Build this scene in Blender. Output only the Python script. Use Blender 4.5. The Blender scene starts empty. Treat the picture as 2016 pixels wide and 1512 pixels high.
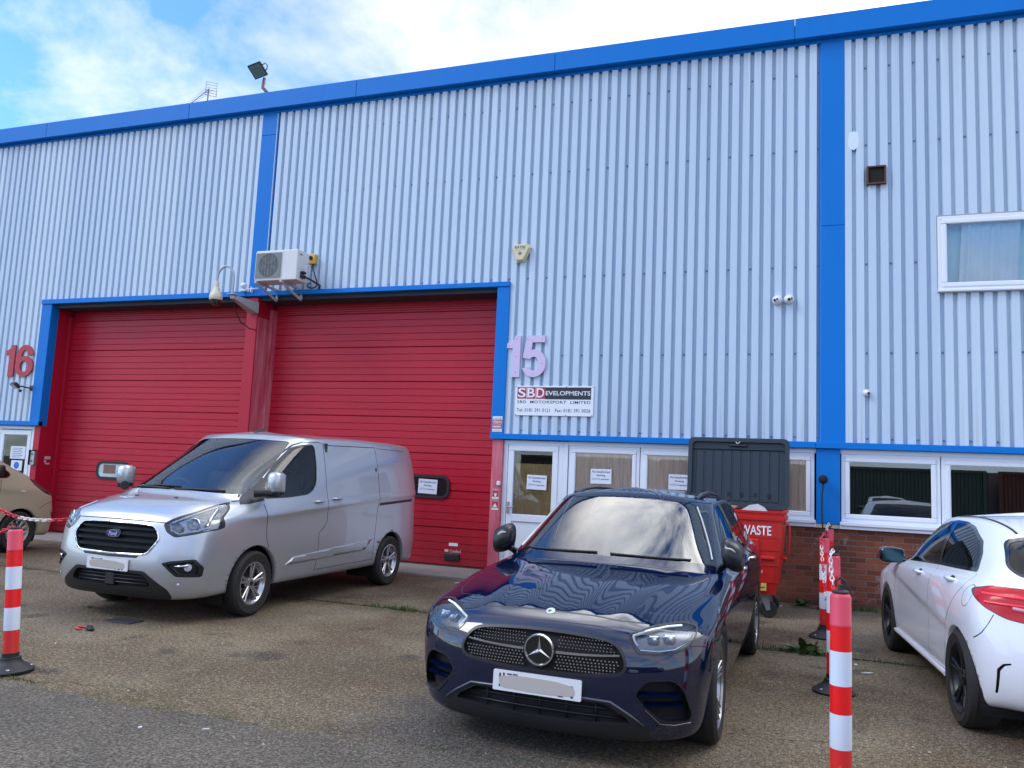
EXPO = 0.86
import bpy, bmesh, math, random
from mathutils import Vector, Matrix
from math import sin, cos, pi, radians, sqrt, atan2
random.seed(7)
SC = bpy.context.scene
COL = SC.collection

# ------------------------------------------------------------------ materials
class NT:
    """small helper to write node trees"""
    def __init__(s, mat):
        s.t = mat.node_tree; s.t.nodes.clear(); s.mat = mat
        s.out = s.n('ShaderNodeOutputMaterial')
    def n(s, typ, ins=None, **kw):
        nd = s.t.nodes.new(typ)
        for k, v in kw.items(): setattr(nd, k, v)
        if ins:
            for k, v in ins.items():
                sock = nd.inputs[k]
                if hasattr(v, 'is_output') or isinstance(v, bpy.types.NodeSocket): s.t.links.new(v, sock)
                else: sock.default_value = v
        return nd
    def noise(s, scale, detail=4, rough=.55, vec=None, dist=0):
        d = {'Scale': scale, 'Detail': detail, 'Roughness': rough, 'Distortion': dist}
        if vec is not None: d['Vector'] = vec
        return s.n('ShaderNodeTexNoise', d).outputs['Fac']
    def ramp(s, fac, stops):
        r = s.n('ShaderNodeValToRGB', {'Fac': fac})
        el = r.color_ramp.elements
        while len(el) > 1: el.remove(el[-1])
        el[0].position = stops[0][0]; el[0].color = c4(stops[0][1])
        for p, c in stops[1:]:
            e = el.new(p); e.color = c4(c)
        return r.outputs['Color']
    def mix(s, fac, a, b, blend='MIX'):
        m = s.n('ShaderNodeMix', data_type='RGBA', blend_type=blend)
        for i, v in ((0, fac), (6, a), (7, b)):
            if isinstance(v, bpy.types.NodeSocket): s.t.links.new(v, m.inputs[i])
            else: m.inputs[i].default_value = v if i == 0 else c4(v)
        return m.outputs[2]
    def math(s, op, a, b=0, clamp=False):
        m = s.n('ShaderNodeMath', operation=op); m.use_clamp = clamp
        for i, v in ((0, a), (1, b)):
            if isinstance(v, bpy.types.NodeSocket): s.t.links.new(v, m.inputs[i])
            else: m.inputs[i].default_value = v
        return m.outputs[0]
    def bump(s, h, strength=.3, dist=.01):
        return s.n('ShaderNodeBump', {'Height': h, 'Strength': strength, 'Distance': dist}).outputs['Normal']
    def obj(s): return s.n('ShaderNodeTexCoord').outputs['Object']
    def pos(s): return s.n('ShaderNodeNewGeometry').outputs['Position']
    def pbsdf(s, **kw):
        names = {'color': 'Base Color', 'rough': 'Roughness', 'metal': 'Metallic', 'normal': 'Normal', 'coat': 'Coat Weight',
                 'coatr': 'Coat Roughness', 'ior': 'IOR', 'spec': 'Specular IOR Level', 'trans': 'Transmission Weight', 'coatior': 'Coat IOR'}
        b = s.n('ShaderNodeBsdfPrincipled', {names[k]: (c4(v) if k == 'color' and not isinstance(v, bpy.types.NodeSocket) else v) for k, v in kw.items()})
        s.t.links.new(b.outputs[0], s.out.inputs[0]); return b
def c4(c): return (c[0], c[1], c[2], 1.0) if len(c) == 3 else c
def lift(c, k): return tuple(min(1, v * k) for v in c)

MATS = {}
def newmat(name):
    m = bpy.data.materials.new(name); m.use_nodes = True; MATS[name] = m
    return m, NT(m)
def plain(name, color, rough=.5, metal=0, var=.12, scale=6, coat=0, bump=0, spec=.5):
    """a real surface: base colour with a little uneven wear and roughness"""
    if name in MATS: return MATS[name]
    m, t = newmat(name)
    n1 = t.noise(scale, 5, .6, t.obj())
    col = t.mix(n1, lift(color, 1 - var), lift(color, 1 + var))
    kw = dict(color=col, rough=t.math('ADD', t.math('MULTIPLY', n1, .15), rough - .07, True), metal=metal, spec=spec)
    if coat: kw['coat'] = coat; kw['coatr'] = .04
    if bump: kw['normal'] = t.bump(t.noise(scale * 25, 3, .6, t.obj()), bump, .004)
    t.pbsdf(**kw); return m
def glass(name, tint=(.8, .85, .87), ior=1.55, rough=0.0, extra=0.0):
    if name in MATS: return MATS[name]
    m, t = newmat(name)
    fr = t.n('ShaderNodeFresnel', {'IOR': ior}).outputs[0]
    if extra: fr = t.math('ADD', fr, extra, True)
    tr = t.n('ShaderNodeBsdfTransparent', {'Color': c4(tint)}).outputs[0]
    gl = t.n('ShaderNodeBsdfGlossy', {'Color': (1, 1, 1, 1), 'Roughness': rough}).outputs[0]
    mx = t.n('ShaderNodeMixShader', {0: fr, 1: tr, 2: gl}).outputs[0]
    t.t.links.new(mx, t.out.inputs[0]); return m

# ------------------------------------------------------------------ geometry
class MB:
    def __init__(s): s.bm = bmesh.new(); s.mi = 0
    def face(s, pts):
        vs = [s.bm.verts.new(p) for p in pts]
        f = s.bm.faces.new(vs); f.material_index = s.mi; return f
    def box(s, x0, x1, y0, y1, z0, z1, bev=0, seg=1, rot=None, at=None):
        g = bmesh.ops.create_cube(s.bm, size=1.0)
        vs = g['verts']
        for v in vs:
            v.co = Vector(((x0 + x1) / 2 + v.co.x * (x1 - x0), (y0 + y1) / 2 + v.co.y * (y1 - y0), (z0 + z1) / 2 + v.co.z * (z1 - z0)))
        fs = set(f for v in vs for f in v.link_faces)
        for f in fs: f.material_index = s.mi
        if bev > 0:
            es = list(set(e for v in vs for e in v.link_edges))
            r = bmesh.ops.bevel(s.bm, geom=es, offset=bev, segments=seg, affect='EDGES', profile=.5)
            for f in r['faces']: f.material_index = s.mi
            vs = list(set(v for f in r['faces'] for v in f.verts) | set(v for v in vs if v.is_valid))
        if rot is not None:
            M = rot.to_4x4(); o = Vector(at or (0, 0, 0))
            for v in vs: v.co = M @ v.co + o
        return vs
    def prism(s, poly, d0, d1, axis='y', bev=0):
        """poly in the plane normal to axis: y -> (x,z); x -> (y,z); z -> (x,y)"""
        def P(p, d):
            return {'y': (p[0], d, p[1]), 'x': (d, p[0], p[1]), 'z': (p[0], p[1], d)}[axis]
        a = [s.bm.verts.new(P(p, d0)) for p in poly]; b = [s.bm.verts.new(P(p, d1)) for p in poly]
        n = len(poly); fs = [s.bm.faces.new(a), s.bm.faces.new(b[::-1])]
        for i in range(n): fs.append(s.bm.faces.new((a[i], b[i], b[(i + 1) % n], a[(i + 1) % n])))
        bmesh.ops.recalc_face_normals(s.bm, faces=fs)
        for f in fs: f.material_index = s.mi
        if bev:
            es = [e for e in set(e for f in fs[:2] for e in f.edges)]
            r = bmesh.ops.bevel(s.bm, geom=es, offset=bev, segments=2, affect='EDGES', profile=.5)
            for f in r['faces']: f.material_index = s.mi
        return a + b
    def tube(s, path, r, n=8, caps=True, closed=False):
        path = [Vector(p) for p in path]; rings = []; m = len(path)
        up = None
        for i, p in enumerate(path):
            if closed: d = path[(i + 1) % m] - path[i - 1]
            else: d = path[min(i + 1, m - 1)] - path[max(i - 1, 0)]
            d.normalize()
            if up is None:
                up = Vector((0, 0, 1)) if abs(d.z) < .9 else Vector((1, 0, 0))
            a = d.cross(up)
            if a.length < 1e-4: a = d.cross(Vector((0, 1, 0)))
            a.normalize(); b = a.cross(d).normalized(); up = b
            rr = r[i] if isinstance(r, (list, tuple)) else r
            rings.append([s.bm.verts.new(p + a * (rr * cos(2 * pi * k / n)) + b * (rr * sin(2 * pi * k / n))) for k in range(n)])
        rng = range(m) if closed else range(m - 1)
        for i in rng:
            A = rings[i]; B = rings[(i + 1) % m]
            for k in range(n):
                f = s.bm.faces.new((A[k], B[k], B[(k + 1) % n], A[(k + 1) % n])); f.material_index = s.mi; f.smooth = True
        if caps and not closed:
            f = s.bm.faces.new(rings[0]); f.material_index = s.mi
            f = s.bm.faces.new(rings[-1][::-1]); f.material_index = s.mi
    def lathe(s, prof, n=32, M=None, smooth=True, caps=True):
        """prof: list of (r, h) turned about local z, then moved by matrix M"""
        M = M or Matrix(); rings = []
        for r, h in prof:
            rings.append([s.bm.verts.new(M @ Vector((r * cos(2 * pi * k / n), r * sin(2 * pi * k / n), h))) for k in range(n)])
        fs = []
        for A, B in zip(rings, rings[1:]):
            for k in range(n):
                f = s.bm.faces.new((A[k], A[(k + 1) % n], B[(k + 1) % n], B[k])); f.smooth = smooth; fs.append(f)
        if caps:
            if prof[0][0] > 1e-5: fs.append(s.bm.faces.new(rings[0][::-1]))
            if prof[-1][0] > 1e-5: fs.append(s.bm.faces.new(rings[-1]))
        for f in fs: f.material_index = s.mi
        return fs
    def sphere(s, c, r, sx=1, sy=1, sz=1, u=20, v=12):
        g = bmesh.ops.create_uvsphere(s.bm, u_segments=u, v_segments=v, radius=r)
        for w in g['verts']:
            w.co = Vector((c[0] + w.co.x * sx, c[1] + w.co.y * sy, c[2] + w.co.z * sz))
        for f in set(f for w in g['verts'] for f in w.link_faces): f.smooth = True; f.material_index = s.mi
    def add_mesh(s, me, M):
        n0 = len(s.bm.verts); s.bm.from_mesh(me); s.bm.verts.ensure_lookup_table()
        vs = s.bm.verts[n0:]
        for v in vs: v.co = M @ v.co
        for f in set(f for v in vs for f in v.link_faces): f.material_index = s.mi

def link(o, parent=None):
    COL.objects.link(o)
    if parent is not None: o.parent = parent
    return o
def obj(name, mb, mats, parent=None, smooth=None, label=None, recalc=False):
    bm = mb.bm if isinstance(mb, MB) else mb
    if recalc: bmesh.ops.recalc_face_normals(bm, faces=bm.faces[:])
    me = bpy.data.meshes.new(name)
    bm.to_mesh(me); bm.free()
    for m in (mats if isinstance(mats, (list, tuple)) else [mats]): me.materials.append(m)
    if smooth is not None:
        for p in me.polygons: p.use_smooth = True
        if smooth < 180: me.set_sharp_from_angle(angle=radians(smooth))
    o = bpy.data.objects.new(name, me); link(o, parent)
    if label: o['label'] = label
    return o
def tag(o, label, cat, group=None, kind=None):
    o['label'] = label; o['category'] = cat
    if group: o['group'] = group
    if kind: o['kind'] = kind
    return o
def thing(name, label, cat, loc=(0, 0, 0), rz=0, group=None, scale=1):
    o = bpy.data.objects.new(name, None); o.empty_display_size = .2
    o.location = loc; o.rotation_euler = (0, 0, rz); o.scale = (scale,) * 3
    link(o); return tag(o, label, cat, group)
def struct(name, mb, m, **k):
    o = obj(name, mb, m, **k); o['kind'] = 'structure'; return o
def copy_tree(o, parent=None):
    c = o.copy(); COL.objects.link(c); c.parent = parent
    for ch in list(o.children): copy_tree(ch, c)
    return c

_txt = {}
def text_mesh(body, bold=0.0, shear=0.0, spacing=1.0):
    """outline of a word as a flat mesh, fitted to the unit box 0..1 x 0..1"""
    key = (body, bold, shear, spacing)
    if key in _txt: return _txt[key]
    cu = bpy.data.curves.new('lettering', 'FONT'); cu.body = body; cu.size = 1.0
    cu.offset = bold; cu.shear = shear; cu.space_character = spacing; cu.resolution_u = 4
    o = bpy.data.objects.new('lettering', cu); COL.objects.link(o)
    dg = bpy.context.evaluated_depsgraph_get(); dg.update()
    me = bpy.data.meshes.new_from_object(o.evaluated_get(dg))
    bpy.data.objects.remove(o); bpy.data.curves.remove(cu)
    xs = [v.co.x for v in me.vertices]; ys = [v.co.y for v in me.vertices]
    x0, x1, y0, y1 = min(xs), max(xs), min(ys), max(ys)
    for v in me.vertices:
        v.co.x = (v.co.x - x0) / (x1 - x0); v.co.y = (v.co.y - y0) / (y1 - y0); v.co.z = 0
    me.materials.clear()
    _txt[key] = me; return me
def put_text(mb, body, x0, x1, z0, z1, y, bold=0.0, shear=0.0, spacing=1.0, depth=0, M=None):
    """word lying in the XZ plane, facing -Y, filling the given box; M moves it afterwards"""
    me = text_mesh(body, bold, shear, spacing)
    base = Matrix(((x1 - x0, 0, 0, x0), (0, 0, 1, y), (0, z1 - z0, 0, z0), (0, 0, 0, 1)))
    T = (M @ base) if M is not None else base
    n0 = len(mb.bm.faces); mb.add_mesh(me, T)
    mb.bm.faces.ensure_lookup_table(); fs = mb.bm.faces[n0:]
    want = (T.to_3x3() @ Vector((0, 0, 1))).normalized()
    nrm = (M.to_3x3() @ Vector((0, -1, 0))) if M is not None else Vector((0, -1, 0))
    for f in fs:
        f.normal_update()
        if f.normal.dot(nrm) < 0: f.normal_flip()
    if depth:
        r = bmesh.ops.extrude_face_region(mb.bm, geom=fs)
        for e in r['geom']:
            if isinstance(e, bmesh.types.BMVert): e.co += nrm * depth
    mi = mb.mi
    mb.bm.faces.ensure_lookup_table()
    for f in mb.bm.faces[n0:]: f.material_index = mi
# ================================================================== camera, light, sky
CAMH = 1.56; CAMY = -11.858
R = ((0.94265009, 0.3307596, 0.04482078), (-0.00438633, -0.12199434, 0.9925211), (-0.33375376, 0.9357967, 0.11354716))
cam = bpy.data.cameras.new('camera'); camo = bpy.data.objects.new('camera', cam); COL.objects.link(camo)
cam.sensor_width = 36; cam.lens = 1580.0 / 2016 * 36; cam.clip_end = 2000; cam.clip_start = .05
r_, u_, f_ = [Vector(v) for v in R]
Mc = Matrix((r_, u_, -f_)).transposed().to_4x4(); Mc.translation = (0, CAMY, CAMH); camo.matrix_world = Mc
SC.camera = camo

SUN_AZ = radians(235)      # compass bearing the light comes from, 0 = +Y (into the wall), clockwise
SUN_EL = radians(42)
w = bpy.data.worlds.new('World'); SC.world = w; w.use_nodes = True
t = NT(w); t.t.nodes.clear()
out = t.n('ShaderNodeOutputWorld')
sky = t.n('ShaderNodeTexSky', sky_type='NISHITA', sun_disc=False, sun_elevation=SUN_EL, sun_rotation=SUN_AZ, air_density=1.0, dust_density=.6, ozone_density=2.5)
d = t.n('ShaderNodeTexCoord').outputs['Generated']
sp = t.n('ShaderNodeSeparateXYZ', {0: d})
zz = t.math('ADD', t.math('MAXIMUM', sp.outputs[2], 0.0), .22)
u = t.math('DIVIDE', sp.outputs[0], zz); v = t.math('DIVIDE', sp.outputs[1], zz)
uv = t.n('ShaderNodeCombineXYZ', {0: u, 1: v, 2: 0.0}).outputs[0]
n1 = t.noise(1.7, 9, .58, t.n('ShaderNodeVectorMath', {0: uv, 1: (3.1, 1.7, 0)}, operation='ADD').outputs[0], .25)
n2 = t.noise(.5, 3, .5, t.n('ShaderNodeVectorMath', {0: uv, 1: (1.1, 7.9, 2)}, operation='ADD').outputs[0])
cov = t.math('ADD', t.math('MULTIPLY', n1, .72), t.math('MULTIPLY', n2, .36))
# cloud bank thickens toward the east end of the building
cov = t.math('ADD', cov, t.math('MULTIPLY', t.math('ADD', sp.outputs[0], .44), t.math('MULTIPLY', t.n('ShaderNodeMapRange', {0: sp.outputs[2], 1: .50, 2: .80, 3: .48, 4: .09}).outputs[0], t.math('GREATER_THAN', sp.outputs[1], 0.0))))
mask = t.ramp(cov, [(.45, (0, 0, 0)), (.52, (.45, .45, .45)), (.61, (1, 1, 1))])
shade = t.ramp(t.noise(2.3, 6, .6, uv), [(.3, (.84, .88, .97)), (.62, (1.12, 1.12, 1.12))])
skyc = t.mix(1.0, sky.outputs[0], (.10, .15, .215), 'MULTIPLY')
dt = t.n('ShaderNodeVectorMath', {0: d, 1: Vector((.22, .38, .90)).normalized()}, operation='DOT_PRODUCT').outputs['Value']
glow = t.n('ShaderNodeMapRange', {0: dt, 1: .74, 2: .985, 3: .70, 4: 3.6}, interpolation_type='SMOOTHSTEP').outputs[0]   # thin cloud over the sun, behind the roof
cloud = t.mix(1.0, shade, t.n('ShaderNodeCombineXYZ', {0: t.math('MULTIPLY', glow, 1.0), 1: t.math('MULTIPLY', glow, .985), 2: t.math('MULTIPLY', t.math('POWER', glow, .93), 1.02)}).outputs[0], 'MULTIPLY')
colr = t.mix(mask, skyc, cloud)
bg = t.n('ShaderNodeBackground', {'Color': colr, 'Strength': 1.0})
t.t.links.new(bg.outputs[0], out.inputs[0])
sl = bpy.data.lights.new('sun', 'SUN'); sl.energy = .8; sl.angle = radians(24); sl.color = (1, .95, .88)
so = bpy.data.objects.new('sun', sl); COL.objects.link(so)
sd = Vector((sin(SUN_AZ) * cos(SUN_EL), cos(SUN_AZ) * cos(SUN_EL), sin(SUN_EL)))
so.rotation_euler = sd.to_track_quat('Z', 'Y').to_euler(); so.location = (-8, -14, 16)
SC.view_settings.view_transform = 'Standard'; SC.view_settings.look = 'None'; SC.view_settings.gamma = 1; SC.view_settings.exposure = EXPO

# ================================================================== ground
JOINT = -3.46
def ground_mat():
    m, t = newmat('weathered concrete'); p = t.pos()
    big = t.noise(.55, 5, .6, p, .4); mid = t.noise(2.6, 6, .65, p); fine = t.math('ADD', t.math('MULTIPLY', t.noise(34, 3, .75, p), .5), t.math('MULTIPLY', t.noise(95, 2, .7, p), .5)); grit = t.noise(110, 2, .6, p)
    c = t.ramp(big, [(.25, (.046, .033, .019)), (.45, (.100, .075, .045)), (.60, (.155, .122, .078)), (.78, (.22, .185, .13))])
    c = t.mix(t.math('MULTIPLY', t.math('SUBTRACT', mid, .5), 1.4, True), c, (.032, .024, .016))
    c = t.mix(t.ramp(t.noise(5.5, 6, .7, p, .5), [(.56, (0, 0, 0)), (.72, (.8, .8, .8))]), c, (.19, .16, .12))
    # worn reddish patches and moss where the slab meets walls and joints
    c = t.mix(t.ramp(t.noise(1.3, 4, .6, t.n('ShaderNodeVectorMath', {0: p, 1: (9, 4, 1)}, operation='ADD').outputs[0]), [(.57, (0, 0, 0)), (.7, (.55, .55, .55))]), c, (.105, .055, .034))
    pale = t.ramp(t.noise(.38, 4, .55, t.n('ShaderNodeVectorMath', {0: p, 1: (4.2, 1.4, 7)}, operation='ADD').outputs[0], .8), [(.45, (0, 0, 0)), (.62, (1, 1, 1))])
    c = t.mix(t.math('MULTIPLY', pale, .5), c, t.mix(mid, (.14, .115, .08), (.24, .21, .165)))
    sp = t.n('ShaderNodeSeparateXYZ', {0: p})
    def near(v, c0, wd): return t.math('SUBTRACT', 1.0, t.math('DIVIDE', t.math('ABSOLUTE', t.math('SUBTRACT', v, c0)), wd), True)
    my = t.math('MAXIMUM', near(sp.outputs[1], JOINT, .35), t.math('MAXIMUM', near(sp.outputs[1], -.1, 1.0), near(sp.outputs[1], -7.55, .4)))
    mossn = t.math('MULTIPLY', my, t.ramp(t.noise(4, 5, .7, p), [(.4, (0, 0, 0)), (.62, (1, 1, 1))]))
    c = t.mix(t.math('MULTIPLY', mossn, .75), c, (.036, .038, .010))
    dk = t.ramp(t.noise(.33, 5, .6, t.n('ShaderNodeVectorMath', {0: p, 1: (12.5, 3.1, 2)}, operation='ADD').outputs[0], .6), [(.48, (0, 0, 0)), (.63, (1, 1, 1))]); c = t.mix(t.math('MULTIPLY', dk, .45), c, t.mix(mid, (.055, .042, .026), (.115, .090, .058)))
    wp_ = t.n('ShaderNodeVectorMath', {0: p, 1: t.n('ShaderNodeVectorMath', {0: t.n('ShaderNodeTexNoise', {'Scale': 1.8, 'Detail': 5.0, 'Vector': p}).outputs['Color'], 1: (.7, .7, 0)}, operation='MULTIPLY').outputs[0]}, operation='ADD').outputs[0]
    ck = t.n('ShaderNodeTexVoronoi', {'Scale': .22, 'Vector': wp_}, feature='DISTANCE_TO_EDGE').outputs['Distance']
    c = t.mix(t.math('MULTIPLY', t.math('MULTIPLY', t.math('LESS_THAN', ck, .0022), t.math('GREATER_THAN', big, .56)), .55), c, (.02, .017, .012))
    car_shade = t.math('SUBTRACT', 1.0, t.n('ShaderNodeVectorMath', {0: t.n('ShaderNodeVectorMath', {0: p, 1: (1.75, 7.0, 0)}, operation='ADD').outputs[0]}, operation='LENGTH').outputs['Value'], True)
    car_shade = t.ramp(t.math('ADD', t.math('MULTIPLY', car_shade, .8), t.math('MULTIPLY', t.math('SUBTRACT', t.noise(2.2, 5, .65, p), .5), .9)), [(.08, (0, 0, 0)), (.35, (1, 1, 1))])
    c = t.mix(t.math('MULTIPLY', car_shade, .72), c, t.mix(mid, (.045, .042, .038), (.11, .10, .09)))      # soft shadow round the navy car's nose, painted into the concrete colour
    oil = t.ramp(t.noise(1.9, 3, .5, t.n('ShaderNodeVectorMath', {0: p, 1: (2, 8, 3)}, operation='ADD').outputs[0]), [(.62, (0, 0, 0)), (.70, (1, 1, 1))]); c = t.mix(t.math('MULTIPLY', oil, .55), c, (.025, .022, .02))
    c = t.mix(1.0, c, t.ramp(fine, [(.36, (.12, .11, .10)), (.50, (1, 1, 1)), (.62, (2.5, 2.42, 2.25))]), 'MULTIPLY')
    # small exposed stones
    vo = t.n('ShaderNodeTexVoronoi', {'Scale': 48.0, 'Vector': p}, feature='F1')
    st = t.math('MULTIPLY', t.math('LESS_THAN', vo.outputs['Distance'], .24), t.math('GREATER_THAN', t.n('ShaderNodeSeparateColor', {0: vo.outputs['Color']})  .outputs[0], .60))
    c = t.mix(t.math('MULTIPLY', st, .7), c, (.40, .34, .25))
    h = t.math('ADD', t.math('MULTIPLY', fine, .6), t.math('ADD', t.math('MULTIPLY', grit, .5), t.math('MULTIPLY', mid, .8)))
    t.pbsdf(color=c, rough=.88, spec=.3, normal=t.bump(h, .8, .016))
    return m
def asphalt_mat():
    m, t = newmat('worn asphalt'); p = t.pos()
    fine = t.noise(55, 3, .75, p); big = t.noise(.9, 4, .6, p)
    c = t.ramp(fine, [(.3, (.022, .019, .015)), (.48, (.072, .064, .052)), (.62, (.165, .148, .122)), (.78, (.30, .275, .23))])
    c = t.mix(1.0, c, t.ramp(big, [(.3, (.72, .70, .68)), (.7, (1.2, 1.17, 1.1))]), 'MULTIPLY')
    vo = t.n('ShaderNodeTexVoronoi', {'Scale': 75.0, 'Vector': p})
    c = t.mix(t.math('MULTIPLY', t.math('LESS_THAN', vo.outputs['Distance'], .3), .3), c, (.22, .21, .195))
    h = t.math('ADD', fine, t.math('MULTIPLY', vo.outputs['Distance'], .8))
    t.pbsdf(color=c, rough=.9, spec=.3, normal=t.bump(h, .7, .012))
    return m
def grid_sheet(x0, x1, y0, y1, z, n=2):
    b = MB(); b.face([(x0, y0, z), (x1, y0, z), (x1, y1, z), (x0, y1, z)]); return b
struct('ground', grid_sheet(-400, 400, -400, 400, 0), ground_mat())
edge = [(-60, -7.55), (-12, -7.55), (-5.2, -7.57), (-4.73, -7.62), (-4.18, -7.65), (-3.64, -7.62), (-3.13, -7.59), (-2.78, -7.58), (-2.4, -7.55), (-2.13, -7.51), (-1.89, -7.47), (-1.64, -7.45), (-1.24, -7.46), (-.6, -7.52), (.2, -7.62), (1.2, -7.6), (4, -7.55), (60, -7.55)]
pts = []
for (a, b_), (c, d_) in zip(edge, edge[1:]):
    n = max(1, min(40, int(abs(c - a) / .03)))
    for k in range(n):
        q = k / n; j = .018 if n > 1 else 0
        xx = a + (c - a) * q; rg = .016 * sin(xx * 5.3 + 1) + .012 * sin(xx * 13.7) + .010 * sin(xx * 31.1 + 2) if n > 1 else 0
        pts.append((xx + random.uniform(-j, j) * .5, b_ + (d_ - b_) * q + rg + random.uniform(-j, j), .004))
pts.append((60, -7.55, .004)); pts += [(60, -60, .004), (-60, -60, .004)]
b = MB(); b.face(pts); bmesh.ops.triangulate(b.bm, faces=b.bm.faces[:]); struct('road', b, asphalt_mat())
# dark open joint between the slabs, with a ragged edge
b = MB(); up, dn = [], []
for k in range(420):
    x = -16 + k * .05; wv = .006 * sin(x * 3.1) + .004 * sin(x * 7.7)
    up.append((x, JOINT + wv + random.uniform(.006, .020), .004)); dn.append((x, JOINT + wv - random.uniform(.006, .020), .004))
for k in range(len(up) - 1): b.face([dn[k], dn[k + 1], up[k + 1], up[k]])
struct('slab_joint', b, plain('joint dirt', (.022, .02, .014), .95, var=.3))
# ---- plants in the joints
GREEN = []
for i, cc in enumerate([(.055, .105, .018), (.085, .145, .03), (.035, .07, .014)]):
    GREEN.append(plain('grass blade %s' % 'abc'[i], cc, .6, var=.3, scale=30))
def blades(cx, cy, rx, ry, n, h, seed, z=.0):
    rnd = random.Random(seed); b = MB()
    for i in range(n):
        a = rnd.uniform(0, 2 * pi); q = sqrt(rnd.random()); x = cx + rx * q * cos(a); y = cy + ry * q * sin(a)
        hh = h * rnd.uniform(.35, 1) * (1.1 - q * .6); yaw = rnd.uniform(0, 2 * pi); lean = rnd.uniform(.1, .9); wd = rnd.uniform(.0025, .005)
        dx, dy = cos(yaw), sin(yaw); b.mi = rnd.choice((0, 0, 1, 2)); prev = None
        for k in range(4):
            s = k / 3; px = x + dx * hh * lean * s * s; py = y + dy * hh * lean * s * s; pz = z + hh * s * (1 - .25 * lean * s); ww = wd * (1 - s * .92)
            cur = ((px - dy * ww, py + dx * ww, pz), (px + dy * ww, py - dx * ww, pz))
            if prev: b.face([prev[0], prev[1], cur[1], cur[0]])
            prev = cur
    return b
def leafy(cx, cy, n, h, r, seed):
    """broad leaved weed: rosette of pointed leaves on short stems"""
    rnd = random.Random(seed); b = MB()
    for i in range(n):
        a = rnd.uniform(0, 2 * pi); el = rnd.uniform(.3, 1.35); L = rnd.uniform(.4, 1) * h; bx = cx + rnd.uniform(-r, r) * .5; by = cy + rnd.uniform(-r, r) * .4
        d = Vector((cos(a) * cos(el), sin(a) * cos(el), sin(el))); sdv = Vector((-sin(a), cos(a), 0)); p0 = Vector((bx, by, .0)); b.mi = rnd.choice((0, 1, 2)); prev = None
        for k in range(6):
            s = k / 5; p = p0 + d * (L * s) + Vector((0, 0, -.35 * L * s * s)); ww = L * .16 * sin(pi * min(1, s * .93 + .04)) + .002
            cur = (p - sdv * ww, p + Vector((0, 0, -.2 * ww)), p + sdv * ww)
            if prev:
                b.face([prev[0], prev[1], cur[1], cur[0]]); b.face([prev[1], prev[2], cur[2], cur[1]])
            prev = cur
    return b
gb = MB()
for a in [(-4.52, JOINT + .02, .20, .07, 130, .075, 1), (-4.16, JOINT - .02, .20, .06, 210, .11, 2), (-3.95, JOINT - .05, .22, .05, 70, .05, 3), (-5.2, JOINT, .5, .04, 90, .04, 4), (-.15, JOINT + .04, .32, .05, 240, .07, 5), (.12, JOINT, .25, .06, 200, .10, 6),
          (.75, JOINT - .02, .45, .04, 170, .05, 7), (-6.9, -5.2, .15, .04, 60, .04, 8), (.85, -.06, .55, .05, 330, .085, 9), (.95, -.1, .4, .06, 160, .11, 15), (-1.7, -7.46, .5, .06, 120, .03, 10), (-5.2, -7.53, .3, .05, 110, .035, 12), (-4.9, -.3, .25, .04, 80, .06, 13), (-3.4, -7.6, .9, .03, 110, .02, 14)]:
    s = blades(*a[:5], a[5], a[6]); me = bpy.data.meshes.new('tmp'); s.bm.to_mesh(me); s.bm.free(); gb.bm.from_mesh(me); bpy.data.meshes.remove(me)
tag(obj('grass', gb, GREEN), 'thin green grass tufts growing in the joints of the concrete yard', 'grass', kind='stuff')
tag(obj('weed', leafy(.10, JOINT + .05, 46, .24, .18, 21), GREEN), 'leafy green weed in the slab joint beside the striped posts', 'weed', 'weeds in the yard')
tag(obj('weed', leafy(.08, -.12, 24, .17, .12, 22), GREEN), 'small weed at the foot of the brick wall right of the bin', 'weed', 'weeds in the yard')
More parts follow.
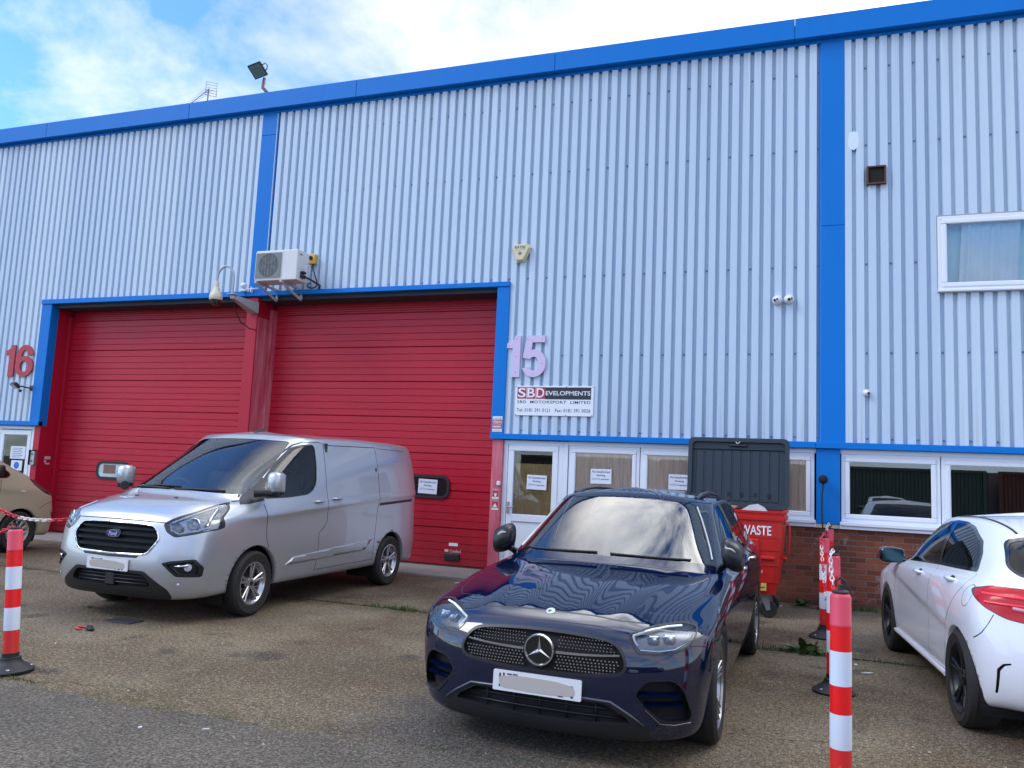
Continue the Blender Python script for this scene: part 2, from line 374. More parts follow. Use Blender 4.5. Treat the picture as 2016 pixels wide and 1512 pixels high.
# ================================================================== building
def steel(name, col, rough=.38, spec=.5, streak=.10):
    m, t = newmat(name); p = t.obj()
    st = t.noise(1, 5, .6, t.n('ShaderNodeMapping', {'Vector': p, 'Scale': (9, 9, .35)}).outputs[0])
    bl = t.noise(.8, 4, .6, p)
    c = t.mix(st, lift(col, 1 - streak), lift(col, 1 + streak))
    c = t.mix(t.math('MULTIPLY', t.ramp(t.noise(1, 6, .7, t.n('ShaderNodeMapping', {'Vector': p, 'Scale': (5, 5, .5)}).outputs[0]), [(.58, (0, 0, 0)), (.8, (1, 1, 1))]), .28), c, lift(col, .6))
    t.pbsdf(color=c, rough=t.math('ADD', t.math('MULTIPLY', bl, .2), rough - .1), spec=spec, normal=t.bump(t.noise(1.6, 2, .5, p), .12, .02))
    return m
def cladding_mat():
    m, t = newmat('pale grey cladding'); p = t.obj(); sp = t.n('ShaderNodeSeparateXYZ', {0: p})
    st = t.noise(1, 5, .6, t.n('ShaderNodeMapping', {'Vector': p, 'Scale': (9, 9, .35)}).outputs[0])
    c = t.mix(st, (.47, .585, .70), (.54, .65, .765))
    sheet = t.n('ShaderNodeTexWhiteNoise', {'W': t.math('FLOOR', t.math('DIVIDE', sp.outputs[0], .932))}, noise_dimensions='1D').outputs['Value']
    c = t.mix(1.0, c, t.ramp(sheet, [(0, (.93, .94, .96)), (.5, (1, 1, 1)), (1, (1.05, 1.03, 1.0))]), 'MULTIPLY')
    dirt = t.ramp(t.noise(1, 6, .72, t.n('ShaderNodeMapping', {'Vector': p, 'Scale': (14, 3, .28)}).outputs[0]), [(.60, (0, 0, 0)), (.78, (1, 1, 1))])
    c = t.mix(t.math('MULTIPLY', dirt, .35), c, (.24, .28, .33))
    eav = t.math('MULTIPLY', t.math('SUBTRACT', sp.outputs[2], 6.9), .8, True); es = t.ramp(t.noise(1, 4, .6, t.n('ShaderNodeMapping', {'Vector': p, 'Scale': (22, 4, .2)}).outputs[0]), [(.5, (0, 0, 0)), (.68, (1, 1, 1))]); c = t.mix(t.math('MULTIPLY', t.math('MULTIPLY', eav, es), .45), c, (.27, .29, .31))
    low_ = t.math('SUBTRACT', 1.0, t.math('MULTIPLY', t.math('SUBTRACT', sp.outputs[2], 2.2), 1.1), True); c = t.mix(t.math('MULTIPLY', t.math('MULTIPLY', low_, es), .4), c, (.30, .29, .26))
    speck = t.ramp(t.noise(16, 4, .7, p), [(.70, (0, 0, 0)), (.76, (1, 1, 1))]); c = t.mix(t.math('MULTIPLY', speck, .25), c, (.3, .33, .36))
    t.pbsdf(color=c, rough=.42, spec=.3, normal=t.bump(t.noise(1.3, 3, .5, p), .2, .03)); return m
CLAD = cladding_mat()
BLUE = steel('blue painted steel', (.0, .165, .56), .42, spec=.2, streak=.06)
RED = steel('red painted steel', (.42, .008, .030), .36, spec=.3, streak=.10)
def door_mat():
    m, t = newmat('red door panel'); p = t.obj(); sp = t.n('ShaderNodeSeparateXYZ', {0: p})
    a = t.noise(1, 5, .65, t.n('ShaderNodeMapping', {'Vector': p, 'Scale': (1.2, 1, 5)}).outputs[0]); v_ = t.noise(1, 5, .65, t.n('ShaderNodeMapping', {'Vector': p, 'Scale': (6, 6, .3)}).outputs[0])
    c = t.mix(t.math('ADD', t.math('MULTIPLY', a, .5), t.math('MULTIPLY', v_, .5)), (.35, .005, .020), (.54, .016, .040))
    low = t.math('SUBTRACT', 1.0, t.math('MULTIPLY', sp.outputs[2], .75), True)
    c = t.mix(t.math('MULTIPLY', t.math('MULTIPLY', low, t.noise(3, 6, .7, p)), .8), c, (.10, .035, .035))  # shade of the parked vehicles on the lower door, put into the colour
    sc = t.ramp(t.noise(1, 6, .75, t.n('ShaderNodeMapping', {'Vector': p, 'Scale': (5, 5, 16)}).outputs[0]), [(.66, (0, 0, 0)), (.72, (1, 1, 1))]); c = t.mix(t.math('MULTIPLY', sc, .35), c, (.50, .13, .16))
    t.pbsdf(color=c, rough=t.math('ADD', t.math('MULTIPLY', v_, .25), .26, True), spec=.3, normal=t.bump(t.noise(2.5, 3, .5, p), .10, .02)); return m
DOORRED = door_mat()
def faded():
    m, t = newmat('sun faded red paint'); p = t.obj()
    n = t.noise(1, 6, .65, t.n('ShaderNodeMapping', {'Vector': p, 'Scale': (7, 7, .9)}).outputs[0])
    c = t.ramp(n, [(.3, (.42, .03, .05)), (.5, (.55, .11, .15)), (.68, (.62, .22, .27)), (.8, (.66, .36, .40))])
    c = t.mix(t.ramp(t.noise(14, 5, .7, p), [(.66, (0, 0, 0)), (.76, (1, 1, 1))]), c, (.6, .45, .43))
    t.pbsdf(color=c, rough=.6); return m
FADED = faded()
WHITE = plain('white window plastic', (.72, .76, .82), .35, var=.05, scale=3)
RUBBER = plain('black rubber', (.012, .012, .013), .6, var=.25)
DARK = plain('dark plastic', (.02, .021, .023), .5, var=.2)
GALV = plain('galvanised steel', (.42, .43, .44), .38, .85, var=.18, scale=14)
CREAM = plain('cream plastic', (.62, .56, .42), .45, var=.12, scale=12)
OFFWH = plain('off white painted metal', (.62, .63, .62), .42, var=.08, scale=5)
PAPER = plain('printer paper', (.68, .72, .80), .8, var=.04)
INK = plain('printed ink', (.03, .035, .06), .7)
PLASTW = plain('white plastic', (.72, .73, .75), .3, var=.05)
def brick():
    m, t = newmat('brown brick'); p = t.pos()
    mp = t.n('ShaderNodeMapping', {'Vector': p, 'Rotation': (radians(90), 0, 0)}).outputs[0]
    mp = t.n('ShaderNodeVectorMath', {0: mp, 1: t.n('ShaderNodeVectorMath', {0: t.n('ShaderNodeTexNoise', {'Scale': 6.0, 'Vector': p}).outputs['Color'], 1: (.008, .008, .008)}, operation='MULTIPLY').outputs[0]}, operation='ADD').outputs[0]
    br = t.n('ShaderNodeTexBrick', {'Vector': mp, 'Color1': (.17, .052, .030, 1), 'Color2': (.36, .10, .052, 1), 'Mortar': (.20, .155, .13, 1), 'Scale': 1.0, 'Mortar Size': .008, 'Mortar Smooth': .25, 'Bias': -.1, 'Brick Width': .225, 'Row Height': .075})
    c = br.outputs['Color']
    cell = t.n('ShaderNodeTexWhiteNoise', {'Vector': t.n('ShaderNodeVectorMath', {0: mp, 1: (.225, .075, 1)}, operation='DIVIDE').outputs[0]})
    c = t.mix(t.math('MULTIPLY', t.noise(9, 4, .7, p), .8), c, t.mix(.6, c, (.05, .026, .022)))
    # pale salt bloom in blotches
    ef = t.ramp(t.noise(3.2, 5, .72, p, .6), [(.60, (0, 0, 0)), (.70, (.75, .75, .75))])
    c = t.mix(t.math('MULTIPLY', ef, .75), c, (.46, .36, .36))
    sp = t.n('ShaderNodeSeparateXYZ', {0: p})
    low = t.math('SUBTRACT', 1.0, t.math('MULTIPLY', sp.outputs[2], 5.0), True)
    c = t.mix(t.math('MULTIPLY', low, .6), c, (.03, .028, .016))
    h = t.math('ADD', t.math('MULTIPLY', br.outputs['Fac'], -1.0), t.math('MULTIPLY', t.noise(40, 4, .7, p), .5))
    t.pbsdf(color=c, rough=.85, spec=.3, normal=t.bump(h, .8, .008)); return m
BRICK = brick()

bld = thing('warehouse', 'long pale grey corrugated warehouse with blue trim, two red sectional doors and a brick base', 'warehouse', (0, 0, 0))
PER = .1553; RDG = 0.0; VAL = .058
X0RDG = -.327 + .0   # a valley with screws sits here
def clad(x0, x1, z0, z1, name='cladding_sheet'):
    """trapezoid ribbed sheet: broad flat ridges facing out, narrow valleys"""
    prof = [(-.0165, VAL), (.0165, VAL), (.031, RDG), (PER - .031, RDG)]
    b = MB(); xs = []
    k = int((x0 - X0RDG) / PER) - 2
    while True:
        bx = X0RDG + k * PER
        if bx > x1 + PER: break
        xs += [(bx + a, y) for a, y in prof]; k += 1
    # clip to x0..x1
    o = []
    for (a, ya), (c, yc) in zip(xs, xs[1:]):
        if c <= x0 or a >= x1: continue
        if a < x0: ya = ya + (yc - ya) * (x0 - a) / (c - a); a = x0
        if c > x1: yc = ya + (yc - ya) * (x1 - a) / (c - a); c = x1
        if not o: o.append((a, ya))
        o.append((c, yc))
    nz = max(1, int((z1 - z0) / 1.2)); zs = [z0 + (z1 - z0) * i / nz for i in range(nz + 1)]
    rows = [[b.bm.verts.new((x, y, z)) for x, y in o] for z in zs]
    for ra, rb in zip(rows, rows[1:]):
        for i in range(len(o) - 1): b.bm.faces.new((ra[i], ra[i + 1], rb[i + 1], rb[i]))
    # screws on every second valley
    b.mi = 1
    for zr in (6.443, 4.71, 3.455, 2.275, 7.6):
        if z0 < zr < z1:
            k = int((x0 - X0RDG) / (2 * PER)) - 1
            while X0RDG + 2 * k * PER < x1:
                bx = X0RDG + 2 * k * PER
                if bx > x0 + .03 and bx < x1 - .01: b.box(bx - .013, bx + .013, VAL - .016, VAL + .002, zr - .012, zr + .012, bev=.005)
                k += 1
    return obj(name, b, [CLAD, plain('screw cap', (.17, .24, .32), .5)], bld)
LP0, LP1, RP0, RP1 = -9.385, -9.065, .322, .640
clad(-22, -14.35, 2.2, 8.06); clad(-14.35, LP0, 4.66, 8.06); clad(LP1, -4.33, 4.63, 8.06); clad(-4.33, RP0, 2.2, 8.06)
clad(RP1, 1.785, 2.2, 8.06); clad(1.785, 3.75, 2.2, 4.262); clad(1.785, 3.75, 5.33, 8.06); clad(3.75, 7.5, 2.2, 8.06)
def part(name, mats, f, parent=None, **k):
    b = MB(); f(b); return obj(name, b, mats, parent or bld, **k)
# roof, fascia, back and ends so the shed is solid
part('roof', plain('grey roof sheet', (.3, .31, .33), .6), lambda b: (b.prism([(.0, 8.36), (14, 9.35), (28, 8.3), (28, 8.2), (0, 8.2)], -22, 7.5, 'x')))
part('back_wall', CLAD, lambda b: (b.box(-22, 7.5, 27.7, 27.9, 0, 8.2), b.box(-22, -21.8, .06, 27.7, 0, 8.2), b.box(7.3, 7.5, .06, 27.7, 0, 8.2)))
def fascia(b):
    x = -22.0
    while x < 7.5:
        x2 = min(7.5, x + 3.66)
        b.box(x + .002, x2 - .002, -.12, .10, 8.085, 8.405, bev=.006); x = x2
part('fascia', BLUE, fascia)
part('eaves_trim', BLUE, lambda b: b.box(-22, 7.5, -.008, .06, 8.03, 8.12))
def gutter_back(b): b.box(-22, 7.5, .05, .3, 8.1, 8.38)
part('gutter', DARK, gutter_back)
def pil(x0, x1, z0, z1, zj):
    def f(b):
        for a, c in zip([z0] + zj, zj + [z1]):
            b.box(x0, x1, -.004, .05, a + .002, c - .002, bev=.004)
        b.box(x0 - .03, x0 + .004, .018, .05, z0, z1)
        b.box(x1 - .004, x1 + .03, .018, .05, z0, z1)
    part('pilaster', BLUE, f)
pil(LP0, LP1, 4.64, 8.05, [7.62]); pil(RP0, RP1, 2.2, 8.05, [5.28])
part('drip_flashing', BLUE, lambda b: (b.box(-4.545, .255, -.045, .06, 2.125, 2.212, bev=.006), b.box(.258, 7.5, -.045, .06, 2.125, 2.212, bev=.006)))
part('drip_flashing', BLUE, lambda b: b.box(-22, -14.09, -.045, .06, 2.12, 2.21, bev=.006))
part('door_lintel', BLUE, lambda b: (b.box(-14.36, -9.41, -.05, .06, 4.57, 4.665, bev=.006), b.box(-9.405, -4.325, -.05, .06, 4.57, 4.65, bev=.006)))
part('lintel_soffit', plain('dark soffit', (.03, .032, .04), .7), lambda b: b.box(-14.3, -4.4, .06, .62, 4.50, 4.60))
part('door_jamb', BLUE, lambda b: b.box(-14.355, -14.09, -.03, .16, 2.12, 4.57, bev=.006))
part('door_jamb', BLUE, lambda b: b.box(-4.54, -4.325, -.03, .14, 2.19, 4.57, bev=.006))
part('door_post', RED, lambda b: (b.box(-14.26, -14.10, .03, .52, 0, 4.5, bev=.006), b.box(-14.10, -14.04, .40, .52, 0, 4.4, bev=.004)))
part('door_post', RED, lambda b: (b.box(-9.388, -9.155, .0, .52, 0, 4.55, bev=.008),))
part('door_rail', FADED, lambda b: (b.box(-9.156, -9.149, .03, .355, .0, 4.2), b.box(-9.155, -9.10, .36, .47, 0, 4.4, bev=.006), b.box(-9.10, -9.085, .44, .5, 0, 4.4)), label='pink faded guide rail on the post between the doors')
part('door_post', FADED, lambda b: b.box(-4.51, -4.335, .0, .52, 0, 2.12, bev=.006), label='faded pink steel post beside the white door')
# sectional doors: ribbed red panels
def sect_door(x0, x1, wins):
    d = MB(); y = .50; z = .05; pan = .608
    while z < 4.5:
        zt = min(4.52, z + pan)
        # each panel: flat bands with shallow grooves
        nb = 5; hb = (zt - z - .006) / nb
        for i in range(nb):
            a = z + i * hb; c = a + hb
            g0 = .005 if i == 0 else .0008; g1 = .005 if i == nb - 1 else .0008; w0 = .016 if i == 0 else .008
            d.prism([(y + g0, a + .0025), (y - .006, a + w0), (y - .006, c - .002), (y + g1, c - .0005), (y + .03, c - .0005), (y + .03, a + .0025)], x0, x1, 'x')
        d.box(x0, x1, y + .028, y + .05, z, zt); z = zt
    o = obj('sectional_door', d, DOORRED, bld)
    part('door_seal', RUBBER, lambda b: b.box(x0, x1, y - .02, y + .03, .0, .048, bev=.008), o)
    return o
def rrect(x0, x1, z0, z1, r, n=6):
    o = []
    for cx, cz, a0 in ((x1 - r, z1 - r, 0), (x0 + r, z1 - r, 90), (x0 + r, z0 + r, 180), (x1 - r, z0 + r, 270)):
        for k in range(n + 1):
            a = radians(a0 + 90 * k / n); o.append((cx + r * cos(a), cz + r * sin(a)))
    return o
def ring_prism(b, outer, inner, y0, y1):
    n = len(outer)
    A = [b.bm.verts.new((x, y0, z)) for x, z in outer]; B = [b.bm.verts.new((x, y0, z)) for x, z in inner]
    C = [b.bm.verts.new((x, y1, z)) for x, z in outer]; D = [b.bm.verts.new((x, y1, z)) for x, z in inner]
    fs = []
    for i in range(n):
        j = (i + 1) % n
        fs += [b.bm.faces.new((A[i], A[j], B[j], B[i])), b.bm.faces.new((C[i], D[i], D[j], C[j])), b.bm.faces.new((A[i], C[i], C[j], A[j])), b.bm.faces.new((B[i], B[j], D[j], D[i]))]
    for f in fs: f.material_index = b.mi
    bmesh.ops.recalc_face_normals(b.bm, faces=fs)
def door_window(door, x0, x1, z0, z1, dark):
    fr = MB(); ring_prism(fr, rrect(x0, x1, z0, z1, .13), rrect(x0 + .045, x1 - .045, z0 + .045, z1 - .045, .09), .465, .50)
    f = obj('window_frame', fr, RUBBER, door)
    p = MB(); p.prism(rrect(x0 + .03, x1 - .03, z0 + .03, z1 - .03, .10), .481, .492)
    obj('window_pane', p, dark, f)
d16 = sect_door(-14.06, -9.36, None); d15 = sect_door(-9.12, -4.42, None)
PANED = plain('dark acrylic pane', (.012, .014, .018), .12, var=.3, coat=.5)
def milky():
    m, t = newmat('scratched acrylic pane'); p = t.obj()
    c = t.ramp(t.noise(3.5, 3, .6, p), [(.3, (.33, .40, .42)), (.6, (.5, .6, .64)), (.8, (.62, .7, .74))])
    t.pbsdf(color=c, rough=.15, spec=.6); return m
PANEM = milky()
for x in (-13.03, -11.25): door_window(d16, x, x + .80, 1.14, 1.49, PANEM)
for x in (-8.4, -6.28): door_window(d15, x, x + .86, 1.13, 1.51, PANED)
b = MB(); b.box(-12.86, -12.55, .484, .4805, 1.25, 1.42); obj('taped_card', b, plain('brown card', (.20, .12, .09), .8), d16)
# black lift handle, maker's lettering and sticker at the foot of the right door
def handle(b):
    b.box(-5.46, -5.18, .47, .50, .13, .25, bev=.01); b.mi = 1; b.box(-5.43, -5.21, .462, .471, .15, .22, bev=.004)
part('lift_handle', [DARK, RUBBER], handle, d15)
part('handle_recess', DARK, lambda b: b.box(-13.2, -12.9, .47, .50, .2, .3, bev=.01), d16)
def craw(b):
    put_text(b, 'Crawford', -5.36, -5.16, .265, .315, .490, .01)
    b.box(-5.45, -5.385, .488, .491, .27, .31)
part('maker_lettering', plain('white lettering', (.55, .5, .5), .6), craw, d15)
part('sticker', PAPER, lambda b: b.box(-5.38, -5.22, .488, .4925, .37, .42), d15)
# raised concrete apron in front of the doors
part('door_sill', plain('pale concrete', (.26, .25, .225), .85, var=.25, scale=5, bump=.4), lambda b: (b.box(-14.3, -9.3, -.62, .62, -.05, .035, bev=.012), b.box(-9.296, -4.3, -.60, .62, -.05, .035, bev=.012)))

# ---- shop front of unit 15: white door, windows, boarded behind
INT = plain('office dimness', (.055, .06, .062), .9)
CURT = None
def curtain_mat():
    m, t = newmat('beige net blind'); p = t.obj()
    s = t.noise(1, 4, .6, t.n('ShaderNodeMapping', {'Vector': p, 'Scale': (40, 1, 1.2)}).outputs[0])
    c = t.ramp(s, [(.3, (.70, .51, .39)), (.55, (.84, .65, .52)), (.75, (.90, .74, .62))])
    t.pbsdf(color=c, rough=.9); return m
CURT = curtain_mat()
PANE = glass('clear window glass', (.98, .99, .99), 1.6)
PANEDK = glass('grey window glass', (.62, .72, .76), 1.75, 0, .05)
def frame(b, x0, x1, z0, z1, wd, y0, y1, bev=.006):
    b.box(x0, x1, y0, y1, z0, z0 + wd, bev); b.box(x0, x1, y0, y1, z1 - wd, z1, bev)
    b.box(x0, x0 + wd, y0 + .002, y1 - .002, z0 + wd - .004, z1 - wd + .004, bev); b.box(x1 - wd, x1, y0 + .002, y1 - .002, z0 + wd - .004, z1 - wd + .004, bev)
def window(x0, x1, z0, z1, y, inner=(.10, .045), pane=None, parent=None):
    """outer frame, sash and pane"""
    b = MB(); frame(b, x0, x1, z0, z1, .05, y, y + .07); frame(b, x0 + .046, x1 - .046, z0 + .046, z1 - .046, .065, y - .014, y + .05, .012)
    o = obj('window', b, WHITE, parent or bld)
    p = MB(); p.box(x0 + .10, x1 - .10, y + .012, y + .018, z0 + .10, z1 - .10); obj('pane', p, pane or PANE, o)
    return o
YW = .06
# brick base, wood filler, lower pilaster
part('brick_base', BRICK, lambda b: (b.box(-3.30, 7.5, .05, .30, 0, 1.045),))
part('brick_base', BRICK, lambda b: (b.box(-22, -15.2, .05, .30, 0, 1.05),))
part('pilaster', BLUE, lambda b: b.box(.268, .572, .01, .20, 1.10, 2.125, bev=.004))
part('timber_packer', plain('cream timber', (.55, .50, .36), .8, var=.2, scale=8), lambda b: b.box(.24, .61, .02, .20, 1.045, 1.10, bev=.004))
# door of unit 15
dr = MB(); frame(dr, -4.335, -3.36, .03, 2.118, .075, YW - .01, YW + .07); dr.box(-3.362, -3.285, YW - .012, YW + .07, .03, 2.118, bev=.006)
wd = obj('entrance_door', dr, WHITE, bld)
lf = MB(); frame(lf, -4.25, -3.345 - .09, .10, 2.045, .095, YW - .022, YW + .05, .01); lf.box(-4.16, -3.53, YW - .02, YW + .045, .86, .975, bev=.008); lf.box(-4.17, -3.52, YW + .0, YW + .03, .18, .87, bev=.004)
obj('door_leaf', lf, WHITE, wd)
hb = MB(); hb.box(-4.235, -4.20, YW - .045, YW - .02, .98, 1.16, bev=.006); hb.tube([(-4.215, YW - .04, 1.08), (-4.215, YW - .075, 1.08), (-4.10, YW - .078, 1.08)], .010)
obj('door_handle', hb, GALV, wd)
pb = MB(); pb.box(-4.165, -3.52, YW + .006, YW + .012, .97, 1.955); obj('door_pane', pb, PANE, wd)
def wall_strip(b):
    b.box(-3.285, .268, YW - .012, YW + .07, 2.06, 2.125, bev=.005)
part('window_head', WHITE, wall_strip)
for x0, x1 in ((-3.275, -2.185), (-2.175, -1.085), (-1.075, .245)):
    window(x0, x1, 1.145, 2.062, YW)
part('window_sill', WHITE, lambda b: (b.box(-3.285, .262, -.035, .10, 1.098, 1.148, bev=.008), b.box(-3.285, .262, -.01, .10, 1.05, 1.10, bev=.005)))
# unit 14 windows (right): wide ground floor window and one upstairs
part('window_head', WHITE, lambda b: b.box(.574, 7.5, YW - .012, YW + .07, 2.062, 2.125, bev=.005))
window(.585, 1.80, 1.14, 2.064, YW, pane=PANEDK); window(1.81, 3.6, 1.14, 2.064, YW, pane=PANEDK); window(3.61, 5.4, 1.14, 2.064, YW, pane=PANEDK)
part('window_sill', WHITE, lambda b: (b.box(.565, 7.5, -.06, .10, 1.092, 1.142, bev=.008), b.box(.565, 7.5, -.03, .10, 1.047, 1.094, bev=.005)))
up = window(1.80, 3.74, 4.285, 5.315, -.015, pane=glass('upstairs glass', (.85, .92, .95), 1.42, 0, .04))
part('window_trim', plain('grey grimy sealant', (.33, .34, .33), .8, var=.3, scale=14), lambda b: frame(b, 1.783, 3.757, 4.255, 5.338, .035, -.002, .06, .003))
part('window_sill', WHITE, lambda b: b.box(1.79, 3.75, -.06, .03, 4.262, 4.30, bev=.008), up)
# rooms behind the glass
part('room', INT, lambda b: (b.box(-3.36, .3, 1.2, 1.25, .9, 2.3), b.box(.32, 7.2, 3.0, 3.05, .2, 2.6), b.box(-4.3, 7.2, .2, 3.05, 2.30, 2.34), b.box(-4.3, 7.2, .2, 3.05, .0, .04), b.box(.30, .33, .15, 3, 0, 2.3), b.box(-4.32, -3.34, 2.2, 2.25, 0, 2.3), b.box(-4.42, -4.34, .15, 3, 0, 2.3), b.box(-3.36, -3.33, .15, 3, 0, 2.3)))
part('window_backing', plain('pale blue sky reflection', (.50, .86, .97), .9), lambda b: (b.box(1.5, 4.0, .17, .2, 4, 5.6),))  # back panel upstairs; sky reflection in the pane is painted as its colour
def folds(x0, x1, z0, z1, y, amp, n, mat, name, lean=0):
    b = MB(); N = n * 8; top = []; bot = []
    for k in range(N + 1):
        q = k / N; x = x0 + (x1 - x0) * q; a = sin(q * n * 2 * pi) * amp + sin(q * n * 4.3) * amp * .5
        top.append(b.bm.verts.new((x + lean, y + a, z1))); bot.append(b.bm.verts.new((x, y + a, z0)))
    for k in range(N): b.bm.faces.new((bot[k], bot[k + 1], top[k + 1], top[k]))
    return obj(name, b, mat, bld, smooth=180)
folds(-3.2, -2.2, 1.1, 2.1, .092, .005, 17, CURT, 'window_backing'); folds(-2.12, -1.1, 1.1, 2.1, .092, .005, 17, CURT, 'window_backing'); folds(-1.02, .24, 1.1, 2.1, .092, .005, 22, CURT, 'window_backing')
folds(-4.2, -3.5, .85, 1.76, .11, .006, 9, plain('brown packing board', (.46, .30, .12), .85, var=.35, scale=4), 'window_board')
folds(2.05, 2.75, 4.3, 5.3, .075, .018, 6, plain('white net curtain', (.78, .84, .9), .9), 'net_curtain', .06)
# unit 16 door at the far left
lw = MB(); frame(lw, -15.25, -14.27, .05, 2.115, .07, YW - .01, YW + .07); frame(lw, -15.17, -14.34, .12, 2.03, .10, YW - .02, YW + .05, .01); lw.box(-15.1, -14.4, YW - .01, YW + .04, .2, .9)
l16 = obj('entrance_door', lw, WHITE, bld)
lp = MB(); lp.box(-15.09, -14.43, YW + .006, YW + .012, .95, 1.93); obj('door_pane', lp, PANE, l16)
part('room', plain('reddish hallway', (.16, .09, .08), .9), lambda b: (b.box(-16, -14.3, .9, .95, 0, 2.2), b.box(-15.8, -14.3, .1, .95, 2.1, 2.15)))
for x0 in (-16.3, -17.4): window(x0, x0 + 1.03, 1.12, 2.10, YW)
part('window_sill', WHITE, lambda b: b.box(-17.45, -15.27, -.03, .10, 1.07, 1.12, bev=.008))
# small red box on the central post, paint patch on the ribs
part('paint_patch', plain('fresh white touch up paint', (.66, .76, .86), .5, var=.08), lambda b: b.prism([(.685, 6.42), (.682, 6.55), (.70, 6.63), (.76, 6.645), (.81, 6.62), (.825, 6.5), (.815, 6.41), (.76, 6.365), (.72, 6.38)], -.0015, .002))
# ================================================================== things fixed to the wall
def mesh_thing(name, b, mats, label, cat, group=None, **k):
    return tag(obj(name, b, mats, **k), label, cat, group)
# --- floodlight on the roof edge
fl = thing('floodlight', 'large square floodlight on a bent pole at the roof edge', 'floodlight', (-9.36, 0.02, 8.40))
_x = Vector((.354, -.0198, .0596)).normalized(); _z = Vector((-.0503, -.2782, .2074)); _z = (_z - _x * _z.dot(_x)).normalized(); _y = _z.cross(_x)
M = Matrix((_x, _y, _z)).transposed().to_4x4(); M = M @ Matrix.Scale(.78, 4); M.translation = (-.19, -.08, .50)
def tf(b, M):
    for v in b.bm.verts: v.co = M @ v.co
    return b
b = MB(); b.box(-.185, .185, -.02, .035, -.175, .175, bev=.012)
for i in range(6): b.box(-.165 + i * .06, -.15 + i * .06, .03, .075, -.14, .14)
obj('lamp_housing', tf(b, M), DARK, fl)
b = MB(); frame(b, -.185, .185, -.175, .175, .022, -.032, -.018, .004); obj('bezel', tf(b, M), RUBBER, fl)
b = MB(); b.box(-.165, .165, -.026, -.0205, -.153, .153); obj('lens', tf(b, M), plain('greenish lamp glass', (.16, .24, .21), .12, var=.06), fl)
b = MB(); b.box(-.10, .10, -.0285, -.0262, -.09, .09); obj('emitter', tf(b, M), plain('lamp emitter', (.12, .19, .155), .3), fl)
b = MB(); b.tube([M @ Vector(p) for p in [(.185, 0, -.06), (.215, .02, -.06), (.225, .12, -.02), (.215, .12, .06), (.185, 0, .08)]], .010); obj('yoke', b, DARK, fl)
b = MB(); b.tube([(.06, .02, .0), (.0, .0, .08), (-.09, -.02, .17), (-.10, .0, .26), (-.10, .02, .38)], .032, 10); obj('pole', b, plain('brown painted pole', (.13, .07, .065), .5), fl)
b = MB(); b.box(-.05, .16, -.12, .05, .0, .018, bev=.004); obj('base_plate', b, BLUE, fl)
# --- television aerial on the roof behind
ae = thing('tv_aerial', 'thin multi element television aerial standing on the roof behind the eaves', 'aerial', (-14.32, 4.0, 9.42), scale=.72)
AL = plain('dull aluminium', (.16, .16, .17), .4, .7)
b = MB(); b.tube([(0, 0, -1.2), (0, 0, 2.36)], .024); obj('mast', b, AL, ae)
b = MB(); C0 = Vector((.04, 0, 2.36)); C1 = Vector((-.62, -.30, 1.62)); b.tube([C0, C1], .014); dr_ = Vector((.93, -.2, -.33)).normalized()
for i in range(13):
    q = i / 12; c = C0.lerp(C1, .06 + .94 * q); L = .30 - .10 * q; b.tube([c - dr_ * L, c + dr_ * L], .0075, 5)
obj('director_bars', b, AL, ae)
b = MB()
for k in range(6):
    off = Vector((.03, .05, (k - 2.5) * .10)); b.tube([C0 + off - dr_ * .34, C0 + off + dr_ * .34], .009, 5)
for sgn in (-1, 1): b.tube([C0 + Vector((.03, .05, -.26)) + dr_ * .33 * sgn, C0 + Vector((.03, .05, .26)) + dr_ * .33 * sgn], .009, 5)
obj('reflector_grid', b, AL, ae)
# --- dome camera on a swan neck bracket
pz = thing('dome_camera', 'cream dome camera hanging from a grey swan neck pole over the left door', 'camera', (-9.15, -.02, 4.4))
b = MB(); b.mi = 0
b.prism([(.27, -.17), (.30, -.13), (.30, .06), (.26, .05)], -.10, .02, 'y')
bq = MB(); A = [(-.17, -.55, .02), (-.05, -.55, .0), (-.05, -.42, .0), (-.17, -.42, .02)]
# tapered bracket arm: small at the pole, broad at the post
P0 = [(-.12, -.60, .06), (-.04, -.60, .06), (-.04, -.60, .0), (-.12, -.60, .0)]; P1 = [(-.16, .0, .05), (.03, .0, .05), (.03, .0, -.15), (-.16, .0, -.15)]
va = [bq.bm.verts.new(p) for p in P0]; vb = [bq.bm.verts.new(p) for p in P1]
for i in range(4): bq.bm.faces.new((va[i], va[(i + 1) % 4], vb[(i + 1) % 4], vb[i]))
bq.bm.faces.new(va[::-1]); bq.bm.faces.new(vb); bq.box(-.16, .0, -.66, -.54, .06, .075, bev=.004)
obj('bracket', bq, plain('grey powder coat', (.40, .41, .43), .45), pz, recalc=True); b.bm.free()
b = MB(); pth = [(-.08, -.60, .07), (-.08, -.60, .36)]
for k in range(1, 13):
    a = pi * k / 12; pth.append((-.235 + .155 * cos(a), -.60 - .02 * (1 - cos(a)) , .36 + .21 * sin(a)))
pth.append((-.39, -.64, .30)); b.tube(pth, .019, 12)
obj('swan_neck', b, plain('grey painted tube', (.34, .38, .44), .4, .3), pz, smooth=60)
M = Matrix.Translation((-.39, -.64, -.02))
b = MB(); b.lathe([(.028, .33), (.034, .30), (.04, .21), (.055, .20), (.062, .14), (.098, .115), (.112, .05), (.112, .0), (.104, -.012)], 28, M); obj('dome_housing', b, CREAM, pz, smooth=50)
b = MB(); b.lathe([(.104, -.010)] + [(.102 * cos(a), -.012 - .102 * sin(a)) for a in [radians(9 * k) for k in range(1, 11)]], 28, M); obj('dome_lens', b, plain('smoked dome', (.02, .017, .015), .06, coat=1), pz, smooth=80)
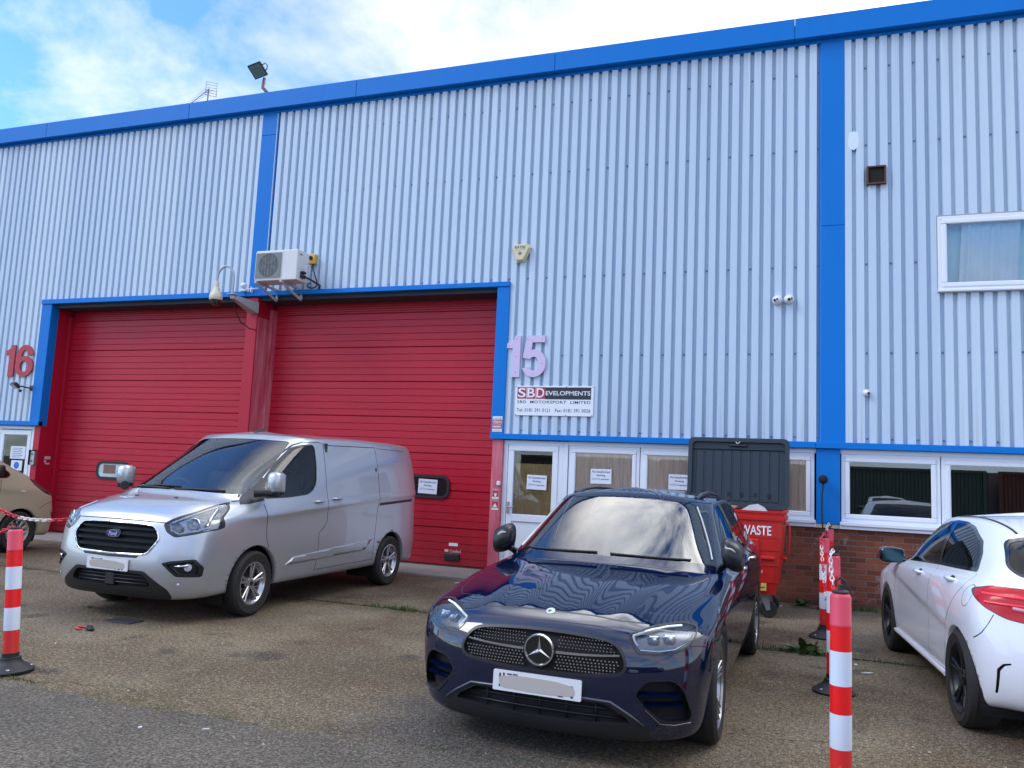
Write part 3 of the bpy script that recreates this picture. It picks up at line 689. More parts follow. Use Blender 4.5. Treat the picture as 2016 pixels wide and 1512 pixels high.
b = MB(); b.tube([(-.09, -.55, .0), (-.11, -.45, -.18), (-.10, -.3, -.36), (-.05, -.12, -.44), (.0, .01, -.45)], .009, 8); obj('cable', b, RUBBER, pz, smooth=80)
# --- little white sounder with a conduit on the flashing
wb = thing('wireless_aerial', 'small white round sensor on the blue lintel beside the swan neck pole', 'sensor', (-9.42, -.05, 4.66))
b = MB(); b.sphere((-.0, -.06, .10), .062, 1.05, .7, .8); obj('sensor_head', b, PLASTW, wb)
b = MB(); b.tube([(.03, -.05, .02), (.32, -.05, .035)], .011); b.box(-.06, .06, -.07, .0, -.01, .03, bev=.01); b.box(.15, .17, -.06, .0, -.03, .07, bev=.003); obj('arm', b, PLASTW, wb)
# --- air conditioner outdoor unit
ac = thing('air_conditioner', 'off white air conditioner outdoor unit on wall brackets above the doors', 'air conditioner', (-8.39, -.44, 4.69))
W2, D2, HH = .42, .16, .53
def acbody(b):
    b.box(-W2, W2, -D2, D2 + .02, 0, HH, bev=.014, seg=2)
    b.box(-W2 - .004, .125, -D2 - .006, -D2 + .004, .028, HH - .028, bev=.004)
    b.box(W2 - .004, W2 + .006, -.10, .08, .22, .43, bev=.004)
b = MB(); acbody(b); obj('casing', b, OFFWH, ac)
b = MB(); b.box(-W2 + .015, .105, -D2 - .009, -D2 - .005, .045, HH - .045); obj('fan_recess', b, plain('dark coil', (.05, .062, .064), .7, var=.35, scale=30), ac)
b = MB()
for i in range(23):
    z = .055 + i * (HH - .11) / 22; b.box(-W2 + .012, .108, -D2 - .017, -D2 - .013, z - .0025, z + .0025)
for i in range(9):
    x = -W2 + .02 + i * (.50 / 8); b.box(x - .003, x + .003, -D2 - .014, -D2 - .010, .045, HH - .045)
obj('grille_bars', b, plain('grey grille wire', (.26, .28, .28), .5), ac)
b = MB(); cx, cz, rr = -.15, HH / 2, .205
outer, oc = [], []
for k in range(48):
    a = 2 * pi * k / 48; q = min(.256 / max(1e-6, abs(cos(a))), (HH / 2 - .045) / max(1e-6, abs(sin(a)))); outer.append((cx + q * cos(a), cz + q * sin(a))); oc.append((cx + rr * cos(a), cz + rr * sin(a)))
ring_prism(b, outer, oc, -D2 - .0125, -D2 - .0095); obj('fan_surround', b, plain('dirty grey grille', (.25, .27, .26), .6, var=.2, scale=20), ac)
b = MB()
for k in range(5):
    a = k * 2 * pi / 5 + .4
    b.prism([(cx + .03 * cos(a), cz + .03 * sin(a)), (cx + .18 * cos(a + .25), cz + .18 * sin(a + .25)), (cx + .185 * cos(a + .75), cz + .185 * sin(a + .75)), (cx + .06 * cos(a + .9), cz + .06 * sin(a + .9))], -D2 - .0095, -D2 - .0085, 'y')
obj('fan_blades', b, plain('fan grey', (.12, .13, .135), .5), ac)
for x in (-W2 + .03, .12):
    b = MB(); b.box(x, x + .035, -.20, .46, -.045, -.005, bev=.003); b.box(x, x + .035, .42, .455, -.20, -.04, bev=.003)
    b.prism([(-.19, -.045), (-.14, -.045), (.43, -.19), (.43, -.235)], x + .005, x + .03, 'x')
    obj('wall_bracket', b, plain('white painted bracket', (.48, .46, .46), .5, var=.2, scale=20), ac)
b = MB(); b.prism([(-.10, .462), (-.06, .468), (-.02, .463), (-.02, .448), (-.10, .448)], W2 + .001, W2 + .003, 'x')
obj('maker_badge', b, plain('maroon badge', (.12, .03, .05), .5), ac)
b = MB(); b.box(W2, W2 + .07, -.06, .04, .13, .17, bev=.01); b.box(W2, W2 + .05, -.06, .05, .055, .12, bev=.01)
b.tube([(W2 + .04, 0, .09), (W2 + .09, .15, .06), (W2 + .12, .38, .02), (W2 + .08, .42, -.10)], .018, 8); obj('pipe_valve', b, DARK, ac, smooth=60)
# --- yellow isolator switch with hanging cable
iso = thing('isolator_switch', 'small yellow rotary isolator switch with looping cable right of the air conditioner', 'switch', (-8.05, -.0, 5.19))
b = MB(); b.box(-.075, .075, -.085, .0, -.09, .09, bev=.012, seg=2); obj('switch_box', b, plain('yellow switch plastic', (.62, .36, .06), .4, var=.08), iso)
b = MB(); b.lathe([(.035, 0), (.035, .02), (.03, .024)], 20, Matrix.Translation((-.005, -.085, .015)) @ Matrix.Rotation(radians(90), 4, 'X')); b.box(-.012, .002, -.125, -.10, -.015, .045, bev=.003); obj('rotary_knob', b, DARK, iso)
b = MB(); b.tube([(.02, -.05, -.085), (.03, -.06, -.16), (.09, -.05, -.32), (.13, -.04, -.44), (.10, -.04, -.50), (.03, -.04, -.52), (-.06, -.03, -.49), (-.08, -.03, -.44), (-.02, -.02, -.42)], .011, 8); obj('black_cable', b, RUBBER, iso, smooth=80)
b = MB(); b.tube([(-.02, -.05, -.085), (-.03, -.04, -.22), (-.08, -.05, -.36), (-.16, -.10, -.42), (-.24, -.16, -.40)], .008, 8); b.box(-.155, -.11, -.01, .0, -.62, .0, bev=.003); obj('white_cable', b, PLASTW, iso, smooth=80)
# --- hexagonal alarm bell box
bx = thing('alarm_box', 'cream hexagonal alarm bell box on the cladding above the number 15', 'alarm', (-4.165, 0, 5.105))
hexo = [(-.165, .085), (-.105, .155), (.115, .155), (.175, .085), (.06, -.15), (-.06, -.15)]; hexi = [(x * .80, z * .80 + .004) for x, z in hexo]
b = MB(); A = [b.bm.verts.new((x, -.02, z)) for x, z in hexo]; A0 = [b.bm.verts.new((x, .0, z)) for x, z in hexo]; B = [b.bm.verts.new((x, -.085, z)) for x, z in hexi]
for i in range(6):
    j = (i + 1) % 6; b.bm.faces.new((A[i], A[j], B[j], B[i])); b.bm.faces.new((A0[i], A0[j], A[j], A[i]))
b.bm.faces.new(B); obj('cover', b, plain('yellowed plastic', (.66, .58, .36), .4, var=.08), bx, recalc=True)
b = MB(); put_text(b, 'RAYSIL', -.095, .098, .062, .108, -.0865, .015, .25)
b.prism([(0, -.045), (.035, -.015), (0, .015), (-.035, -.015)], -.0868, -.0855, 'y'); obj('lettering', b, plain('dark blue print', (.03, .05, .10), .6), bx)
b = MB(); b.box(-.08, .085, -.0866, -.086, .036, .042); b.prism([(0, -.032), (.020, -.015), (0, .002), (-.020, -.015)], -.0875, -.0868, 'y'); obj('emblem', b, plain('teal print', (.10, .32, .36), .6), bx)
# --- unit numbers
def arc(cx, cz, rx, rz, a0, a1, n=22): return [(cx + rx * cos(radians(a0 + (a1 - a0) * k / n)), cz + rz * sin(radians(a0 + (a1 - a0) * k / n))) for k in range(n + 1)]
D1 = [[(.02, .70), (.02, .82), (.13, .85), (.19, .90), (.215, 1.0), (.36, 1.0), (.36, 0), (.165, 0), (.165, .70)]]
D5 = [[(.12, 1), (.57, 1), (.57, .835), (.265, .835), (.24, .645)] + arc(.305, .335, .305, .335, 100, -158)[1:] + [(.175, .255)] + arc(.305, .325, .125, .165, -150, 140) + [(.03, .47)]]
D6 = [arc(.31, .325, .31, .325, 0, 360, 40)[:-1], arc(.31, .55, .31, .45, 195, 18, 24) + [(.425, .665)] + arc(.315, .55, .14, .295, 30, 195, 20)]
def digits(name, body, x0, x1, z0, z1, mat, label):
    b = MB(); sx = (x1 - x0) / 1.0; h = z1 - z0
    for ch, ox in zip(body, (0, .40)):
        P_ = {'1': D1, '5': D5, '6': D6}[ch]
        def T(pl): return [(x0 + (ox + px) * sx, z0 + pz * h) for px, pz in pl]
        if ch == '6':
            ring_prism(b, T(P_[0]), T(arc(.31, .325, .145, .175, 0, 360, 40)[:-1]), -.034, -.004); b.prism(T(P_[1]), -.032, -.004, 'y')
        else: b.prism(T(P_[0]), -.034, -.004, 'y')
    b.mi = 1
    for q_, r_h in ((.06, .76), (.26, .93), (.26, .12), (.26, .5), (.52, .92), (.90, .92), (.92, .33), (.70, .08)): 
        if body == '15' or q_ < .3: b.lathe([(.010, 0), (.007, .004), (0, .005)], 8, Matrix.Translation((x0 + q_ * sx, -.0342, z0 + r_h * h)) @ Matrix.Rotation(radians(90), 4, 'X'))
    return mesh_thing(name, b, [mat, GALV], label, 'sign', None)
digits('unit_number', '15', -4.34, -3.685, 3.105, 3.765, plain('lilac painted board', (.60, .50, .70), .6, var=.06), 'large lilac number 15 fixed on the cladding above the white company sign')
digits('unit_number', '16', -15.22, -14.44, 3.10, 3.745, plain('red painted board', (.40, .035, .05), .55, var=.15), 'large red number 16 fixed on the cladding by the left door')
# --- company sign
cs = thing('company_sign', 'white company sign with red and black lettering band below the number 15', 'sign', (-4.155, 0, 2.505))
SW, SH = 1.255, .465
b = MB(); b.box(0, SW, -.016, -.001, 0, SH, bev=.002); obj('board', b, plain('white sign board', (.74, .78, .82), .4, var=.04), cs)
b = MB(); b.box(.030, .485, -.019, -.015, .262, .445); obj('red_band', b, plain('sign red', (.36, .02, .07), .5), cs)
b = MB(); b.box(.486, SW - .04, -.019, -.015, .257, .443); obj('black_band', b, plain('sign black', (.015, .018, .025), .4), cs)
b = MB(); WT = plain('white lettering vinyl', (.74, .76, .80), .5)
for i, ch in enumerate('SBD'): put_text(b, ch, .042 + i * .152, .042 + i * .152 + .125, .282, .43, -.0205, .015)
for i in range(1, 3): b.box(.030 + i * .152 - .004, .030 + i * .152 + .003, -.0203, -.0188, .262, .445)
put_text(b, 'EVELOPMENTS', .495, SW - .05, .318, .385, -.0205, .012)
obj('white_letters', b, WT, cs)
b = MB(); put_text(b, 'SBD  MOTORSPORT  LIMITED', .03, SW - .045, .190, .234, -.0175, .010, 0, 1.1)
put_text(b, 'Tel: 0181 391 0121   Fax: 0181 391 0026', .03, SW - .045, .058, .112, -.0175, .008, 0, 1.12); obj('black_letters', b, plain('sign black ink', (.02, .035, .045), .6), cs)
b = MB()
for x, z in ((.015, SH - .015), (SW * .66, SH - .012), (SW - .015, SH - .015), (.012, .012), (SW * .66, .014), (SW - .02, .012)): b.lathe([(.008, 0), (.005, .004)], 10, Matrix.Translation((x, -.016, z)) @ Matrix.Rotation(radians(90), 4, 'X'))
obj('fixing_screws', b, DARK, cs)
# --- vent
vn = thing('wall_vent', 'small square brown rusted vent opening high on the right cladding', 'vent', (1.045, 0, 5.965))
b = MB(); frame(b, -.125, .125, -.135, .130, .022, -.05, .035, .003); obj('vent_frame', b, plain('rusty brown steel', (.10, .045, .03), .7, var=.3, scale=20), vn)
b = MB(); b.box(-.105, .105, -.02, .03, -.115, .11); obj('vent_hole', b, plain('vent darkness', (.012, .009, .008), .9), vn)
# --- turret cameras
def turret(x, z, label, s=1, yaw=0, one=False):
    t_ = thing('turret_camera', label, 'camera', (x, 0, z), 0, 'small white security cameras on the cladding', s)
    R_ = Matrix.Rotation(radians(90), 4, 'X')
    b = MB(); b.lathe([(.062, -.0), (.062, .02), (.055, .03)], 26, R_); obj('mount', b, PLASTW, t_, smooth=40)
    b = MB(); b.sphere((0, -.045, -.005), .052); obj('ball', b, PLASTW, t_)
    b = MB()
    for dx, dz, r in (((-.02, -.0, .019), (.018, .012, .015)) if not one else ((.014, -.004, .026),)):
        v = Vector((dx + yaw * .02, -.048, dz - .012)).normalized(); b.lathe([(r, 0), (r * .9, .006)], 16, Matrix.Translation(Vector((0, -.045, -.005)) + v * .049) @ v.to_track_quat('Z', 'Y').to_matrix().to_4x4())
    obj('lens', b, plain('camera lens black', (.01, .01, .012), .15, coat=1), t_)
    return t_
turret(-.257, 4.222, 'white turret camera left of its twin on the cladding beside the right pilaster', 1.15, -1); turret(-.100, 4.228, 'white turret camera right of its twin, nearest the right pilaster', 1.15, 1)
tc = turret(.905, 2.90, 'single white ball camera on the cladding just right of the blue pilaster', .78, 1, True)
# --- security light by unit 16
sl_ = thing('security_light', 'small black security floodlight with sensor below the red number 16', 'light', (-14.52, 0, 2.87))
M = Matrix.Translation((-.10, -.20, .03)) @ Matrix.Rotation(radians(-20), 4, 'Z') @ Matrix.Rotation(radians(50), 4, 'X')
b = MB(); b.box(-.11, .11, -.035, .035, -.07, .07, bev=.012); obj('lamp_housing', tf(b, M), DARK, sl_)
b = MB(); b.box(-.095, .095, -.041, -.036, -.055, .055); obj('lens', tf(b, M), plain('pale lamp glass', (.42, .44, .45), .15), sl_)
b = MB(); b.tube([(0.02, -.18, .02), (.08, -.08, -.0), (.12, 0, .0)], .014); b.sphere((.0, -.16, -.07), .03); b.box(.08, .17, -.03, 0, -.05, .05, bev=.008); obj('sensor_arm', b, DARK, sl_, smooth=50)
# --- intercom and stickers, left
ic = thing('entry_phone', 'grey steel entry phone with black hood on the red post by the left door', 'intercom', (-14.165, .0, 1.49))
b = MB(); b.box(-.055, .055, -.035, .03, -.14, .14, bev=.006); obj('panel', b, GALV, ic)
b = MB(); b.box(-.068, .065, -.065, .02, .14, .155, bev=.003); b.box(-.068, -.056, -.06, .02, -.14, .14, bev=.002); obj('hood', b, RUBBER, ic)
b = MB(); b.lathe([(.02, 0), (.018, .005)], 14, Matrix.Translation((.0, -.035, .07)) @ Matrix.Rotation(radians(90), 4, 'X')); b.box(-.02, .02, -.04, -.034, -.08, -.05, bev=.002); obj('call_button', b, DARK, ic)
b = MB(); b.box(-.001, .001, -.07, .07, -.03, .03); b.box(-.001, .001, -.07, -.02, -.09, -.05); b.box(-.001, .001, -.04, .06, -.13, -.10)
mesh_thing('sticker', b, plain('pale pink label', (.6, .42, .46), .7), 'worn pale pink labels stuck on the red door post at the far left', 'sticker').location = (-14.0985, .26, 1.50)
# --- alarm sticker and warning stickers
def sticker(x0, x1, z0, z1, y, name, label, layers):
    t_ = thing(name, label, 'sticker', ((x0 + x1) / 2, y, (z0 + z1) / 2)); W, H = x1 - x0, z1 - z0
    b = MB(); b.box(-W / 2, W / 2, -.002, 0, -H / 2, H / 2); obj('backing', b, plain('white vinyl', (.68, .70, .72), .5, var=.03), t_)
    for i, (nm, mat, fn) in enumerate(layers):
        b = MB(); fn(b, W, H); obj(nm, b, mat, t_)
    return t_
SRED = plain('sticker red', (.45, .03, .05), .5)
def al1(b, W, H): b.box(-W / 2 + .004, W / 2 - .004, -.004, -.002, -.075, .07)
def al2(b, W, H):
    put_text(b, 'Alarm', -W / 2 + .012, W / 2 - .01, .015, .065, -.0052, .015)
    b.box(-W / 2 + .02, W / 2 - .012, -.005, -.004, -.005, .003); b.box(-W / 2 + .01, W / 2 - .02, -.005, -.004, -.045, -.03); b.box(-W / 2 + .02, W / 2 - .015, -.005, -.004, -.062, -.056)
def al3(b, W, H): b.box(-W / 2 + .02, W / 2 - .02, -.003, -.002, -.105, -.099); b.prism([(.03, .09), (.06, .11), (.05, .07)], -.003, -.002, 'y'); b.box(-W / 2 + .02, W / 2 - .06, -.003, -.002, .085, .09)
sticker(-4.515, -4.352, 2.238, 2.482, -.0305, 'alarm_sticker', 'white and red alarm sticker at the foot of the blue door jamb', [('red_field', SRED, al1), ('lettering', WT, al2), ('small_print', plain('grey green print', (.2, .3, .25), .6), al3)])
def h1(b, W, H): b.box(-W / 2 + .004, W / 2 - .004, -.004, -.002, -H / 2 + .035, H / 2 - .004)
def h2(b, W, H):
    b.box(-W / 2 + .018, W / 2 - .018, -.0055, -.004, H / 2 - .022, H / 2 - .014)
    b.prism([(.0, -.045), (.016, -.025), (.028, .012), (.02, .016), (.01, -.005), (.0, .02), (-.01, -.005), (-.02, .016), (-.028, .012), (-.016, -.025)], -.0055, -.004, 'y')
def h3(b, W, H): b.box(-W / 2 + .018, W / 2 - .018, -.0055, -.004, H / 2 - .020, H / 2 - .014); b.prism([(-.038, -.035), (.038, -.035), (0, .03)], -.0055, -.004, 'y')
sticker(-4.475, -4.365, 1.19, 1.345, -.0005, 'warning_sticker', 'red warning sticker with a white hand, upper of two on the pink post', [('red_field', SRED, h1), ('pictogram', WT, h2)])
sticker(-4.475, -4.365, 1.02, 1.175, -.0005, 'warning_sticker', 'red warning sticker with a white triangle, lower of two on the pink post', [('red_field', SRED, h1), ('pictogram', WT, h3)])
b = MB(); b.box(-4.405, -4.345, -.03, .0, 1.40, 1.47, bev=.008); mesh_thing('door_buzzer', b, PLASTW, 'small white door buzzer above the red stickers on the pink post', 'buzzer')
# --- paper notices
def notice(x0, x1, z0, z1, y, label, tilt=0):
    t_ = thing('paper_notice', label, 'notice', ((x0 + x1) / 2, y, (z0 + z1) / 2), 0, 'paper parking notices behind the glass'); t_.rotation_euler = (0, radians(tilt), 0); W, H = x1 - x0, z1 - z0
    b = MB(); b.box(-W / 2, W / 2, -.0015, 0, -H / 2, H / 2); obj('sheet', b, PAPER, t_)
    b = MB(); put_text(b, 'No Unauthorised', -W * .42, W * .42, H * .24, H * .39, -.0028, .012); put_text(b, 'Parking', -W * .2, W * .2, H * -.02, H * .13, -.0028, .02); put_text(b, 'CCTV In operation', -W * .42, W * .40, H * -.27, H * -.12, -.0028, .012)
    obj('lettering', b, plain('navy print', (.06, .075, .16), .7), t_)
notice(-3.935, -3.615, 1.365, 1.588, YW + .003, 'white no parking notice taped on the glass of the white entrance door', 1)
notice(-2.925, -2.605, 1.50, 1.722, YW + .003, 'white no parking notice in the window next to the entrance door', -.5)
notice(-1.755, -1.44, 1.465, 1.687, YW + .003, 'white no parking notice in the window half hidden by the open bin lid', 0)
notice(-5.99, -5.645, 1.20, 1.44, .479, 'white no parking notice on the dark window of the right red door', 1.5)
t_ = thing('door_notice', 'white sheet of small print on the glass of the far left door', 'notice', (-14.67, YW + .003, 1.585))
b = MB(); b.box(-.20, .20, -.0015, 0, -.13, .12); obj('sheet', b, PAPER, t_)
b = MB()
for i in range(6): b.box(-.15, .13 - .03 * (i % 2), -.0025, -.0015, .075 - i * .035, .085 - i * .035)
obj('text_lines', b, plain('navy print', (.06, .075, .16), .7), t_)
t_ = thing('door_notice', 'blue hand washing notice below the white sheet on the far left door', 'notice', (-14.67, YW + .003, 1.325))
b = MB(); b.box(-.15, .15, -.0015, 0, -.10, .10); obj('sheet', b, PAPER, t_)
b = MB(); b.lathe([(.07, 0), (.07, .001)], 24, Matrix.Translation((0, -.0015, 0)) @ Matrix.Rotation(radians(90), 4, 'X')); obj('blue_disc', b, plain('notice blue', (.02, .16, .5), .6), t_)

# ================================================================== waste bin with open lid
BINRED = plain('red bin plastic', (.55, .014, .010), .42, var=.14, scale=5)
LID = plain('black bin lid plastic', (.010, .022, .034), .42, var=.25, scale=8)
bn = thing('waste_bin', 'red four wheeled waste bin with its black lid standing open', 'bin', (-.745, -1.15, 0), radians(-1.5))
def taper(b, sec):
    """stack of rounded rectangles (hx, hy, z)"""
    rings = []
    for hx, hy, z in sec:
        rings.append([b.bm.verts.new((x, y, z)) for x, y in rrect(-hx, hx, -hy, hy, .07, 4)])
    n = len(rings[0])
    for A, B in zip(rings, rings[1:]):
        for i in range(n): b.bm.faces.new((A[i], A[(i + 1) % n], B[(i + 1) % n], B[i]))
    return rings
b = MB(); rg = taper(b, [(.51, .36, .30), (.53, .375, .285), (.545, .39, .42), (.56, .40, .425), (.575, .415, .62), (.587, .425, .625), (.592, .43, .80), (.602, .438, .805), (.607, .445, .95), (.614, .45, .955), (.62, .452, 1.16), (.645, .475, 1.165), (.648, .478, 1.20), (.632, .465, 1.205), (.636, .468, 1.245), (.650, .48, 1.25), (.652, .482, 1.275), (.60, .435, 1.275), (.50, .36, .40)])
b.bm.faces.new(rg[0][::-1]); b.bm.faces.new(rg[-1]); obj('tub', b, BINRED, bn, smooth=30)
b = MB()
for x in (-.3, .26, ): b.box(x - .085, x + .085, -.468, -.43, .76, .94, bev=.012)
b.box(.19, .52, -.462, -.42, .70, .74, bev=.01); b.box(-.52, -.19, -.462, -.42, .70, .74, bev=.01)
obj('lift_pockets', b, BINRED, bn)
for s in (-1, 1):
    b = MB()
    for y in (-.30, -.22): b.tube([(s * .61, y, 1.14), (s * .675, y, 1.13), (s * .685, y, 1.08), (s * .675, y, .78), (s * .66, y, .74), (s * .59, y, .735)], .011, 8)
    b.box(min(s * .60, s * .66), max(s * .60, s * .66), -.32, -.20, .70, .735, bev=.006)
    obj('side_handle', b, BINRED, bn, smooth=50)
b = MB(); put_text(b, 'WASTE', .125, .485, .985, 1.10, -.4575, .018); obj('lettering', b, WT, bn)
b = MB(); put_text(b, 'ene', .28, .385, .535, .575, -.4265, .02); obj('small_lettering', b, WT, bn)
b = MB(); b.box(.30, .43, -.4085, -.402, .33, .42); obj('label_plate', b, plain('yellow label', (.62, .45, .10), .5), bn)
b = MB(); b.box(.34, .41, -.4105, -.4088, .36, .375); obj('label_print', b, plain('dark label print', (.15, .05, .02), .6), bn)
for sx in (-1, 1):
    for sy in (-1, 1):
        cx_, cy_ = sx * .40, sy * .27
        b = MB(); b.box(cx_ - .06, cx_ + .06, cy_ - .06, cy_ + .06, .27, .285, bev=.004); b.prism([(cx_ - .055, .27), (cx_ + .055, .27), (cx_ + .075, .10), (cx_ + .03, .085)], cy_ - .035, cy_ - .03, 'y'); b.prism([(cx_ - .055, .27), (cx_ + .055, .27), (cx_ + .075, .10), (cx_ + .03, .085)], cy_ + .03, cy_ + .035, 'y')
        cst = obj('caster', b, GALV, bn)
        b = MB(); Mw = Matrix.Translation((cx_ + .05, cy_, .10)) @ Matrix.Rotation(radians(90), 4, 'X'); b.lathe([(.07, -.025), (.092, -.025), (.10, -.015), (.10, .015), (.092, .025), (.07, .025)], 26, Mw); obj('tyre', b, RUBBER, cst, smooth=40)
        b = MB(); b.lathe([(.0, -.018), (.03, -.022), (.072, -.018), (.072, .018), (.03, .022), (0, .018)], 26, Mw); obj('hub', b, plain('grey hub', (.4, .41, .42), .5), cst, smooth=40)
ld = MB(); LX = .655; Z0, Z1 = 1.29, 2.20; Y0 = .46
M = Matrix.Translation((0, Y0, Z0)) @ Matrix.Rotation(radians(-5), 4, 'X')
def lidpart(b):
    H = Z1 - Z0
    b.prism(rrect(-LX, LX, -.02, H, .07, 6), .0, .03, 'y')
    ring_prism(b, rrect(-LX, LX, -.02, H, .07, 6), rrect(-LX + .055, LX - .055, .035, H - .055, .05, 6), -.055, .004)
    for i in range(9): b.box(-.50 + i * .122 - .05, -.50 + i * .122 + .05, -.010, .002, .07, H - .16, bev=.006)
    b.box(-LX + .05, LX - .05, -.03, .0, H - .155, H - .135, bev=.004)
    b.box(-.12, .12, -.04, .0, H - .115, H - .075, bev=.01)
    for v in b.bm.verts: v.co = M @ v.co
lb = MB(); lidpart(lb); lo = obj('lid', lb, LID, bn)
b = MB()
for i in range(6):
    x = -.45 + i * .17; b.box(x - .02, x + .02, -.016, -.006, .13, .185)
for v in b.bm.verts: v.co = M @ v.co
obj('lid_slots', b, plain('slot black', (.004, .005, .006), .7), lo)
b = MB(); b.tube([(-.03, -.06, Z1 - Z0 - .055), (-.005, -.075, Z1 - Z0 - .085), (.03, -.06, Z1 - Z0 - .05)], .010)
for v in b.bm.verts: v.co = M @ v.co
obj('lid_lock', b, GALV, lo)
b = MB(); b.box(-.52, -.05, -.36, .2, 1.255, 1.275, rot=Matrix.Rotation(radians(4), 3, 'Y'), at=(0, 0, .0)); b.box(-.3, .18, -.40, -.05, 1.27, 1.29, rot=Matrix.Rotation(radians(-9), 3, 'X'), at=(0, -.05, -.20))
for v in b.bm.verts: v.co += Vector((-.745, -1.15, .03))
mesh_thing('cardboard', b, plain('flattened brown cardboard', (.34, .22, .13), .85, var=.15), 'flattened cardboard sticking out of the red bin', 'cardboard')
b = MB(); b.prism([(.0, 1.25), (.12, 1.33), (.22, 1.35), (.30, 1.31), (.34, 1.26)], -.25, -.10, 'y')
for v in b.bm.verts: v.co += Vector((-.745 + .08, -1.15, .0))
mesh_thing('rubbish_bag', b, plain('white plastic bag', (.6, .62, .64), .4), 'white plastic rubbish poking over the rim of the red bin', 'rubbish')
b = MB(); b.tube([(.355, -.13, .0), (.352, -.13, .5), (.352, -.13, .95), (.335, -.125, 1.25), (.338, -.12, 1.5), (.355, -.12, 1.66)], .010, 8)
o = thing('rod', 'thin black rod with a round ball top leaning on the wall behind the striped posts', 'rod', (0, 0, 0)); obj('stem', b, RUBBER, o, smooth=80)
b = MB(); b.sphere((.352, -.12, 1.70), .062); obj('ball', b, plain('black foam ball', (.012, .013, .016), .9, bump=.5), o)

# ================================================================== striped posts and chains
def scuffed(name, col, rub, dirt=(.12, .08, .06)):
    m, t = newmat(name); p = t.obj(); sp = t.n('ShaderNodeSeparateXYZ', {0: p})
    c = t.mix(t.noise(6, 4, .6, p), lift(col, .92), lift(col, 1.05))
    sc = t.ramp(t.noise(1, 5, .75, t.n('ShaderNodeMapping', {'Vector': p, 'Scale': (26, 26, 9)}).outputs[0]), [(.64, (0, 0, 0)), (.68, (1, 1, 1))]); c = t.mix(t.math('MULTIPLY', sc, .7), c, rub)
    low = t.math('SUBTRACT', 1.0, t.math('MULTIPLY', sp.outputs[2], 2.2), True); c = t.mix(t.math('MULTIPLY', low, t.noise(12, 5, .7, p)), c, dirt)
    t.pbsdf(color=c, rough=.4); return m
PRED = scuffed('orange red plastic', (.80, .006, .008), (.62, .30, .28))
PFADE = plain('faded pink red plastic', (.62, .05, .09), .45, var=.12)
PWHT = scuffed('white reflective tape', (.66, .72, .82), (.42, .42, .44), (.3, .27, .24))
def make_post(label, h=1.05, r=.0505):
    p = thing('delineator_post', label, 'post', (0, 0, 0), 0, 'red and white striped posts round the parking bays')
    n = 32
    b = MB(); b.lathe([(r, .13), (r, h - .16)], n, caps=False); b.lathe([(r + .0015, h - .165), (r + .0015, h - .16)], n, caps=False)
    obj('tube', b, PRED, p)
    b = MB(); b.lathe([(r, h - .16), (r + .001, h - .152), (r, h - .15), (r, h - .02), (r - .006, h - .006), (r - .016, h), (0, h)], n); obj('faded_top', b, PFADE, p, smooth=40)
    for z0 in (h - .445, h - .745):
        b = MB(); b.lathe([(r + .0012, z0), (r + .0012, z0 + .165)], n, caps=False); obj('reflective_band', b, PWHT, p, smooth=40)
    b = MB(); b.lathe([(r - .01, h), (r - .01, h + .008), (r - .018, h + .014), (.012, h + .016), (.010, h + .04), (.0, h + .045)], n); b.tube([(-.02, 0, h + .03), (-.025, 0, h + .055), (0, 0, h + .075), (.025, 0, h + .055), (.02, 0, h + .03)], .006, 8); obj('cap', b, RUBBER, p, smooth=40)
    b = MB(); b.lathe([(.0, .0), (.155, .0), (.16, .015), (.14, .03), (.085, .065), (.07, .085), (.07, .105), (r + .004, .11), (r + .004, .14), (0, .14)], 36); obj('base', b, RUBBER, p, smooth=40)
    for k in range(4):
        a = radians(45 + 90 * k); b = MB(); b.lathe([(.012, 0), (.012, .012), (0, .014)], 8, Matrix.Translation((.13 * cos(a), .13 * sin(a), .026))); obj('fixing_bolt', b, GALV, p)
    return p
p0 = make_post('nearest red and white post, cut off by the bottom edge of the photo'); p0.location = (.215, -7.41, 0)
p1 = copy_tree(p0); p1.location = (.285, -4.90, 0); p1['label'] = 'red and white post directly behind the nearest one, with a white chain hanging on it'
p2 = copy_tree(p0); p2.location = (.295, -2.45, 0); p2['label'] = 'red and white post third from the front in the row beside the white car'
p3 = copy_tree(p0); p3.location = (.43, -.28, 0); p3['label'] = 'farthest red and white post, against the brick wall'
p4 = copy_tree(p0); p4.location = (-5.32, -7.40, 0); p4.rotation_euler = (radians(1), radians(-4.5), .0); p4.scale = (1, 1, .965); p4['label'] = 'lone red and white post at the left edge, on the asphalt boundary'
p5 = copy_tree(p0); p5.location = (-7.33, -4.35, 0); p5.scale = (1, 1, .93); p5['label'] = 'red and white post hidden behind the silver van'
p6 = copy_tree(p0); p6.location = (-9.05, -5.05, 0); p6['label'] = 'red and white post beyond the left edge by the gold car'
p7 = copy_tree(p0); p7.location = (-7.9, -7.45, 0); p7['label'] = 'red and white post beyond the left edge on the asphalt boundary'
CRED = plain('red chain plastic', (.55, .02, .035), .4, var=.1); CWHT = plain('white chain plastic', (.66, .64, .60), .4, var=.08)
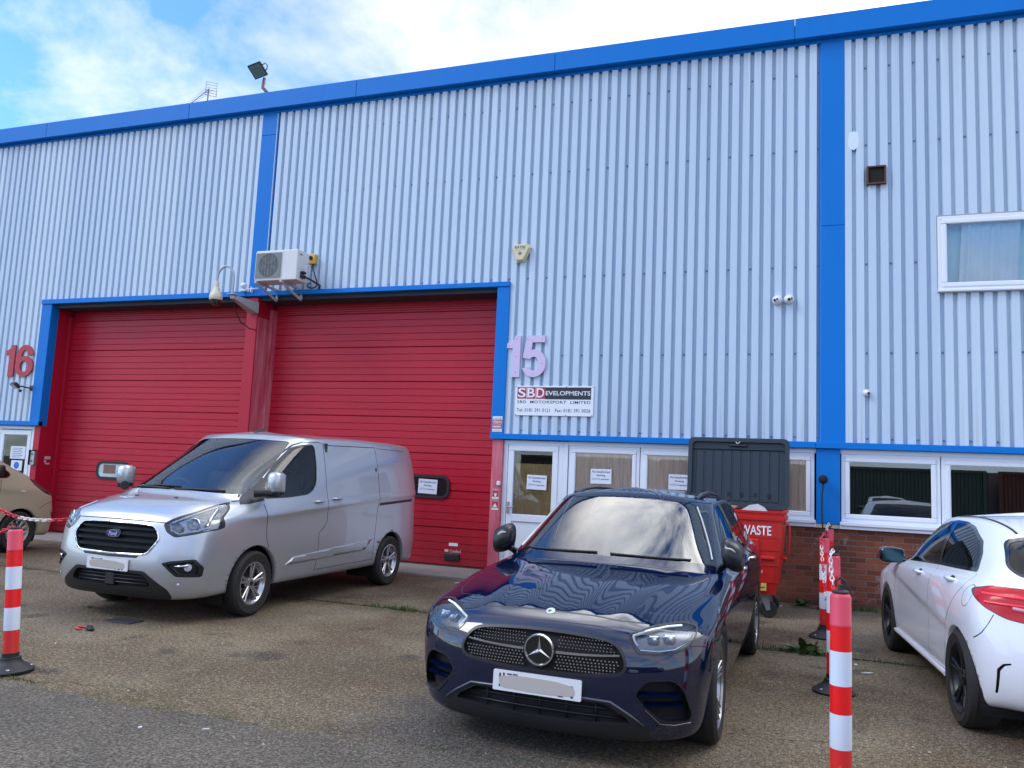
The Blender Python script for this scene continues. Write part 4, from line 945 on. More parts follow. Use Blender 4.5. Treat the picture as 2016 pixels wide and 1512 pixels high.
def chain(label, pts, pattern, L=.048, rw=.0048):
    """plastic chain: every link a closed loop, alternate ones turned a quarter"""
    P = [Vector(p) for p in pts]; seg = []
    dense = []
    for i in range(len(P) - 1):
        p_1 = P[max(i - 1, 0)]; p_2 = P[i]; p_3 = P[i + 1]; p_4 = P[min(i + 2, len(P) - 1)]
        for k in range(20):
            s = k / 20; dense.append(.5 * ((2 * p_2) + (p_3 - p_1) * s + (2 * p_1 - 5 * p_2 + 4 * p_3 - p_4) * s * s + (3 * p_2 - p_1 - 3 * p_3 + p_4) * s ** 3))
    dense.append(P[-1]); step = L * .74; out_ = [dense[0]]; acc = 0
    for a, c in zip(dense, dense[1:]):
        d = (c - a).length; q = step - acc
        while q <= d: out_.append(a.lerp(c, q / d)); q += step
        acc = (acc + d) % step
    b = MB()
    for i in range(len(out_) - 1):
        c = (out_[i] + out_[i + 1]) / 2; t_ = (out_[i + 1] - out_[i]).normalized(); s_ = t_.cross(Vector((.31, .2, .93))).normalized(); q_ = t_.cross(s_)
        w_ = (s_ + q_).normalized() if i % 2 else (s_ - q_).normalized()
        b.mi = pattern(i); loop = []
        for k in range(12):
            a = 2 * pi * k / 12; sx = cos(a); sy = sin(a); loop.append(c + t_ * (L * .5 * (abs(sx) ** .7) * (1 if sx > 0 else -1)) + w_ * (L * .27 * (abs(sy) ** .8) * (1 if sy > 0 else -1)))
        b.tube(loop, rw, 6, closed=True)
    return mesh_thing('chain', b, [CRED, CWHT], label, 'chain', 'plastic chains strung between the posts', smooth=180)
chain('red and white plastic chain sagging in front of the gold car', [(-9.05, -5.05, 1.05), (-8.62, -5.0, .91), (-8.33, -5.0, .845), (-7.95, -5.0, .83), (-7.6, -4.85, .87), (-7.33, -4.35, .99)], lambda i: 1 if 17 <= i <= 26 else 0, L=.062, rw=.0075)
chain('faded pink chain running left from the lone post at the left edge', [(-5.40, -7.42, 1.03), (-5.65, -7.41, .955), (-6.2, -7.42, .87), (-7.0, -7.44, .88), (-7.9, -7.45, 1.05)], lambda i: 0 if (i // 10) % 2 == 0 else 1)
chain('white and red plastic chain hanging down from the second post in the right row', [(.285, -4.93, 1.09), (.262, -4.99, 1.06), (.262, -5.03, .95), (.272, -5.1, .84), (.285, -5.25, .70), (.29, -5.5, .58), (.285, -5.9, .50), (.27, -6.3, .56), (.24, -6.8, .74), (.215, -7.34, 1.06)], lambda i: 1 if i < 9 else 0)
chain('twisted red and white chain hanging on the third post in the right row', [(.30, -2.47, 1.10), (.265, -2.53, 1.05), (.265, -2.6, .9), (.275, -2.8, .72), (.285, -3.3, .52), (.285, -4.2, .6), (.285, -4.85, 1.07)], lambda i: 1 if (i // 5) % 2 == 1 else 0)
chain('short red and white chain tied to the farthest post by the wall', [(.42, -.32, 1.12), (.39, -.40, 1.06), (.37, -.7, .85), (.34, -1.2, .74), (.31, -1.9, .86), (.30, -2.42, 1.10)], lambda i: 1 if i < 4 or 9 < i < 14 else 0)

# ================================================================== litter
b = MB(); lp_ = [(.08 * cos(a) * 1.15, .045 * sin(a), .012) for a in [2 * pi * k / 20 for k in range(17)]]; b.tube(lp_, .010, 8); b.mi = 1; b.box(.05, .13, -.02, .025, .004, .03, bev=.008); b.box(-.02, .05, .03, .06, .004, .035, bev=.008)
o = mesh_thing('strap_clip', b, [plain('red webbing', (.42, .05, .045), .6), RUBBER], 'broken red and black strap clip lying on the concrete before the van', 'clip'); o.location = (-6.09, -6.05, 0); o.rotation_euler = (0, 0, -.2)
b = MB(); b.tube([(.07 * cos(a), .04 * sin(a), .012) for a in [2 * pi * k / 16 for k in range(13)]], .010, 8)
o = mesh_thing('strap_loop', b, MATS['red webbing'], 'piece of red strap at the left edge behind the lone striped post', 'strap'); o.location = (-6.63, -6.55, 0)
b = MB(); b.box(-.16, .16, -.10, .10, .004, .010, bev=.003); o = mesh_thing('drain_cover', b, plain('dark iron', (.035, .037, .04), .6), 'small dark iron cover plate in the concrete in front of the van', 'cover'); o.location = (-6.10, -5.58, 0)
lit = MB(); rnd = random.Random(5)
LT = plain('pale litter', (.55, .55, .54), .7, var=.15)
spots = [(.52, -3.75, .05), (.60, -4.05, .07), (-.35, -3.62, .04), (-4.55, -1.05, .09), (-.18, -.35, .05), (-.02, -3.86, .02), (-3.6, -7.95, .03), (-3.25, -7.8, .025), (-6.9, -6.6, .035), (-6.2, -6.75, .03), (-5.8, -6.6, .02), (-7.0, -4.6, .03)]
for i, (x, y, s) in enumerate(spots):
    b = MB(); n = 6; b.prism([(s * rnd.uniform(.5, 1) * cos(2 * pi * k / n), s * .35 * rnd.uniform(.5, 1) * sin(2 * pi * k / n)) for k in range(n)], .005, .009 + s * .05, 'z')
    o = mesh_thing('litter_scrap', b, LT, 'scrap of pale litter lying flat on the yard surface', 'litter', 'scraps of pale litter on the yard'); o.location = (x, y, 0); o.rotation_euler = (0, 0, rnd.uniform(0, 3))
b = MB(); st = random.Random(11)
for i in range(900):
    x = st.uniform(-7.5, 2.2); y = st.uniform(-8.4, -1.2); s = st.uniform(.003, .009) * (1 if st.random() < .9 else 1.7)
    b.mi = st.choice((0, 0, 1)); g = [b.bm.verts.new((x + s * cos(a) * st.uniform(.6, 1), y + s * sin(a) * st.uniform(.6, 1), .004)) for a in (0, 1.3, 2.5, 3.8, 5.1)]; tpv = b.bm.verts.new((x, y, .004 + s * .8))
    for k in range(5): f = b.bm.faces.new((g[k], g[(k + 1) % 5], tpv)); f.material_index = b.mi
tag(obj('gravel', b, [plain('tan grit', (.34, .29, .21), .9, var=.3), plain('dark grit', (.10, .085, .07), .9, var=.3)]), 'loose stone grit scattered on the yard', 'gravel', kind='stuff')
# ================================================================== vehicles: smooth bodies from a control net, features cut into them
import numpy as np
def _bs(t): return np.array([(1 - t) ** 3, 3 * t ** 3 - 6 * t ** 2 + 4, -3 * t ** 3 + 3 * t ** 2 + 3 * t + 1, t ** 3]) / 6
def _pad(P):
    FL = np.array([1, -1, 1])
    P = np.concatenate([(P[:, 1:2] * FL), P, (P[:, -2:-1] * FL)], 1)
    return np.concatenate([2 * P[:1] - P[1:2], P, P[-2:-1] * FL], 0)
def bsurf(P, su=6, sv=6, it=3, k=.8):
    """smooth surface through a net of points (rows x columns x 3), centre line on y = 0"""
    Q = P.copy(); b0 = _bs(0)[:3]
    for _ in range(it):
        G = _pad(Q); A = b0[0] * G[:-2] + b0[1] * G[1:-1] + b0[2] * G[2:]; A = b0[0] * A[:, :-2] + b0[1] * A[:, 1:-1] + b0[2] * A[:, 2:]
        Q = Q + k * (P - A); Q[:, 0, 1] = 0; Q[:, -1, 1] = 0; Q[-1, :, 1] = 0
    G = _pad(Q); R_, C_ = P.shape[:2]
    def ax(G, n, s):
        out = []
        for i in range(n - 1):
            for t in range(s): w_ = _bs(t / s); out.append(sum(w_[j] * G[i + j] for j in range(4)))
        w_ = _bs(1.0); out.append(sum(w_[j] * G[n - 2 + j] for j in range(4))); return np.array(out)
    S = ax(G, R_, sv); S = ax(S.transpose(1, 0, 2), C_, su).transpose(1, 0, 2)
    S[:, 0, 1] = 0; S[:, -1, 1] = 0; S[-1, :, 1] = 0
    return S
def lower_row(tf_, mid, tr_, zF, zS, zR, xF, yS, xR):
    o = []
    for i, (dx, fy) in enumerate(tf_): o.append((xF + dx, yS * fy, zF + (zS - zF) * max(0, i - 2) / 3))
    for i, (x, fy) in enumerate(mid): o.append((x, yS * fy, zS + (zR - zS) * i / (len(mid))))
    for dx, fy in tr_: o.append((xR + dx, yS * fy, zR))
    return o
def rowpts(s): return [tuple(float(v) for v in p.split(',')) for p in s.split()]
def roof_rows(last, dz, xm, f=.80):
    a = [(xm + (x - xm) * (1 + f) / 2, y * .52, z + dz * .72) for x, y, z in last]; b = [(xm + (x - xm) * f, 0, z + dz) for x, y, z in last]
    return [a, b]
class Body:
    def __init__(s, rows, su=6, sv=6, disp=None):
        S = bsurf(np.array(rows, float), su, sv)
        if disp: S = disp(S)
        bm = s.bm = bmesh.new(); nr, nc = S.shape[:2]
        for sg in (1, -1):
            V = [[bm.verts.new((float(p[0]), float(p[1]) * sg, float(p[2]))) for p in r] for r in S]
            for i in range(nr - 1):
                for j in range(nc - 1):
                    q = (V[i][j], V[i][j + 1], V[i + 1][j + 1], V[i + 1][j])
                    try: bm.faces.new(q if sg > 0 else q[::-1])
                    except ValueError: pass
        bmesh.ops.remove_doubles(bm, verts=bm.verts[:], dist=2e-4)
        bad = [f for f in bm.faces if f.calc_area() < 1e-9]
        if bad: bmesh.ops.delete(bm, geom=bad, context='FACES_ONLY')
        bmesh.ops.recalc_face_normals(bm, faces=bm.faces[:])
        bm.normal_update()
        # outward check
        if sum(f.normal.z for f in bm.faces if f.calc_center_median().z > 1.2) < 0: bmesh.ops.reverse_faces(bm, faces=bm.faces[:])
        for f in bm.faces: f.smooth = True
        s.mats = []
    def view(s, v):
        # returns (project 3d->2d, axis vector, face filter)
        if v == 'L': return (lambda c: (c.x, c.z)), Vector((0, 1, 0)), (lambda f, c: c.y > .25 and f.normal.y > .12)
        if v == 'R': return (lambda c: (c.x, c.z)), Vector((0, 1, 0)), (lambda f, c: c.y < -.25 and f.normal.y < -.12)
        if v == 'F': return (lambda c: (c.y, c.z)), Vector((1, 0, 0)), (lambda f, c: c.x > -1.6 and f.normal.x > .06)
        if v == 'B': return (lambda c: (c.y, c.z)), Vector((1, 0, 0)), (lambda f, c: c.x < -2.2 and f.normal.x < -.06)
        if v == 'T': return (lambda c: (c.x, c.y)), Vector((0, 0, 1)), (lambda f, c: c.z > .6 and f.normal.z > .1)
    def cut(s, poly, v, closed=True):
        pr, ax, flt = s.view(v); xs = [p[0] for p in poly]; ys = [p[1] for p in poly]
        X0, X1, Y0, Y1 = min(xs) - .01, max(xs) + .01, min(ys) - .01, max(ys) + .01
        def bb(f):
            q = [pr(w.co) for w in f.verts]; return min(a for a, _ in q), max(a for a, _ in q), min(b for _, b in q), max(b for _, b in q)
        s.bm.normal_update(); cand = {}
        for f in s.bm.faces:
            c = f.calc_center_median()
            if flt(f, c):
                q = bb(f)
                if q[0] < X1 and q[1] > X0 and q[2] < Y1 and q[3] > Y0: cand[f] = q
        n = len(poly); segs = [(poly[i], poly[(i + 1) % n]) for i in range(n if closed else n - 1)]
        for a, b in segs:
            dx, dy = b[0] - a[0], b[1] - a[1]; L = sqrt(dx * dx + dy * dy)
            if L < 1e-6: continue
            x0, x1, y0, y1 = min(a[0], b[0]) - .002, max(a[0], b[0]) + .002, min(a[1], b[1]) - .002, max(a[1], b[1]) + .002
            hit = [f for f, q in cand.items() if f.is_valid and q[0] < x1 and q[1] > x0 and q[2] < y1 and q[3] > y0]
            if not hit: continue
            nx, ny = -dy / L, dx / L
            if v in 'LR': no = Vector((nx, 0, ny)); co = Vector((a[0], 0, a[1]))
            elif v in 'FB': no = Vector((0, nx, ny)); co = Vector((0, a[0], a[1]))
            else: no = Vector((nx, ny, 0)); co = Vector((a[0], a[1], 0))
            es = set(e for f in hit for e in f.edges); vs = set(w for f in hit for w in f.verts)
            mi = None
            r = bmesh.ops.bisect_plane(s.bm, geom=list(hit) + list(es) + list(vs), dist=1e-5, plane_co=co, plane_no=no)
            for g in r['geom']:
                if isinstance(g, bmesh.types.BMFace) and g.is_valid: cand[g] = bb(g)
        return [f for f in cand if f.is_valid], pr
    def region(s, poly, v):
        fs, pr = s.cut(poly, v); o = []
        n = len(poly)
        for f in fs:
            x, y = pr(f.calc_center_median()); ins = False; j = n - 1
            for i in range(n):
                xi, yi = poly[i]; xj, yj = poly[j]
                if (yi > y) != (yj > y) and x < (xj - xi) * (y - yi) / (yj - yi) + xi: ins = not ins
                j = i
            if ins: o.append(f)
        return o
    def mat(s, fs, i):
        for f in fs: f.material_index = i
    def line(s, pts, v, w=.008, mi=1, closed=False):
        """a panel gap: a thin strip along a polyline, given the dark gap material"""
        n = len(pts); off = []
        for i in range(n):
            a = pts[i - 1] if (i > 0 or closed) else pts[i]; b = pts[(i + 1) % n] if (i < n - 1 or closed) else pts[i]
            dx, dy = b[0] - a[0], b[1] - a[1]; L = sqrt(dx * dx + dy * dy) or 1; off.append((-dy / L * w / 2, dx / L * w / 2))
        for i in range(n if closed else n - 1):
            j = (i + 1) % n
            q = [(pts[i][0] + off[i][0], pts[i][1] + off[i][1]), (pts[j][0] + off[j][0], pts[j][1] + off[j][1]), (pts[j][0] - off[j][0], pts[j][1] - off[j][1]), (pts[i][0] - off[i][0], pts[i][1] - off[i][1])]
            s.mat(s.region(q, v), mi)
    def detach(s, fs, off=0.0, recess=None, axis=None, keep=False):
        """lift the faces out into a mesh of their own, pushed in by off; with recess they become a pocket with walls"""
        nb = bmesh.new(); mp = {}; s.bm.normal_update()
        def gv(w, d):
            k = (w, d)
            if k not in mp: mp[k] = nb.verts.new(w.co - (axis if axis else w.normal) * d)
            return mp[k]
        inn = set(fs); d = off if recess is None else recess
        for f in fs:
            try: g = nb.faces.new([gv(w, d) for w in f.verts]); g.smooth = True
            except ValueError: pass
        if recess is not None:
            for f in fs:
                for e in f.edges:
                    if not all(g in inn for g in e.link_faces) or len(e.link_faces) < 2:
                        a, b = e.verts
                        lp = [l for l in e.link_loops if l.face == f][0]
                        if lp.vert != a: a, b = b, a
                        try: nb.faces.new([gv(a, 0), gv(b, 0), gv(b, d), gv(a, d)])
                        except ValueError: pass
        if not keep: bmesh.ops.delete(s.bm, geom=list(fs), context='FACES')
        nb.normal_update()
        return nb
    def arch(s, x, z, r, side, lip=.05, n=40):
        v = 'L' if side > 0 else 'R'
        poly = [(x + r * cos(2 * pi * k / n), z + r * sin(2 * pi * k / n)) for k in range(n)]
        fs = s.region(poly, v)
        fs = [f for f in fs if abs(f.calc_center_median().y) > .5]; inn = set(fs)
        es = [e for e in set(e for f in fs for e in f.edges) if any(g not in inn for g in e.link_faces)]
        bmesh.ops.delete(s.bm, geom=fs, context='FACES'); es = [e for e in es if e.is_valid]
        r_ = bmesh.ops.extrude_edge_only(s.bm, edges=es)
        for g in r_['geom']:
            if isinstance(g, bmesh.types.BMVert): g.co.y -= side * lip
            if isinstance(g, bmesh.types.BMFace): g.smooth = True
    def finish(s, name, parent, mats):
        tri = [f for f in s.bm.faces if len(f.verts) > 4]
        if tri: bmesh.ops.triangulate(s.bm, faces=tri)
        for w in [w for w in s.bm.verts if not w.link_faces]: s.bm.verts.remove(w)
        return obj(name, s.bm, mats, parent)
    def rayhit(s):
        from mathutils.bvhtree import BVHTree
        return BVHTree.FromBMesh(s.bm)

def smooth_poly(pts, n=6, closed=True):
    """round a polygon through its points (Catmull-Rom)"""
    P = [Vector((p[0], p[1], 0)) for p in pts]; o = []; N = len(P)
    for i in range(N if closed else N - 1):
        a, b, c, d = (P[(i - 1) % N], P[i], P[(i + 1) % N], P[(i + 2) % N]) if closed else (P[max(i - 1, 0)], P[i], P[i + 1], P[min(i + 2, N - 1)])
        for k in range(n):
            t = k / n; q = .5 * ((2 * b) + (c - a) * t + (2 * a - 5 * b + 4 * c - d) * t * t + (3 * b - a - 3 * c + d) * t ** 3); o.append((q.x, q.y))
    if not closed: o.append((P[-1].x, P[-1].y))
    return o
def round_poly(pts, r=.03, n=4):
    o = []; N = len(pts)
    for i in range(N):
        p = Vector(pts[i]); a = Vector(pts[i - 1]) - p; b = Vector(pts[(i + 1) % N]) - p; rr = min(r, a.length * .45, b.length * .45)
        A = p + a.normalized() * rr; B = p + b.normalized() * rr
        for k in range(n + 1):
            t = k / n; q = A * (1 - t) ** 2 + p * 2 * t * (1 - t) + B * t * t; o.append((q.x, q.y))
    return o
def grow(poly, d):
    """offset a polygon outwards by d"""
    n = len(poly); A = sum(poly[i][0] * poly[(i + 1) % n][1] - poly[(i + 1) % n][0] * poly[i][1] for i in range(n)); sg = 1 if A > 0 else -1; o = []
    for i in range(n):
        a, b, c = Vector(poly[i - 1]), Vector(poly[i]), Vector(poly[(i + 1) % n]); u_ = (b - a); w_ = (c - b)
        if u_.length < 1e-6 or w_.length < 1e-6: o.append(tuple(b)); continue
        u_.normalize(); w_.normalize(); n1_ = Vector((u_.y, -u_.x)); n2_ = Vector((w_.y, -w_.x)); m = (n1_ + n2_)
        m = m / max(.35, m.length_squared / 2) / 1.0 if m.length > 1e-6 else n1_
        m = (n1_ + n2_).normalized() * min(2.0, 1 / max(.4, (n1_ + n2_).normalized().dot(n1_)))
        q = b + m * d * sg; o.append((q.x, q.y))
    return o
def mirror(poly): return [(-a, b) for a, b in poly][::-1]
# ---- materials for vehicles
def carpaint(name, col, metal=.0, rough=.4, flake=0, coat=1.0, ior=1.6, dirt=.0, spec=.5):
    m, t = newmat(name); p = t.obj()
    c = t.mix(t.noise(2, 3, .5, p), lift(col, .96), lift(col, 1.04))
    if dirt:
        sp = t.n('ShaderNodeSeparateXYZ', {0: p}); n_ = t.noise(7, 5, .7, p)
        low = t.math('MULTIPLY', t.math('SUBTRACT', .62, sp.outputs[2]), 1.6, True)
        c = t.mix(t.math('MULTIPLY', t.math('MULTIPLY', low, n_), dirt), c, (.16, .13, .09))
    kw = dict(color=c, metal=metal, rough=rough, spec=spec, coat=coat, coatr=.015, coatior=ior)
    t.pbsdf(**kw); return m
TYRE = None
def tyre_mat():
    m, t = newmat('tyre rubber'); p = t.obj()
    t.pbsdf(color=t.mix(t.noise(9, 4, .6, p), (.014, .014, .014), (.035, .033, .031)), rough=.72, spec=.35, normal=t.bump(t.noise(60, 2, .5, p), .2, .003)); return m
TYRE = tyre_mat()
GAP = plain('panel gap', (.006, .006, .007), .8)
BLKTRIM = plain('black exterior trim', (.012, .013, .015), .38, var=.15)
GLOSSBLK = plain('gloss black trim', (.006, .006, .008), .12, coat=1)
CHROME = plain('chrome', (.78, .79, .82), .12, 1.0, var=.04)
LAMPIN = plain('lamp reflector', (.42, .45, .50), .22, .9, var=.3, scale=18)
LAMPDK = plain('lamp dark inner', (.05, .055, .062), .3, .4)
LENS = glass('lamp cover', (.93, .95, .97), 1.5)
SEAT = plain('dark seat cloth', (.06, .063, .07), .85, var=.2)
CABIN = plain('dark cabin plastic', (.035, .037, .041), .7, var=.2)
PLATEW = plain('white number plate', (.68, .70, .72), .4, var=.03)
REDACT = plain('beige redaction patch', (.43, .40, .36), .8, var=.02)  # made-up patch for the redacted plate characters; the real plates carry no card
DRL = plain('clear light guide', (.80, .84, .88), .25)
TINT = glass('privacy glass', (.05, .06, .065), 1.6)
WSG = glass('windscreen glass', (.66, .84, .88), 1.72)
SDG = glass('side window glass', (.40, .46, .46), 1.55)
def wheel(parent, loc, R_, wd, rr, style, rimmat, facing, capmat=None):
    """tyre, rim, brake disc; axle along y, outer face at +y when facing = 1"""
    M = Matrix.Rotation(radians(-90), 4, 'X')
    hw = wd / 2
    b = MB(); b.lathe([(rr - .01, -hw + .02), (rr + .02, -hw + .012), (R_ - .035, -hw), (R_ - .008, -hw + .018), (R_, -hw + .045), (R_, hw - .045), (R_ - .008, hw - .018), (R_ - .035, hw), (rr + .02, hw - .012), (rr, hw - .016), (rr - .012, hw - .03)], 56, M, caps=False)
    root = obj('wheel', b, TYRE, parent, smooth=35); root.location = loc
    if facing < 0: root.rotation_euler = (0, 0, pi)
    # tread grooves as thin dark rings
    b = MB()
    for y in (-.05, -.017, .017, .05): b.lathe([(R_ + .0008, y - .004), (R_ + .0008, y + .004)], 56, M, caps=False)
    obj('tread_grooves', b, RUBBER, root)
    b = MB(); b.lathe([(rr - .012, -hw + .03), (rr - .03, -.02), (rr - .035, hw - .07), (rr - .012, hw - .028), (rr + .004, hw - .018), (rr + .008, hw - .013), (rr - .004, hw - .012), (rr - .014, hw - .026)], 48, M, caps=False)
    ns, kind = style
    def spoke(a, r0, r1, w0, w1, y0, y1, th=.022):
        """tapered bar from hub to rim in the wheel plane, outer face sloping from y0 to y1"""
        ca, sa = cos(a), sin(a)
        def P(r, t_, y): return Vector((r * ca - t_ * sa, y, r * sa + t_ * ca))
        rs = [0, .5, 1.0]; rings = []
        for q in rs:
            r = r0 + (r1 - r0) * q; w_ = w0 + (w1 - w0) * q; y = y0 + (y1 - y0) * q ** 1.4
            rings.append([b.bm.verts.new(P(r, -w_, y - .007)), b.bm.verts.new(P(r, -w_ * .5, y)), b.bm.verts.new(P(r, w_ * .5, y)), b.bm.verts.new(P(r, w_, y - .007)), b.bm.verts.new(P(r, w_ * .7, y - th)), b.bm.verts.new(P(r, -w_ * .7, y - th))])
        fs = []
        for A, B in zip(rings, rings[1:]):
            for i in range(6): fs.append(b.bm.faces.new((A[i], A[(i + 1) % 6], B[(i + 1) % 6], B[i])))
        bmesh.ops.recalc_face_normals(b.bm, faces=fs)
    for k in range(ns):
        a = 2 * pi * k / ns + pi / 2
        if kind == 'pair':
            for d in (-1, 1): spoke(a + d * .15, .045, rr - .012, .016, .013, hw - .035, hw - .022)
        elif kind == 'y':
            for d in (-1, 1): spoke(a + d * .12, .04, rr - .012, .012, .010, hw - .045, hw - .02)
            spoke(a, .04, rr * .55, .022, .016, hw - .042, hw - .034)
        elif kind == 'multi':
            for d in (-1, 0, 1): spoke(a + d * .20, .04, rr - .010, .014, .0085, hw - .05, hw - .018)
        else: spoke(a, .05, rr - .012, .016, .030, hw - .03, hw - .025)
    b.lathe([(0, hw - .034), (.045, hw - .034), (.062, hw - .042), (.07, hw - .07), (.06, hw - .09)], 28, M, caps=False)
    obj('rim', b, rimmat, root, smooth=35)
    b = MB(); b.lathe([(0, hw - .030), (.024, hw - .031), (.029, hw - .036)], 20, M, caps=False); obj('centre_cap', b, capmat or BLKTRIM, root, smooth=40)
    b = MB()
    for k in range(5):
        a = 2 * pi * k / 5 + .3; b.lathe([(.0, hw - .036), (.009, hw - .037), (.009, hw - .05)], 8, Matrix.Translation((.052 * cos(a), 0, .052 * sin(a))) @ M, caps=False)
    obj('wheel_nuts', b, BLKTRIM, root)
    b = MB(); b.lathe([(rr - .04, -.03), (rr - .04, .0), (.0, .0)], 36, M, caps=False); obj('brake_disc', b, plain('brake disc steel', (.07, .07, .072), .5, .6), root)
    return root
def liner(parent, x, z, r, y0, y1):
    b = MB(); n = 28; A, B = [], []
    for k in range(n + 1):
        a = -.5 + (pi + 1.0) * k / n; A.append(b.bm.verts.new((x + r * cos(a), y0, z + r * sin(a)))); B.append(b.bm.verts.new((x + r * cos(a), y1, z + r * sin(a))))
    for k in range(n): b.bm.faces.new((A[k], A[k + 1], B[k + 1], B[k]))
    b.bm.faces.new(B); return obj('wheel_arch_liner', b, GAP, parent)
def plate(parent, M, w_=.52, h_=.111, marks=()):
    b = MB(); b.prism(rrect(-w_ / 2, w_ / 2, -h_ / 2, h_ / 2, .008, 3), -.006, .004, 'y'); p = obj('number_plate', tf(b, M), PLATEW, parent)
    b = MB(); b.prism(round_poly([(-w_ * .42, -h_ * .33), (-w_ * .44, h_ * .2), (-w_ * .2, h_ * .32), (w_ * .2, h_ * .3), (w_ * .42, h_ * .15), (w_ * .43, -h_ * .3), (w_ * .1, -h_ * .40)], .03), -.0085, -.0062, 'y'); obj('plate_mask', tf(b, M), REDACT, p)
    b = MB()
    for x0, x1, z0, z1 in marks: b.box(x0, x1, -.0078, -.0062, z0, z1)
    if marks: obj('plate_characters', tf(b, M), INK, p)
    return p
FRONT = Matrix(((0, -1, 0, 0), (1, 0, 0, 0), (0, 0, 1, 0), (0, 0, 0, 1)))   # turns a panel that faces -Y so that it faces +X (a car's nose)
def seat(parent, x, y, zb, w_=.25, s=1.0):
    b = MB(); b.box(x - .25, x + .25, y - w_, y + w_, zb + .15, zb + .32, bev=.05, seg=2)
    b.box(-.06, .06, -w_ * .95, w_ * .95, 0, .62 * s, bev=.05, seg=2, rot=Matrix.Rotation(radians(-14), 3, 'Y'), at=(x - .22, y, zb + .24))
    o = obj('seat', b, SEAT, parent, smooth=50)
    b = MB(); b.box(-.05, .05, -.13, .13, 0, .18, bev=.045, seg=2, rot=Matrix.Rotation(radians(-10), 3, 'Y'), at=(x - .385, y, zb + .24 + .64 * s))
    b.tube([(x - .36, y - .05, zb + .24 + .58 * s), (x - .385, y - .05, zb + .26 + .66 * s)], .007, 6); b.tube([(x - .36, y + .05, zb + .24 + .58 * s), (x - .385, y + .05, zb + .26 + .66 * s)], .007, 6)
    obj('headrest', b, SEAT, o, smooth=50); return o
def steering(parent, x, y, z):
    b = MB(); M = Matrix.Translation((x, y, z)) @ Matrix.Rotation(radians(-65), 4, 'Y'); b.tube([M @ Vector((.185 * cos(a), .185 * sin(a), 0)) for a in [2 * pi * k / 28 for k in range(28)]], .015, 8, closed=True)
    for a in (0, pi, -pi / 2): b.tube([M @ Vector((.03 * cos(a), .03 * sin(a), -.02)), M @ Vector((.185 * cos(a), .185 * sin(a), 0))], .016, 6)
    b.tube([M @ Vector((0, 0, -.02)), M @ Vector((0, 0, -.35))], .03, 8); return obj('steering_wheel', b, CABIN, parent, smooth=60)
def loft_blob(b, secs, n=20):
    """smooth closed shell through elliptical sections: (centre, ry, rz, power) along x"""
    rings = []
    for (cx_, cy_, cz_), ry, rz, pw in secs:
        rg = []
        for k in range(n):
            a = 2 * pi * k / n; c, s_ = cos(a), sin(a)
            rg.append(b.bm.verts.new((cx_, cy_ + ry * (abs(c) ** pw) * (1 if c > 0 else -1), cz_ + rz * (abs(s_) ** pw) * (1 if s_ > 0 else -1))))
        rings.append(rg)
    fs = []
    for A, B in zip(rings, rings[1:]):
        for k in range(n): fs.append(b.bm.faces.new((A[k], A[(k + 1) % n], B[(k + 1) % n], B[k])))
    fs.append(b.bm.faces.new(rings[0][::-1])); fs.append(b.bm.faces.new(rings[-1]))
    for f in fs: f.smooth = True; f.material_index = b.mi
    bmesh.ops.recalc_face_normals(b.bm, faces=fs)
